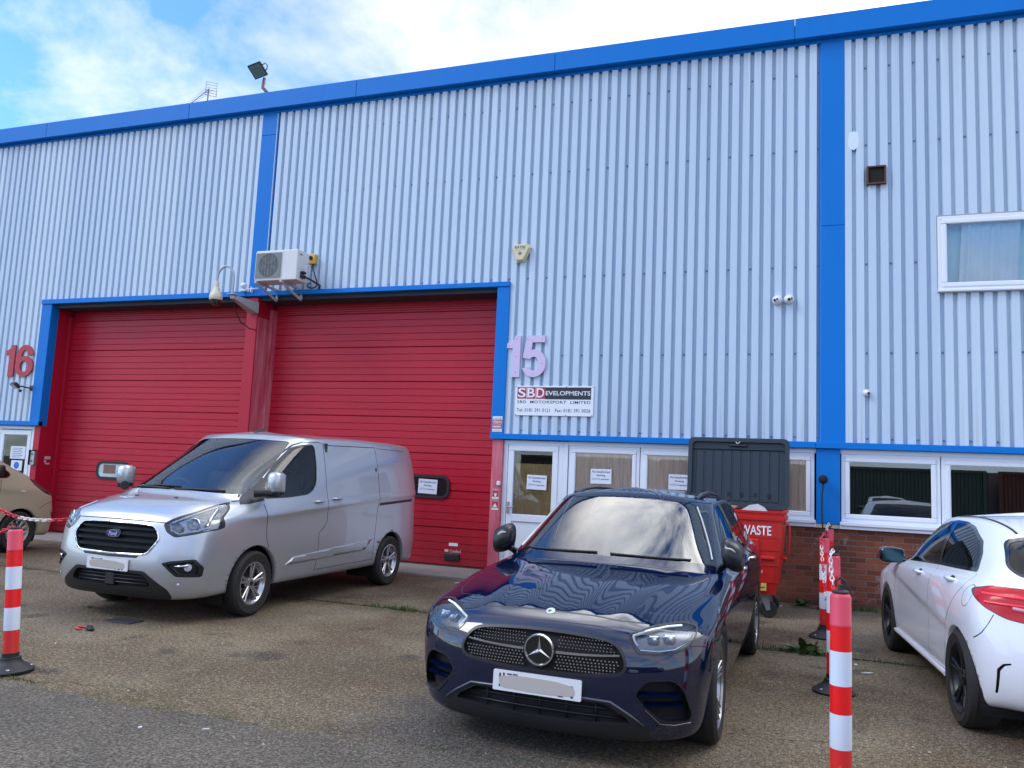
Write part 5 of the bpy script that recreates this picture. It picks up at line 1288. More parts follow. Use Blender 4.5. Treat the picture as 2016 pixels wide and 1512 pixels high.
# ---- control nets: 15 columns run from the nose centre round the left side to the tail centre, rows run from the sill up to the roof
TF = [(0, 0), (-.015, .38), (-.085, .70), (-.25, .925), (-.47, .985)]; TR = [(.13, .90), (.02, .5), (0, 0)]
def van_rows():
    T = [(0, 0), (-.015, .38), (-.07, .68), (-.20, .90), (-.44, .98)]; mid = [(x, 1) for x in (-.02, -.55, -1.05, -1.6, -2.2, -2.93)] + [(-3.55, .995)]
    L = lambda *a: lower_row(T, mid, TR, *a)
    rows = [L(.26, .28, .30, .80, .86, -3.85), L(.24, .30, .32, .93, .945, -3.97), L(.40, .42, .45, 1.0, .963, -4.0), L(.58, .60, .60, 1.015, .974, -4.0), L(.80, .80, .80, .985, .974, -3.98), L(.985, .965, 1.17, .93, .968, -3.97)]
    rows.append(rowpts('.82,0,1.085 .805,.36,1.08 .73,.64,1.065 .54,.84,1.055 .28,.935,1.06 -.02,.972,1.03 -.55,.982,1.055 -1.05,.984,1.085 -1.6,.984,1.12 -2.2,.984,1.16 -2.93,.984,1.20 -3.55,.975,1.22 -3.85,.88,1.23 -3.96,.49,1.23 -3.97,0,1.23'))
    rows.append(rowpts('.55,0,1.18 .54,.34,1.176 .47,.61,1.165 .32,.79,1.155 .14,.885,1.15 -.10,.93,1.13 -.58,.958,1.165 -1.05,.964,1.185 -1.6,.966,1.205 -2.2,.967,1.235 -2.93,.967,1.265 -3.55,.96,1.28 -3.85,.87,1.29 -3.96,.49,1.29 -3.97,0,1.29'))
    rows.append(rowpts('.27,0,1.25 .255,.33,1.247 .19,.60,1.238 .07,.765,1.228 -.04,.845,1.222 -.18,.895,1.22 -.62,.938,1.245 -1.05,.946,1.26 -1.6,.95,1.275 -2.2,.953,1.30 -2.93,.953,1.325 -3.55,.945,1.34 -3.85,.86,1.35 -3.95,.48,1.35 -3.96,0,1.35'))
    rows.append(rowpts('-.27,0,1.58 -.28,.31,1.577 -.34,.56,1.565 -.43,.70,1.55 -.51,.78,1.54 -.62,.825,1.53 -.86,.872,1.53 -1.15,.892,1.54 -1.6,.905,1.56 -2.2,.91,1.58 -2.93,.91,1.59 -3.55,.905,1.59 -3.85,.82,1.59 -3.93,.45,1.59 -3.94,0,1.59'))
    rows.append(rowpts('-.80,0,1.885 -.81,.28,1.882 -.85,.50,1.873 -.90,.68,1.86 -.96,.755,1.85 -1.03,.79,1.843 -1.16,.815,1.842 -1.38,.825,1.852 -1.7,.83,1.865 -2.2,.835,1.875 -2.93,.835,1.875 -3.5,.83,1.865 -3.80,.76,1.85 -3.88,.42,1.86 -3.89,0,1.865'))
    last = rowpts('-.95,0,1.935 -.96,.25,1.933 -.99,.45,1.926 -1.03,.61,1.918 -1.09,.68,1.913 -1.17,.72,1.911 -1.3,.742,1.913 -1.48,.75,1.926 -1.75,.755,1.935 -2.2,.76,1.945 -2.93,.76,1.945 -3.5,.745,1.935 -3.74,.67,1.925 -3.82,.38,1.935 -3.83,0,1.94')
    rows = rows + [last] + roof_rows(last, .05, -2.3)
    return [[(x if x > -2.93 else -2.93 + (x + 2.93) * .78, y, z) for x, y, z in r] for r in rows]
def estate_rows():
    mid = [(x, 1) for x in (.0, -.55, -1.05, -1.6, -2.2, -2.94)] + [(-3.5, .985)]
    L = lambda *a: lower_row(TF, mid, TR, *a)
    rows = [L(.20, .20, .24, .70, .78, -3.9), L(.165, .19, .26, .84, .865, -4.04), L(.32, .32, .36, .885, .90, -4.10), L(.49, .48, .52, .895, .918, -4.11), L(.635, .62, .68, .872, .926, -4.10), L(.735, .75, .84, .80, .926, -4.07)]
    rows.append(rowpts('.69,0,.805 .672,.36,.80 .585,.635,.785 .42,.80,.79 .17,.878,.815 -.08,.897,.84 -.55,.906,.855 -1.05,.91,.862 -1.6,.912,.868 -2.2,.912,.876 -2.94,.908,.89 -3.5,.885,.91 -3.92,.80,.94 -4.04,.45,.95 -4.06,0,.95'))
    rows.append(rowpts('.25,0,.912 .24,.32,.907 .20,.56,.892 .10,.72,.882 -.05,.81,.888 -.25,.85,.90 -.60,.872,.915 -1.05,.88,.922 -1.6,.884,.93 -2.2,.884,.94 -2.94,.878,.955 -3.5,.85,.975 -3.88,.77,1.0 -4.00,.43,1.01 -4.02,0,1.01'))
    rows.append(rowpts('-.42,0,.992 -.44,.30,.99 -.49,.54,.98 -.57,.69,.968 -.64,.765,.962 -.72,.81,.96 -.87,.838,.965 -1.1,.845,.972 -1.6,.848,.982 -2.2,.848,.995 -2.94,.835,1.015 -3.45,.80,1.035 -3.83,.72,1.05 -3.95,.40,1.06 -3.97,0,1.06'))
    rows.append(rowpts('-.80,0,1.20 -.805,.28,1.198 -.835,.49,1.187 -.895,.615,1.168 -.99,.68,1.155 -1.05,.72,1.145 -1.14,.752,1.14 -1.30,.765,1.165 -1.65,.77,1.19 -2.2,.765,1.195 -2.94,.745,1.20 -3.42,.71,1.20 -3.74,.64,1.20 -3.86,.36,1.20 -3.88,0,1.20'))
    rows.append(rowpts('-1.20,0,1.405 -1.205,.25,1.402 -1.235,.44,1.39 -1.30,.54,1.374 -1.39,.59,1.366 -1.44,.62,1.36 -1.52,.645,1.358 -1.7,.655,1.37 -2.0,.66,1.383 -2.4,.655,1.385 -2.94,.635,1.372 -3.4,.605,1.345 -3.66,.55,1.32 -3.76,.30,1.325 -3.78,0,1.33'))
    last = rowpts('-1.34,0,1.438 -1.35,.22,1.434 -1.39,.38,1.424 -1.44,.47,1.412 -1.52,.515,1.404 -1.57,.545,1.40 -1.65,.57,1.40 -1.8,.58,1.412 -2.05,.585,1.422 -2.4,.58,1.424 -2.92,.56,1.408 -3.35,.53,1.38 -3.58,.48,1.355 -3.68,.27,1.36 -3.70,0,1.365')
    mixr = lambda A, B, k: [tuple(p + (q - p) * k for p, q in zip(a, b)) for a, b in zip(A, B)]
    rows = rows[:8] + [mixr(rows[8], rows[7], .16)] + [rows[8]] + [mixr(rows[8], rows[9], .14)] + rows[9:]      # a tight fold where bonnet meets windscreen
    rows = rows + [last] + roof_rows(last, .036, -2.4)
    return [[(x, y, z if z < .97 else z + (z - .97) * .15) for x, y, z in r] for r in rows]
def hatch_rows():
    mid = [(x, 1) for x in (.0, -.5, -.95, -1.45, -2.05, -2.70)] + [(-3.08, .975)]; TRh = [(.17, .86), (.03, .48), (0, 0)]
    L = lambda *a: lower_row(TF, mid, TRh, *a)
    rows = [L(.20, .20, .22, .68, .76, -3.2), L(.165, .19, .235, .82, .835, -3.36), L(.32, .32, .36, .86, .87, -3.42), L(.49, .48, .52, .865, .886, -3.43), L(.63, .62, .68, .84, .893, -3.41), L(.735, .75, .82, .77, .89, -3.375)]
    rows.append(rowpts('.66,0,.81 .645,.34,.805 .56,.61,.79 .40,.77,.795 .16,.845,.82 -.08,.866,.85 -.5,.875,.872 -.95,.878,.885 -1.45,.88,.895 -2.05,.878,.91 -2.70,.862,.925 -3.05,.825,.935 -3.20,.735,.94 -3.335,.42,.94 -3.36,0,.94'))
    rows.append(rowpts('.25,0,.92 .24,.31,.915 .20,.54,.90 .10,.69,.892 -.05,.78,.898 -.22,.82,.91 -.52,.84,.925 -.95,.848,.935 -1.45,.85,.95 -2.05,.845,.97 -2.66,.822,.99 -3.00,.78,1.0 -3.15,.69,1.01 -3.29,.40,1.02 -3.315,0,1.02'))
    rows.append(rowpts('-.33,0,1.0 -.35,.29,.998 -.40,.52,.988 -.48,.66,.976 -.55,.735,.97 -.62,.78,.967 -.76,.805,.965 -1.0,.812,.975 -1.45,.813,.99 -2.05,.806,1.015 -2.60,.775,1.04 -2.94,.72,1.06 -3.08,.63,1.07 -3.22,.36,1.075 -3.245,0,1.075'))
    rows.append(rowpts('-.70,0,1.20 -.71,.27,1.197 -.75,.47,1.185 -.81,.59,1.168 -.86,.655,1.155 -.92,.69,1.145 -1.0,.722,1.14 -1.15,.735,1.16 -1.5,.738,1.185 -2.05,.73,1.20 -2.56,.70,1.20 -2.86,.645,1.20 -3.0,.56,1.195 -3.10,.33,1.195 -3.12,0,1.195'))
    rows.append(rowpts('-1.08,0,1.37 -1.09,.24,1.366 -1.12,.42,1.356 -1.16,.52,1.344 -1.2,.565,1.336 -1.25,.59,1.332 -1.32,.612,1.33 -1.45,.622,1.338 -1.7,.625,1.345 -2.1,.62,1.342 -2.52,.60,1.325 -2.80,.56,1.30 -2.92,.49,1.285 -2.99,.29,1.29 -3.0,0,1.295'))
    last = rowpts('-1.22,0,1.398 -1.23,.21,1.395 -1.26,.37,1.387 -1.30,.45,1.379 -1.34,.49,1.372 -1.39,.515,1.37 -1.45,.535,1.37 -1.57,.545,1.376 -1.8,.55,1.382 -2.12,.545,1.38 -2.5,.525,1.362 -2.76,.49,1.335 -2.87,.43,1.32 -2.94,.25,1.325 -2.95,0,1.33')
    rows = rows + [last] + roof_rows(last, .034, -2.0)
    return [[(x, y, z if z < 1 else z + (z - 1) * .1) for x, y, z in r] for r in rows]
VAN_POSE = ((-6.257, -4.657, 0), -1.590, .994); EST_POSE = ((-1.324, -6.558, 0), -1.6012, .976); HAT_POSE = ((1.744, -2.60, 0), 1.6373, .98)
from mathutils.bvhtree import BVHTree
class Probe:
    """finds points on a finished body skin before anything is cut from it"""
    def __init__(s, B): s.t = BVHTree.FromBMesh(B.bm)
    def front(s, y, z, d=0.0):
        h = s.t.ray_cast(Vector((6, y, z)), Vector((-1, 0, 0)))[0]; return Vector((h.x - d if h else 0, y, z))
    def rear(s, y, z, d=0.0):
        h = s.t.ray_cast(Vector((-9, y, z)), Vector((1, 0, 0)))[0]; return Vector((h.x + d if h else 0, y, z))
    def side(s, x, z, sg, d=0.0):
        h = s.t.ray_cast(Vector((x, 4 * sg, z)), Vector((0, -sg, 0)))[0]; return Vector((x, (h.y if h else 0) - sg * d, z))
    def top(s, x, y, d=0.0):
        h = s.t.ray_cast(Vector((x, y, 4)), Vector((0, 0, -1)))[0]; return Vector((x, y, (h.z if h else 0) - d))
def both(poly): return [('L', poly), ('R', poly)]
def sym(half):
    """close a right-to-left symmetric outline from its +y half (listed top centre to bottom centre)"""
    return half + [(-y, z) for y, z in half[::-1] if abs(y) > 1e-6]
def glass_part(B, name, poly, v, mat, parent, rim=.022, rimmat=1, off=.004):
    if rim: B.mat(B.region(grow(poly, rim), v), rimmat)
    return obj(name, B.detach(B.region(poly, v), off), mat, parent)
def lamp(B, name, poly, v, parent, depth=.055, inner=None, cover=None, rim=.008):
    if rim: B.mat(B.region(grow(poly, rim), v), 1)
    fs = B.region(poly, v)
    cv = B.detach(fs, .001, keep=True); pk = B.detach(fs, recess=depth, axis=Vector((1, 0, 0)) if v == 'F' else (Vector((-1, 0, 0)) if v == 'B' else None))
    l = obj(name, pk, inner or LAMPDK, parent); obj('lamp_cover', cv, cover or LENS, l); return l
def handle(parent, P, x, z, sg, mat, L=.20):
    q = P.side(x, z, sg); b = MB(); y = q.y
    b.tube([(x + L * .5, y - sg * .012, z), (x + L * .42, y + sg * .018, z + .002), (x + L * .2, y + sg * .030, z + .003), (x - L * .2, y + sg * .030, z + .003), (x - L * .42, y + sg * .018, z + .002), (x - L * .5, y - sg * .012, z)], [.009, .014, .016, .016, .014, .009], 10)
    o = obj('door_handle', b, mat, parent, smooth=60)
    b = MB(); b.sphere((x, y - sg * .012, z - .002), .05, 1.1, .3, .55, 16, 10); obj('handle_cup', b, GAP, o); return o
def wheels(v, wf, wr, R_, wd, rr, style, rim, y, steer=0, cap=None, halves=(1, 1, 1, 1)):
    w0 = None
    for (x, z), sg, use, st in ((wf, 1, halves[0], 1), (wf, -1, halves[1], 1), (wr, 1, halves[2], 0), (wr, -1, halves[3], 0)):
        if not use: continue
        if w0 is None: w = w0 = wheel(v, (x, y * sg, z), R_, wd, rr, style, rim, 1, cap)
        else: w = copy_tree(w0, v)
        w.location = (x, y * sg, z); w.rotation_euler = (0, 0, (0 if sg > 0 else pi) + (steer if st else 0))
    return w0
def floor_pan(v, x0, x1, hw, z):
    b = MB(); b.box(x0, x1, -hw, hw, z - .02, z, bev=.01); b.box(x0 + .35, x0 + .9, -hw * .8, hw * .8, z - .06, z); return obj('underbody', b, GAP, v)
# ================================================================== silver panel van
SILVER = carpaint('silver metallic paint', (.48, .50, .535), .6, .30, coat=1.0, ior=1.45, dirt=.5)
def make_van():
    v = thing('panel_van', 'silver panel van parked nose out before the red doors', 'van', VAN_POSE[0], VAN_POSE[1], None, VAN_POSE[2])
    B = Body(van_rows(), 6, 6); P = Probe(B)
    FW, RW = (.03, .335), (-2.86, .335)
    # black lower bumper and intake
    B.mat(B.region(round_poly(sym([(0, .50), (.43, .505), (.665, .34), (.69, .26), (.55, .20), (0, .19)]), .03), 'F'), 1)
    ip = round_poly(sym([(0, .475), (.40, .475), (.44, .455), (.50, .37), (.40, .345), (0, .335)]), .02)
    obj('lower_intake', B.detach(B.region(ip, 'F'), recess=.05, axis=Vector((1, 0, 0))), GAP, v)
    b = MB()
    for z in (.375, .41, .445): b.tube([P.front(y, z, .03) for y in (-.44, -.22, 0, .22, .44)], .008, 6)
    b.box(.955, .985, -.06, .06, .34, .47, bev=.01)
    obj('intake_bars', b, BLKTRIM, v)
    # grille
    gp = round_poly(sym([(0, .942), (.455, .93), (.54, .82), (.435, .668), (0, .655)]), .045)
    fs = B.region(grow(gp, .015), 'F'); o = obj('grille_surround', B.detach(fs, -.006, keep=True), CHROME, v); bmx = bmesh.new(); bmx.from_mesh(o.data)
    # keep only the rim of the surround
    kill = []
    from mathutils.geometry import intersect_point_tri_2d
    def inside(poly, x, y):
        ins = False; j = len(poly) - 1
        for i in range(len(poly)):
            xi, yi = poly[i]; xj, yj = poly[j]
            if (yi > y) != (yj > y) and x < (xj - xi) * (y - yi) / (yj - yi) + xi: ins = not ins
            j = i
        return ins
    fs2 = B.region(gp, 'F'); bmesh.ops.delete(bmx, geom=bmx.faces[:], context='FACES'); bmx.free()
    fs = [f for f in B.region(grow(gp, .015), 'F')]; rimf = [f for f in fs if not inside(gp, f.calc_center_median().y, f.calc_center_median().z)]
    bpy.data.objects.remove(o); obj('grille_surround', B.detach(rimf, recess=-.007, axis=Vector((1, 0, 0)), keep=True), CHROME, v)
    gr = obj('grille', B.detach([f for f in B.region(gp, 'F')], recess=.06, axis=Vector((1, 0, 0))), GAP, v)
    for z, hw in ((.895, .46), (.838, .52), (.778, .51), (.718, .46)):
        b = MB(); ys = [hw * (k / 8 - 1) for k in range(17)]
        for dz in (0,):
            secs = [[P.front(y, z + .020, .038), P.front(y, z + .004, .006), P.front(y, z - .012, .012), P.front(y, z - .016, .05)] for y in ys]
            for A, C in zip(secs, secs[1:]):
                for i in range(3): b.bm.faces.new([b.bm.verts.new(q) for q in (A[i], C[i], C[i + 1], A[i + 1])])
        bmesh.ops.remove_doubles(b.bm, verts=b.bm.verts[:], dist=1e-4)
        obj('grille_bar', b, plain('blue black grille plastic', (.016, .022, .028), .3), gr, smooth=40, recalc=True)
    # oval badge
    q = P.front(0, .835); M = Matrix.Translation((q.x - .002, -.0, .838)) @ Matrix.Rotation(radians(9), 4, 'Y') @ FRONT
    b = MB(); el = lambda rx, rz: [(rx * cos(2 * pi * k / 32), rz * sin(2 * pi * k / 32)) for k in range(32)]
    b.prism(el(.090, .038), -.016, .03, 'y'); bd = obj('badge', tf(b, M), CHROME, gr)
    b = MB(); b.prism(el(.084, .033), -.0185, -.016, 'y'); obj('badge_field', tf(b, M), plain('deep blue enamel', (.01, .035, .22), .15, coat=1), bd)
    b = MB(); put_text(b, 'Ford', -.055, .058, -.020, .022, -.0195, .0, .45); obj('badge_script', tf(b, M), plain('badge white', (.8, .8, .82), .3), bd)
    # slot below grille, plate
    B.mat(B.region(sym([(0, .640), (.36, .645), (.33, .62), (0, .615)]), 'F'), 1)
    q = P.front(0, .545); plate(v, Matrix.Translation((q.x + .006, 0, .545)) @ Matrix.Rotation(radians(1), 4, 'Y') @ FRONT, .52, .112, [(-.205, -.17, .036, .046), (-.155, -.14, .036, .043), (-.13, -.118, .036, .043), (-.10, -.06, .038, .045), (.10, .12, -.046, -.040), (.14, .17, -.048, -.04), (.185, .205, -.047, -.039)])
    # headlights
    hp = round_poly([(.545, .958), (.70, 1.062), (.765, 1.168), (.845, 1.112), (.935, .99), (.945, .915), (.85, .877), (.69, .84), (.60, .885)], .025)
    for sg, pl in ((1, hp), (-1, mirror(hp))):
        l = lamp(B, 'headlight', pl, 'F', v, .06, plain('lamp silver inner', (.30, .33, .38), .25, .7, var=.35, scale=14))
        for (y, z, r) in ((.80, .965, .062), (.68, .925, .048)):
            c = P.front(y * sg, z); n = Vector((.85, .45 * sg, .25)).normalized(); M = Matrix.Translation(c - n * .045) @ n.to_track_quat('Z', 'Y').to_matrix().to_4x4()
            b = MB(); b.lathe([(r * .55, -.01), (r, .03), (r * .93, .034), (r * .8, .01), (r * .5, -.005)], 24, M, caps=False); obj('lamp_bowl', b, CHROME, l, smooth=50)
            b = MB(); b.lathe([(r * .6, .0), (r * .5, .018), (r * .3, .027), (0, .03)], 20, M, caps=False); obj('projector_lens', b, plain('projector glass', (.35, .42, .5), .05, coat=1), l, smooth=60)
        b = MB(); b.tube([P.front(y * sg, z, .022) for y, z in ((.615, .90), (.70, .865), (.84, .90), (.905, .935))], .010, 6); b.tube([P.front(y * sg, z, .022) for y, z in ((.60, .965), (.70, 1.03), (.76, 1.11))], .008, 6); obj('light_guide', b, DRL, l, smooth=60)
        b = MB(); b.tube([P.front(y * sg, z, .03) for y, z in ((.885, .94), (.86, 1.02), (.80, 1.09))], .022, 8); obj('indicator', b, plain('smoky chrome', (.5, .5, .5), .2, .8), l, smooth=60)
    # fog lamp pods
    fp = round_poly([(.60, .59), (.68, .612), (.88, .637), (.925, .56), (.915, .465), (.74, .466)], .02)
    for sg, pl in ((1, fp), (-1, mirror(fp))):
        B.mat(B.region(pl, 'F'), 1); ins = grow(pl, -.022); fg = obj('fog_lamp_pod', B.detach(B.region(ins, 'F'), recess=.05, axis=Vector((.8, .5 * sg, 0))), BLKTRIM, v)
        b = MB(); c = P.front(.83 * sg, .555); M = Matrix.Translation(c - Vector((.03, .02 * sg, 0))) @ Vector((.7, .6 * sg, .05)).normalized().to_track_quat('Z', 'Y').to_matrix().to_4x4(); b.lathe([(.034, 0), (.036, .016), (.03, .018), (.0, .022)], 20, M); obj('fog_lamp', b, plain('fog lamp glass', (.5, .53, .56), .1, coat=1), fg, smooth=40)
        b = MB(); b.tube([P.front(y * sg, z, .012) for y, z in ((.72, .565), (.78, .568), (.83, .575))], .012, 6); obj('fog_trim', b, CHROME, fg)
    b = MB()
    for sg in (1, -1):
        c = P.front(.76 * sg, .395); M = Matrix.Translation(c) @ Vector((.8, .55 * sg, 0)).normalized().to_track_quat('Z', 'Y').to_matrix().to_4x4(); b.lathe([(.012, 0), (.012, .003), (0, .004)], 14, M)
    obj('parking_sensors', b, plain('sensor silver', (.7, .7, .72), .3), v)
    # bonnet shut line and washer jets
    B.line([(-.56, .967), (-.3, .972), (0, .975), (.3, .972), (.56, .967)], 'F', .010)
    for vv in 'LR': B.line([(.24, 1.172), (.16, 1.182), (.05, 1.205)], vv, .010)
    b = MB()
    for y in (-.26, .26): b.box(.46, .49, y - .022, y + .022, P.top(.475, y).z - .004, P.top(.475, y).z + .010, bev=.006)
    obj('washer_jets', b, BLKTRIM, v)
    # windscreen
    wp = smooth_poly(sym([(0, 1.262), (.30, 1.259), (.60, 1.247), (.735, 1.245), (.757, 1.262), (.745, 1.40), (.705, 1.62), (.665, 1.78), (.635, 1.842), (.50, 1.858), (0, 1.868)]), 3)
    obj('windscreen', B.detach(B.region(wp, 'F'), .003), WSG, v)
    b = MB(); pts = [(.30, y) for y in (-.7, -.4, 0, .4, .7)]
    for y0, y1, x in ((-.62, -.05, 0), (.02, .60, 0)):
        b.tube([P.front(y0 + (y1 - y0) * k / 5, 1.268 + .016 * (k % 5) * .0 + .01 * (1 - abs(k / 5 - .5)), -.012) for k in range(6)], .011, 6)
    b.tube([P.front(-.60, 1.275, -.014), P.front(-.25, 1.30, -.016), P.front(.06, 1.295, -.014)], .012, 6)
    obj('wiper', b, RUBBER, v)
    # sides
    win = round_poly([(-.135, 1.222), (-.26, 1.385), (-.52, 1.58), (-.80, 1.765), (-.93, 1.805), (-1.085, 1.815), (-1.075, 1.6), (-1.035, 1.393), (-.96, 1.31), (-.85, 1.265), (-.5, 1.235)], .04)
    tri = [(.215, 1.146), (.0, 1.282), (-.28, 1.452), (-.265, 1.375), (-.15, 1.225), (-.13, 1.185), (.1, 1.15)]
    for sg, vv in ((1, 'L'), (-1, 'R')):
        B.mat(B.region(grow(win, .020), vv), 1); B.mat(B.region(tri, vv), 1)
        obj('side_window', B.detach(B.region(win, vv), .004), SDG, v)
        B.line([(-.10, 1.15), (-.118, .95), (-.118, .80), (-.17, .69)], vv, .010)
        B.line([(.12, 1.215), (-.135, 1.378), (-.495, 1.614), (-.84, 1.815), (-.95, 1.852), (-1.19, 1.866), (-1.268, 1.852), (-1.262, 1.6), (-1.246, 1.338), (-1.262, .93), (-1.20, .86), (-1.10, .80), (-1.10, .5), (-1.065, .35)], vv, .010)
        B.line([(-1.30, 1.836), (-2.476, 1.862)], vv, .010); B.line([(-2.478, 1.868), (-2.488, 1.342), (-2.478, 1.216), (-2.398, .70), (-2.39, .40)], vv, .010)
        B.line([(-2.53, 1.855), (-3.30, 1.848)], vv, .007); B.line([(-1.10, .375), (-2.42, .392)], vv, .007)
        B.mat(B.region([(-2.49, 1.128), (-3.42, 1.172), (-3.42, 1.136), (-2.49, 1.090)], vv), 1)
        mo = round_poly([(-.49, .478), (-.635, .558), (-2.33, .66), (-2.18, .536)], .02)
        obj('rubbing_strip', B.detach(B.region(mo, vv), recess=-.007, axis=None, keep=True), SILVER, v)
        handle(v, P, -1.07, 1.165, sg, SILVER, .19); handle(v, P, -1.45, 1.195, sg, SILVER, .19)
        b = MB(); q = P.side(-2.43, 1.56, sg); b.box(-2.445, -2.42, q.y - .01, q.y + .01, 1.53, 1.59, bev=.008); obj('door_stop', b, BLKTRIM, v)
        # mirror
        b = MB(); loft_blob(b, [((-.02, sg * 1.05, 1.385), .03, .05, .8), ((-.04, sg * 1.05, 1.385), .062, .10, .62), ((-.08, sg * 1.05, 1.378), .076, .118, .55), ((-.15, sg * 1.05, 1.374), .08, .122, .5), ((-.17, sg * 1.05, 1.374), .07, .112, .5)], 28)
        mi = obj('door_mirror', b, SILVER, v)
        b = MB(); loft_blob(b, [((-.045, sg * 1.05, 1.285), .05, .022, .7), ((-.09, sg * 1.05, 1.277), .078, .030, .6), ((-.165, sg * 1.05, 1.275), .074, .028, .6)], 20); obj('mirror_lower_shell', b, BLKTRIM, mi)
        b = MB(); b.prism(rrect(sg * 1.05 - .07, sg * 1.05 + .07, 1.26, 1.48, .03), -.178, -.170, 'x'); obj('mirror_glass', b, CHROME, mi)
        b = MB(); b.tube([(.04, sg * .89, 1.265), (-.03, sg * .97, 1.27), (-.085, sg * 1.05, 1.262)], [.05, .04, .036], 10); b.tube([(-.085, sg * 1.0, 1.262), (-.10, sg * 1.12, 1.262)], [.04, .03], 10); obj('mirror_arm', b, BLKTRIM, mi, smooth=60)
        B.arch(FW[0], FW[1], .392, sg, .06); B.arch(RW[0], RW[1], .395, sg, .06)
        liner(v, FW[0], FW[1], .40, sg * .90, sg * .52); liner(v, RW[0], RW[1], .40, sg * .90, sg * .52)
    b = MB(); b.tube([(-2.6, .55, 1.99), (-2.6, .2, 2.0)], .01); b.bm.free()
    b = MB(); loft_blob(b, [((-1.02, 0, 1.955), .02, .012, 1), ((-1.06, 0, 1.965), .05, .022, 1), ((-1.14, 0, 1.975), .05, .02, 1), ((-1.18, 0, 1.975), .02, .01, 1)]); b.tube([(-1.12, 0, 1.98), (-1.25, 0, 2.045)], [.008, .004], 6); obj('roof_aerial', b, RUBBER, v)
    B.finish('body', v, [SILVER, BLKTRIM])
    floor_pan(v, -3.6, .85, .60, .26)
    for y, w_ in ((.42, .25), (-.15, .22), (-.52, .24)): seat(v, -.82, y, .62, w_)
    b = MB(); b.box(-.05, .30, -.78, .78, .85, 1.18, bev=.05, seg=2); b.box(-.35, .05, -.14, .14, .75, 1.10, bev=.04); b.sphere((-.08, -.42, 1.18), .14, .8, 1.3, .6); obj('dashboard', b, CABIN, v, smooth=50)
    b = MB(); b.box(.0, .22, .14, .40, 1.20, 1.205, rot=Matrix.Rotation(.2, 3, 'Z'), at=(0, 0, .0)); obj('paper_on_dash', b, PAPER, v)
    b = MB(); b.box(-1.34, -1.30, -.85, .85, .5, 1.86); b.box(-1.30, .1, -.88, .88, .42, .46); obj('bulkhead', b, CABIN, v)
    steering(v, -.36, -.42, 1.20)
    ALLOY = plain('silver alloy', (.50, .50, .51), .25, .85, var=.08)
    wheels(v, FW, RW, .335, .215, .212, (5, 'pair'), ALLOY, .865, .05)
    for y in (.62, -.86):
        b = MB(); b.box(-.42, -.405, y, y + .24, .12, .42, bev=.004); obj('mud_flap', b, RUBBER, v)
    return v
van = make_van()
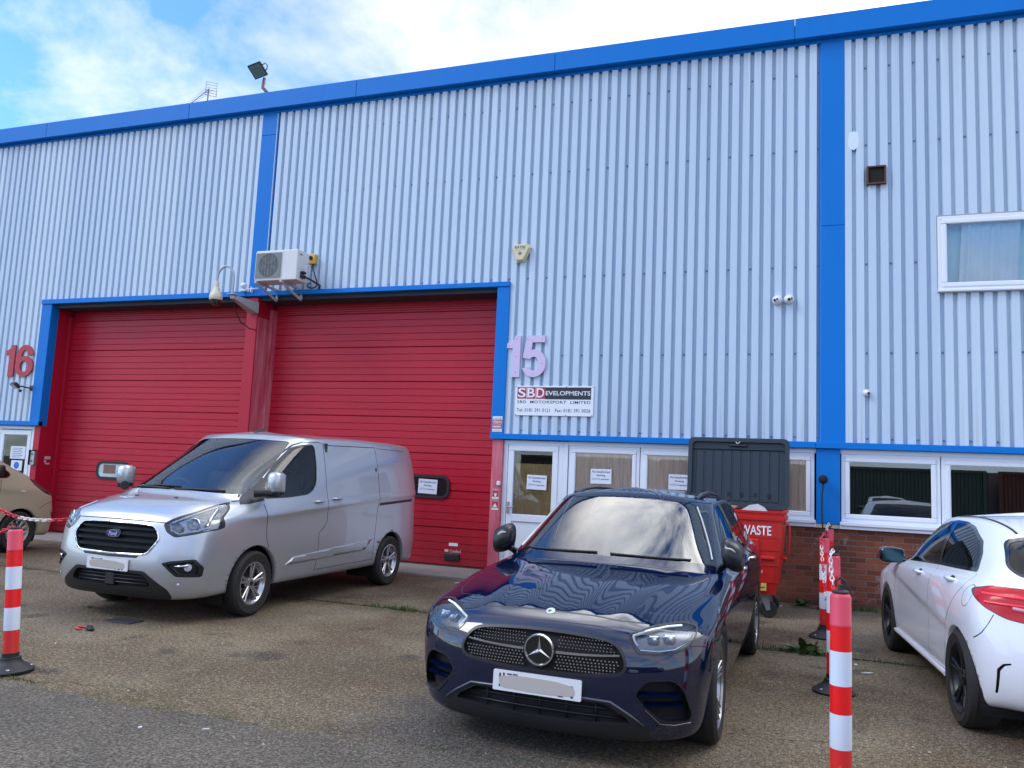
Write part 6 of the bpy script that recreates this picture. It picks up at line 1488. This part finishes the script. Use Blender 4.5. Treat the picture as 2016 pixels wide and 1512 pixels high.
# ================================================================== dark blue estate car
NAVY = carpaint('dark navy paint', (.0011, .0052, .026), 0, .5, coat=1.0, ior=1.75, spec=.0)
def make_estate():
    v = thing('estate_car', 'dark navy blue estate car parked nose out in front of the white door', 'car', EST_POSE[0], EST_POSE[1], None, EST_POSE[2])
    def disp(S):
        # two raised ridges run along the bonnet toward the windscreen corners
        X, Y, Z = S[..., 0], S[..., 1], S[..., 2]
        t_ = np.clip((.70 - X) / 1.2, 0, 1); up = np.clip((Z - .72) / .06, 0, 1) * np.clip((1.04 - Z) / .03, 0, 1) * np.clip((X + .50) / .75, 0, 1) ** 1.5 * np.clip((.74 - X) / .12, 0, 1)
        yr = .40 + .16 * t_
        S[..., 2] = Z + up * (.010 * np.exp(-((Y - yr) / .07) ** 2) + .005 * np.exp(-((Y - yr * .42) / .06) ** 2))
        return S
    B = Body(estate_rows(), 8, 8, disp); P = Probe(B)
    FW, RW = (.0, .335), (-2.939, .335)
    # lower intake, side intakes
    B.mat(B.region(round_poly(sym([(0, .385), (.41, .385), (.57, .30), (.64, .245), (.60, .13), (0, .12)]), .03), 'F'), 1)
    obj('lower_intake', B.detach(B.region(round_poly(sym([(0, .368), (.385, .366), (.50, .305), (.53, .27), (.3, .25), (0, .245)]), .015), 'F'), recess=.06, axis=Vector((1, 0, 0))), GAP, v)
    b = MB()
    for z in (.285, .33): b.tube([P.front(y, z, .04) for y in (-.48, -.24, 0, .24, .48)], .006, 6)
    for y in (-.33, -.16, 0, .16, .33): b.tube([P.front(y, .25, .045), P.front(y, .366, .045)], .005, 6)
    obj('intake_mesh', b, BLKTRIM, v)
    b = MB(); b.tube([P.front(y, z, -.004) for y, z in ((-.60, .262), (-.53, .315), (-.42, .380), (-.25, .386), (0, .388), (.25, .386), (.42, .380), (.53, .315), (.60, .262))], .008, 8); obj('intake_trim', b, plain('satin grey trim', (.10, .11, .13), .3, .6), v)
    ap = round_poly([(.55, .428), (.61, .502), (.745, .51), (.795, .46), (.832, .32), (.82, .278), (.70, .28), (.61, .36)], .03)
    for sg, pl in ((1, ap), (-1, mirror(ap))):
        B.mat(B.region(grow(pl, .008), 'F'), 1)
        a_ = obj('side_intake', B.detach(B.region(pl, 'F'), recess=.07, axis=Vector((1, .2 * sg, 0))), GAP, v)
        b = MB()
        for z0, ya, yb in ((.425, .555, .775), (.370, .60, .795)):
            secs = []
            for k in range(8):
                y = (ya + (yb - ya) * k / 7) * sg; c = P.front(y, z0); secs.append((c + Vector((.006, 0, .0)), c + Vector((-.05, -.01 * sg, .014)), c + Vector((-.05, -.01 * sg, -.012))))
            for A, C in zip(secs, secs[1:]):
                for i in range(3): b.bm.faces.new([b.bm.verts.new(q) for q in (A[i], C[i], C[(i + 1) % 3], A[(i + 1) % 3])])
        obj('intake_blades', b, NAVY, a_, recalc=True)
        b = MB(); b.tube([P.front(y * sg, z, -.003) for y, z in ((.60, .352), (.68, .272), (.75, .262), (.825, .268))], .007, 8); obj('blade_trim', b, NAVY, a_, smooth=60)
    # grille with studs, bar and star
    gp = smooth_poly(sym([(0, .712), (.2, .707), (.385, .69), (.455, .652), (.487, .59), (.475, .548), (.42, .53), (.23, .512), (0, .507)]), 4)
    B.mat(B.region(grow(gp, .016), 'F'), 1)
    gr = obj('grille', B.detach(B.region(gp, 'F'), recess=.045, axis=Vector((1, 0, 0))), GAP, v)
    b = MB(); rnd = random.Random(3)
    for i in range(11):
        z = .525 + i * .0165
        n = 44; hw = .47 - abs(z - .585) * .6
        for k in range(n):
            y = -hw + 2 * hw * (k + (.5 if i % 2 else 0)) / n
            if abs(y) < .098 and abs(z - .612) < .095: continue
            if .600 < z < .634: continue
            if z > .705 - abs(y) ** 2 * .11: continue
            c = P.front(y, z, .028); s_ = .0046 if z < .6 else .0036
            b.box(c.x, c.x + .016, c.y - s_, c.y + s_, c.z - s_ * .75, c.z + s_ * .75)
    obj('grille_studs', b, CHROME, gr)
    for sg in (1, -1):
        b = MB(); ys = [.098 + .362 * k / 8 for k in range(9)]; secs = []
        for y in ys:
            z = .612 + .016 * ((y - .1) / .36) ** 2; c = P.front(y * sg, z, .004); h = .012 - .004 * (y - .1) / .36
            secs.append([c + Vector((-.02, 0, h)), c + Vector((.004, 0, h * .6)), c + Vector((.004, 0, -h * .6)), c + Vector((-.02, 0, -h))])
        for A, C in zip(secs, secs[1:]):
            for i in range(4): b.bm.faces.new([b.bm.verts.new(q) for q in (A[i], C[i], C[(i + 1) % 4], A[(i + 1) % 4])])
        b.bm.faces.new([b.bm.verts.new(q) for q in secs[-1]]); bmesh.ops.remove_doubles(b.bm, verts=b.bm.verts[:], dist=1e-5)
        obj('grille_bar', b, CHROME, gr, recalc=True)
    c = P.front(0, .614); M = Matrix.Translation((c.x + .006, 0, .614)) @ Matrix.Rotation(radians(3), 4, 'Y') @ FRONT
    MX = Matrix.Rotation(radians(90), 4, 'X')
    def star(b, M, r):
        for k in range(3):
            a = pi / 2 + k * 2 * pi / 3; tip = (r * cos(a), r * sin(a)); w_ = r * .115
            l_ = (w_ * 1.25 * cos(a + pi / 3), w_ * 1.25 * sin(a + pi / 3)); r__ = (w_ * 1.25 * cos(a - pi / 3), w_ * 1.25 * sin(a - pi / 3))
            V = [M @ Vector((p[0], y, p[1])) for p, y in ((tip, -.002), (l_, -.001), (r__, -.001), ((0, 0), -.011))]
            q = [b.bm.verts.new(p) for p in V]; b.bm.faces.new((q[0], q[3], q[1])); b.bm.faces.new((q[0], q[2], q[3]))
    b = MB(); b.lathe([(.0, .0), (.080, .0), (.080, -.03), (0, -.03)], 40, M @ MX); bs = obj('star_plate', b, GLOSSBLK, gr, smooth=30)
    b = MB(); b.lathe([(.078, -.02), (.091, -.015), (.092, .002), (.088, .010), (.081, .010), (.078, .002)], 48, M @ MX, caps=False); obj('star_ring', b, CHROME, bs, smooth=40)
    b = MB(); star(b, M, .080); obj('star_emblem', b, CHROME, bs, recalc=True)
    # bonnet badge
    q = P.front(0, .792); n_ = Vector((.55, 0, .83)).normalized(); Mb = Matrix.Translation(P.top(.695, 0, -.002)) @ Matrix.Rotation(radians(-60), 4, 'Y') @ FRONT
    b = MB(); b.lathe([(0, .004), (.027, .004), (.029, .0), (.029, -.01)], 24, Mb @ MX); hb = obj('bonnet_badge', b, plain('silver blue enamel', (.35, .42, .52), .2, .5), v, smooth=30)
    b = MB(); star(b, Mb @ Matrix.Translation((0, -.004, 0)), .022); obj('badge_star', b, CHROME, hb, recalc=True)
    q = P.front(0, .425); plate(v, Matrix.Translation((q.x + .01, 0, .425)) @ Matrix.Rotation(radians(-2), 4, 'Y') @ FRONT, .53, .113, [(-.228, -.218, .005, .040), (-.228, -.218, -.035, -.02), (-.205, -.195, .025, .043), (-.18, -.15, .034, .042), (-.145, -.115, .036, .043), (.20, .215, .0, .02), (.205, .218, -.045, -.03), (.13, .16, -.046, -.041)])
    # headlights
    hp = round_poly([(.492, .732), (.607, .772), (.745, .788), (.826, .774), (.838, .742), (.808, .684), (.725, .652), (.56, .646), (.52, .69)], .02)
    for sg, pl in ((1, hp), (-1, mirror(hp))):
        l = lamp(B, 'headlight', pl, 'F', v, .055, plain('lamp silver grey', (.16, .18, .21), .25, .6, var=.4, scale=15))
        b = MB(); b.tube([P.front(y * sg, z, .012) for y, z in ((.515, .728), (.60, .757), (.68, .772), (.75, .776))], .0085, 8); b.tube([P.front(y * sg, z, .012) for y, z in ((.515, .728), (.53, .70), (.55, .68))], .007, 8); obj('light_guide', b, DRL, l, smooth=60)
        b = MB(); b.tube([P.front(y * sg, z, .012) for y, z in ((.565, .66), (.66, .657), (.74, .668), (.80, .700), (.82, .74))], .004, 6); obj('lamp_trim', b, CHROME, l, smooth=60)
        for y, z, r in ((.635, .712, .032), (.715, .718, .034)):
            cc = P.front(y * sg, z); nn = Vector((.9, .3 * sg, .1)).normalized(); Mq = Matrix.Translation(cc - nn * .05) @ nn.to_track_quat('Z', 'Y').to_matrix().to_4x4()
            b = MB(); b.box(-r, r, -r * .75, r * .75, 0, .03, bev=.008, rot=Mq.to_3x3(), at=Mq.translation); obj('led_reflector', b, CHROME, l)
            b = MB(); b.lathe([(r * .6, .030), (r * .45, .042), (0, .048)], 18, Mq, caps=False); obj('projector_lens', b, MATS['projector glass'], l, smooth=60)
    # bonnet shut lines
    B.line(smooth_poly([(-.555, .785), (-.42, .792), (-.25, .804), (0, .808), (.25, .804), (.42, .792), (.555, .785)], 3, False), 'F', .006)
    for sg in (1, -1):
        B.line([(.50, .56 * sg), (.44, .70 * sg), (.30, .765 * sg), (.0, .80 * sg), (-.35, .79 * sg), (-.66, .752 * sg)], 'T', .006)
    # windscreen and glass
    wp = smooth_poly(sym([(0, 1.045), (.36, 1.043), (.62, 1.033), (.735, 1.022), (.742, 1.04), (.71, 1.12), (.665, 1.21), (.61, 1.32), (.555, 1.41), (.53, 1.434), (.44, 1.448), (.2, 1.462), (0, 1.467)]), 3)
    obj('windscreen', B.detach(B.region(wp, 'F'), .002), glass('sky tinted windscreen', (.50, .56, .56), 2.15), v)
    b = MB()
    for y0, y1, z0, z1 in ((-.66, -.05, 1.052, 1.064), (.05, .62, 1.062, 1.05)): b.tube([P.front(y0 + (y1 - y0) * k / 6, z0 + (z1 - z0) * k / 6, -.008) for k in range(7)], .008, 6)
    obj('wiper', b, RUBBER, v)
    for sg in (1, -1):
        b = MB(); b.tube([P.front(y * sg, z, -.002) for y, z in ((.752, 1.045), (.72, 1.12), (.676, 1.21), (.62, 1.32), (.566, 1.412))], .008, 6)
        obj('windscreen_trim', b, plain('satin aluminium trim', (.45, .46, .48), .3, .8), v, smooth=60)
    W1 = round_poly([(-.99, 1.005), (-1.22, 1.19), (-1.45, 1.34), (-1.62, 1.412), (-1.80, 1.428), (-1.82, 1.018)], .03)
    W2 = round_poly([(-1.90, 1.02), (-1.885, 1.430), (-2.3, 1.436), (-2.66, 1.42), (-2.78, 1.045)], .03)
    W3 = round_poly([(-2.86, 1.05), (-2.745, 1.415), (-3.1, 1.385), (-3.35, 1.30), (-3.42, 1.20), (-3.44, 1.085)], .03)
    outl = round_poly([(-.92, .99), (-1.2, 1.20), (-1.44, 1.36), (-1.62, 1.435), (-2.3, 1.46), (-2.75, 1.44), (-3.12, 1.41), (-3.40, 1.31), (-3.48, 1.18), (-3.48, 1.065), (-2.8, 1.025), (-1.85, .998)], .03)
    for sg, vv in ((1, 'L'), (-1, 'R')):
        B.mat(B.region(grow(outl, .010), vv), 2); B.mat(B.region(outl, vv), 1)
        for w_, m_ in ((W1, SDG), (W2, TINT), (W3, TINT)): obj('side_window', B.detach(B.region(w_, vv), .003), m_, v)
        B.line([(-.66, .93), (-.68, .70), (-.62, .45), (-.58, .27)], vv, .007); B.line([(-1.86, .99), (-1.89, .7), (-1.86, .28)], vv, .007); B.line([(-2.83, 1.02), (-2.86, .85), (-2.70, .70), (-2.58, .50), (-2.54, .30)], vv, .007); B.line([(-.60, .275), (-2.54, .295)], vv, .007)
        B.line([(.42, .60), (.36, .70), (.30, .74)], vv, .006)
        handle(v, P, -1.66, .925, sg, CHROME, .21); handle(v, P, -2.62, .94, sg, CHROME, .21)
        b = MB(); loft_blob(b, [((-.685, sg * .90, 1.075), .025, .03, .9), ((-.70, sg * .90, 1.085), .062, .072, .8), ((-.75, sg * .902, 1.092), .082, .104, .7), ((-.82, sg * .90, 1.095), .084, .110, .65), ((-.85, sg * .895, 1.095), .072, .098, .65)], 26)
        for w_ in b.bm.verts: w_.co.z += (abs(w_.co.y) - .9) * -.35
        mi = obj('door_mirror', b, plain('black mirror shell', (.006, .007, .010), .28), v)
        b = MB(); b.prism(rrect(sg * .895 - .06, sg * .895 + .06, 1.01, 1.18, .03), -.858, -.850, 'x'); obj('mirror_glass', b, CHROME, mi)
        b = MB(); b.tube([(-.86, sg * .815, .985), (-.82, sg * .84, 1.01), (-.80, sg * .865, 1.03)], [.03, .025, .03], 10); obj('mirror_foot', b, GLOSSBLK, mi, smooth=60)
        b = MB(); b.tube([(-.70, sg * .855, 1.150), (-.694, sg * .90, 1.142), (-.705, sg * .95, 1.105)], .006, 6); obj('mirror_indicator', b, plain('pale clear lens', (.55, .52, .50), .2), mi)
        b = MB(); xs = [-1.50 - 1.75 * k / 16 for k in range(17)]; b.tube([P.top(x, sg * .525, -.016 * min(1, 6 * min(k, 16 - k) / 16)) + Vector((0, 0, .006)) for k, x in enumerate(xs)], .015, 8); obj('roof_rail', b, plain('satin black rail', (.02, .021, .024), .25), v, smooth=60)
        B.arch(FW[0], FW[1], .368, sg, .05); B.arch(RW[0], RW[1], .368, sg, .05)
        liner(v, FW[0], FW[1], .375, sg * .86, sg * .5); liner(v, RW[0], RW[1], .375, sg * .86, sg * .5)
    B.mat(B.region(rrect(-2.95, -1.62, -.46, .46, .08), 'T'), 3)
    bp = sym([(0, 1.40), (.46, 1.385), (.58, 1.30), (.64, 1.13), (.60, 1.10), (0, 1.095)]); obj('rear_window', B.detach(B.region(round_poly(bp, .03), 'B'), .003), TINT, v)
    tl = round_poly([(.42, .99), (.80, .96), (.86, .90), (.86, .80), (.72, .79), (.45, .84)], .03)
    for pl in (tl, mirror(tl)): obj('tail_light', B.detach(B.region(pl, 'B'), -.003, keep=True), plain('tail lamp red', (.48, .004, .012), .18), v)
    q = P.rear(0, .72); plate(v, Matrix.Translation((q.x - .008, 0, .72)) @ Matrix.Rotation(pi, 4, 'Z') @ FRONT, .52, .111)
    B.finish('body', v, [NAVY, BLKTRIM, plain('window chrome line', (.30, .31, .33), .25, .9), GLOSSBLK])
    floor_pan(v, -3.9, .72, .58, .20)
    BG = plain('beige leather', (.30, .26, .21), .6)
    for y in (.38, -.38): seat(v, -1.75, y, .38, .25)
    for y in (.42, 0, -.42): seat(v, -2.65, y, .42, .2)
    b = MB(); b.box(-1.05, -.62, -.72, .72, .72, .99, bev=.05, seg=2); b.sphere((-1.02, -.38, 1.0), .12, .8, 1.4, .55); obj('dashboard', b, CABIN, v, smooth=50)
    b = MB(); b.box(-3.6, -.6, -.70, .70, .28, .32); b.box(-3.6, -.9, .72, .78, .3, .95); b.box(-3.6, -.9, -.78, -.72, .3, .95); obj('cabin_floor', b, CABIN, v)
    steering(v, -1.22, -.38, 1.0)
    b = MB(); b.box(-1.32, -1.29, -.11, .11, 1.36, 1.42, bev=.012); obj('interior_mirror', b, CABIN, v)
    wheels(v, FW, RW, .339, .245, .252, (5, 'multi'), plain('dark polished alloy', (.30, .305, .32), .2, .9), .80, .02)
    return v
est = make_estate()
# ================================================================== white hatchback
WHITEP = carpaint('white car paint', (.74, .77, .82), 0, .35, coat=1.0, ior=1.5, dirt=.25)
def make_hatch():
    v = thing('hatchback', 'white hatchback with dark wheels, partly out of the frame at the right', 'car', HAT_POSE[0], HAT_POSE[1], None, HAT_POSE[2])
    def disp(S):
        # a crease drops from the front wing to the rear wheel, the door below it scooped in
        X, Y, Z = S[..., 0], S[..., 1], S[..., 2]; z0 = .80 + (X + .4) * .085
        w_ = np.clip((-.15 - X) / .4, 0, 1) * np.clip((X + 2.75) / .5, 0, 1) * np.clip((np.abs(Y) - .7) / .08, 0, 1)
        S[..., 1] = Y - w_ * np.sign(Y) * .016 / (1 + np.exp((Z - z0) / .010)) * np.clip((Z - .36) / .25, 0, 1)
        return S
    B = Body(hatch_rows(), 8, 9, disp); P = Probe(B); FW, RW = (-.06, .325), (-2.80, .325)
    W1 = round_poly([(-.64, .975), (-.88, 1.11), (-1.27, 1.295), (-1.52, 1.352), (-1.745, 1.372), (-1.885, 1.045)], .03)
    W2 = round_poly([(-1.96, 1.055), (-1.835, 1.375), (-2.05, 1.372), (-2.29, 1.345), (-2.60, 1.258), (-2.70, 1.19), (-2.765, 1.085)], .03)
    outl = round_poly([(-.56, .955), (-.88, 1.125), (-1.27, 1.313), (-1.52, 1.37), (-1.78, 1.394), (-2.05, 1.392), (-2.30, 1.364), (-2.63, 1.272), (-2.74, 1.19), (-2.81, 1.06), (-1.95, 1.03)], .03)
    for sg, vv in ((1, 'L'), (-1, 'R')):
        B.mat(B.region(outl, vv), 1)
        obj('side_window', B.detach(B.region(W1, vv), .003), SDG, v); obj('side_window', B.detach(B.region(W2, vv), .003), TINT, v)
        B.line([(-.45, .95), (-.47, .75), (-.42, .60), (-.42, .26)], vv, .006); B.line([(-1.93, 1.03), (-1.92, .75), (-1.86, .45), (-1.84, .26)], vv, .006); B.line([(-2.82, 1.05), (-2.80, .95), (-2.62, .78), (-2.47, .62), (-2.40, .4), (-2.36, .28)], vv, .006); B.line([(-.42, .262), (-2.36, .285)], vv, .006)
        B.line([(sg * a_, b_) for a_, b_ in ((.862, .655), (.825, .705), (.785, .775), (.76, .825))], 'B', .005)
        if sg > 0: B.line([(-2.95 + .075 * cos(a), .91 + .075 * sin(a)) for a in [2 * pi * k / 20 for k in range(20)]], vv, .005, closed=True)
        handle(v, P, -1.52, .93, sg, WHITEP, .20); handle(v, P, -2.48, .975, sg, WHITEP, .20)
        b = MB(); loft_blob(b, [((-.44, sg * .93, .99), .03, .03, .9), ((-.46, sg * .93, .99), .09, .058, .75), ((-.52, sg * .93, .99), .115, .075, .6), ((-.59, sg * .925, .99), .115, .075, .55), ((-.61, sg * .92, .99), .105, .068, .5)], 26)
        mi = obj('door_mirror', b, GLOSSBLK, v); b = MB(); b.prism(rrect(sg * .922 - .095, sg * .922 + .095, .935, 1.05, .03), -.616, -.606, 'x'); obj('mirror_glass', b, plain('dim mirror', (.04, .075, .085), .08, 1.0), mi)
        b = MB(); b.tube([(-.62, sg * .79, .945), (-.58, sg * .84, .95), (-.55, sg * .88, .955)], [.03, .025, .03], 10); obj('mirror_foot', b, GLOSSBLK, mi, smooth=60)
        B.arch(FW[0], FW[1], .352, sg, .05); B.arch(RW[0], RW[1], .352, sg, .05); liner(v, FW[0], FW[1], .36, sg * .83, sg * .5); liner(v, RW[0], RW[1], .36, sg * .83, sg * .5)
        # black roof drip line and flared sill
        b = MB(); xs = [-1.35 - 1.5 * k / 14 for k in range(15)]; b.tube([P.top(x, sg * .505, -.000) for x in xs], .009, 6); obj('roof_strip', b, BLKTRIM, v, smooth=60)
        b = MB(); b.tube([P.side(x, .262, sg, -.012) for x in [-.45 - 1.95 * k / 10 for k in range(11)]], .022, 8); obj('side_skirt', b, WHITEP, v, smooth=60)
        tl = round_poly([(.44, .992), (.60, 1.0), (.745, 1.0), (.82, .965), (.835, .91), (.80, .865), (.70, .812), (.60, .795), (.42, .815)], .03); pl = tl if sg > 0 else mirror(tl)
        B.mat(B.region(grow(pl, .006), 'B'), 1)
        t_ = obj('tail_light', B.detach(B.region(pl, 'B'), -.004), plain('tail lamp red', (.48, .004, .012), .18), v)
        b = MB()
        for zz, rr_ in ((.945, .013), (.895, .012)): b.tube([P.rear(y * sg, zz + .02 * (y - .6), .0) for y in (.48, .58, .68, .76, .80)], rr_, 8)
        obj('lamp_bars', b, plain('bright lamp red', (.80, .03, .05), .18), t_, smooth=60)
        b = MB(); b.tube([P.rear(y * sg, .868 + .1 * (y - .55), -.001) for y in (.50, .58, .66)], .014, 8); obj('reverse_lamp', b, plain('pink clear lens', (.62, .30, .34), .15, coat=1), t_, smooth=60)
        vp = round_poly([(.766, .33), (.760, .49), (.730, .528), (.690, .538), (.688, .528), (.722, .515), (.744, .48), (.752, .335)], .008); vq = vp if sg > 0 else mirror(vp)
        obj('bumper_slot', B.detach(B.region(vq, 'B'), recess=.02, axis=Vector((-1, 0, 0))), GAP, v)
    rp = round_poly(sym([(0, 1.325), (.47, 1.312), (.575, 1.285), (.610, 1.13), (.565, 1.088), (0, 1.082)]), .04)
    B.mat(B.region(grow(rp, .02), 'B'), 1); obj('rear_window', B.detach(B.region(rp, 'B'), .003), TINT, v)
    B.mat(B.region(round_poly(sym([(0, .33), (.40, .33), (.48, .28), (.50, .16), (0, .15)]), .03), 'B'), 1)
    wp = smooth_poly(sym([(0, 1.02), (.35, 1.015), (.60, 1.0), (.66, 1.0), (.62, 1.12), (.54, 1.28), (.49, 1.37), (.40, 1.388), (0, 1.40)]), 3); obj('windscreen', B.detach(B.region(wp, 'F'), .003), WSG, v)
    q = P.rear(0, .60); plate(v, Matrix.Translation((q.x - .008, 0, .60)) @ Matrix.Rotation(pi, 4, 'Z') @ FRONT, .52, .111)
    hp = round_poly([(.47, .70), (.60, .75), (.76, .77), (.78, .70), (.70, .64), (.55, .62)], .02)
    for pl in (hp, mirror(hp)): lamp(B, 'headlight', pl, 'F', v, .05)
    obj('grille', B.detach(B.region(round_poly(sym([(0, .70), (.36, .68), (.42, .60), (.34, .53), (0, .51)]), .04), 'F'), recess=.04, axis=Vector((1, 0, 0))), GAP, v)
    B.finish('body', v, [WHITEP, GLOSSBLK])
    floor_pan(v, -3.25, .7, .56, .20)
    for y in (.36, -.36): seat(v, -1.42, y, .38, .24)
    for y in (.36, -.36): seat(v, -2.2, y, .28, .23, .85)
    b = MB(); b.box(-.85, -.45, -.66, .66, .72, .98, bev=.05, seg=2); obj('dashboard', b, CABIN, v, smooth=50)
    b = MB(); b.box(-3.0, -.5, -.66, .66, .28, .32); b.box(-3.0, -.7, .67, .72, .3, .93); b.box(-3.0, -.7, -.72, -.67, .3, .93); obj('cabin_floor', b, CABIN, v)
    steering(v, -.98, -.36, .98)
    wheels(v, FW, RW, .33, .225, .235, (5, 'y'), plain('matt black alloy', (.020, .021, .023), .35, .5), .785, 0)
    return v
hat = make_hatch()
# ================================================================== gold people carrier at the left edge
def make_mpv():
    sc_ = .95
    v = thing('people_carrier', 'champagne gold people carrier, only its front wing showing at the left edge', 'car', (-12.56, -2.24, 0), radians(90), None, sc_)
    GOLD = carpaint('champagne gold paint', (.43, .42, .29), .2, .38, coat=.6, ior=1.45, dirt=.6)
    rows = [[(x * (.86 if x > 0 else 1), y, z if z < 1.0 else (1.0 + (z - 1.0) * 1.45 if z < 1.3 else 1.435 + (z - 1.3) * .62)) for x, y, z in r] for r in van_rows()]
    B = Body(rows, 6, 6); P = Probe(B); FW, RW = (.0, .345), (-2.86, .345)
    B.mat(B.region(round_poly(sym([(0, .46), (.50, .45), (.66, .36), (.69, .24), (.55, .20), (0, .19)]), .03), 'F'), 1)
    B.mat(B.region(round_poly(sym([(0, .92), (.42, .90), (.46, .84), (.40, .78), (0, .77)]), .03), 'F'), 1)
    hp = round_poly([(.56, .93), (.66, 1.08), (.76, 1.20), (.84, 1.22), (.90, 1.12), (.935, 1.02), (.93, .95), (.80, .92)], .03)
    for pl in (hp, mirror(hp)): lamp(B, 'headlight', pl, 'F', v, .06, plain('smoked lamp', (.22, .20, .20), .3, .4))
    wp = smooth_poly(sym([(0, 1.37), (.30, 1.365), (.60, 1.35), (.735, 1.345), (.757, 1.36), (.745, 1.43), (.705, 1.57), (.665, 1.70), (.635, 1.74), (.50, 1.76), (0, 1.77)]), 3)
    obj('windscreen', B.detach(B.region(wp, 'F'), .003), WSG, v)
    win = round_poly([(-.22, 1.29), (-.40, 1.44), (-.70, 1.60), (-.95, 1.70), (-1.15, 1.71), (-1.15, 1.26), (-.3, 1.25)], .04); w2 = round_poly([(-1.25, 1.26), (-1.25, 1.71), (-2.3, 1.72), (-2.35, 1.28)], .04)
    for sg, vv in ((1, 'L'), (-1, 'R')):
        for w_ in (win, w2): glass_part(B, 'side_window', w_, vv, SDG, v)
        B.mat(B.region(round_poly([(.62, .64), (.78, .66), (.84, .56), (.80, .46), (.70, .50)], .02), vv), 1)
        B.line([(-.40, 1.2), (-.42, .9), (-.40, .35)], vv, .009); B.line([(-1.2, 1.24), (-1.22, .35)], vv, .009); B.line([(.80, .86), (.50, .80), (.36, .72)], vv, .008)
        handle(v, P, -1.02, 1.10, sg, GOLD, .2); B.arch(FW[0], FW[1], .385, sg, .06); B.arch(RW[0], RW[1], .385, sg, .06)
        liner(v, FW[0], FW[1], .395, sg * .90, sg * .52); liner(v, RW[0], RW[1], .395, sg * .90, sg * .52)
        b = MB(); loft_blob(b, [((-.45, sg * 1.04, 1.36), .05, .05, .8), ((-.48, sg * 1.04, 1.36), .09, .085, .6), ((-.56, sg * 1.04, 1.36), .095, .09, .55), ((-.58, sg * 1.04, 1.36), .08, .08, .5)], 24); mi = obj('door_mirror', b, BLKTRIM, v)
        b = MB(); b.tube([(-.52, sg * .88, 1.30), (-.52, sg * 1.0, 1.34)], .035, 8); obj('mirror_arm', b, BLKTRIM, mi)
        b = MB(); q = P.side(.02, 1.02, sg); b.box(-.03, .06, q.y - .008, q.y + .008, .995, 1.025, bev=.006); obj('side_repeater', b, plain('clear repeater', (.6, .58, .5), .2), v)
    B.finish('body', v, [GOLD, BLKTRIM])
    floor_pan(v, -3.6, .75, .60, .26)
    for y in (.42, -.42): seat(v, -.95, y, .60)
    b = MB(); b.box(-.15, .2, -.78, .78, .85, 1.18, bev=.05, seg=2); b.box(-3.3, -.2, -.85, .85, .42, .46); obj('dashboard', b, CABIN, v, smooth=50)
    wheels(v, FW, RW, .335, .205, .205, (11, 'wide'), plain('silver hubcap', (.42, .40, .34), .4, .3, var=.1), .865, 0)
    return v
mpv = make_mpv()
# ================================================================== across the yard, behind the viewer: what the glass and paint reflect
def container(x, y, col, label, name):
    t_ = thing('shipping_container', label, 'container', (x, y, 0), 0, 'shipping containers across the yard'); M_ = plain(name, col, .6, var=.2)
    b = MB(); L, W, H = 6.06, 2.44, 2.59
    n = 44; top = []
    prof = []
    for k in range(n): x0 = -L / 2 + L * k / n; d = L / n; prof += [(x0, 0), (x0 + d * .35, 0), (x0 + d * .5, -.036), (x0 + d * .85, -.036)]
    prof.append((L / 2, 0))
    for yy, sgn in ((W / 2, 1), (-W / 2, -1)):
        for (a, ya), (c, yc) in zip(prof, prof[1:]): b.face([(a, yy + ya * sgn, .15), (c, yy + yc * sgn, .15), (c, yy + yc * sgn, H - .1), (a, yy + ya * sgn, H - .1)])
    b.box(-L / 2 + .02, L / 2 - .02, -W / 2 + .05, W / 2 - .05, .14, H - .05); obj('corrugated_wall', b, M_, t_)
    for sx in (-1, 1):
        for sy in (-1, 1):
            b = MB(); b.box(sx * L / 2 - .07, sx * L / 2 + .07, sy * W / 2 - .07, sy * W / 2 + .07, 0, H, bev=.01); obj('corner_post', b, M_, t_)
    b = MB()
    for sy in (-1, 1): b.box(-L / 2, L / 2, sy * W / 2 - .05, sy * W / 2 + .05, H - .12, H + .0, bev=.01); b.box(-L / 2, L / 2, sy * W / 2 - .05, sy * W / 2 + .05, 0, .16, bev=.01)
    obj('rail', b, M_, t_); return t_
container(-9.2, -25.5, (.08, .07, .06), 'brown shipping container, farthest left across the yard', 'brown container paint'); container(-2.6, -25.5, (.03, .045, .05), 'dark grey shipping container left of the green one across the yard', 'grey container paint'); container(4.0, -25.5, (.035, .06, .055), 'dull green shipping container between the grey and maroon ones across the yard', 'green container paint'); container(10.6, -25.5, (.09, .025, .022), 'maroon shipping container, farthest right across the yard', 'maroon container paint')
c = copy_tree(hat); c.location = (3.2, -20.3, 0); c.rotation_euler = (0, 0, radians(92)); c['label'] = 'white hatchback parked across the yard behind the viewer'
c = copy_tree(est); c.location = (9.2, -20.6, 0); c.rotation_euler = (0, 0, radians(-88)); c['label'] = 'dark navy estate car parked across the yard behind the viewer'
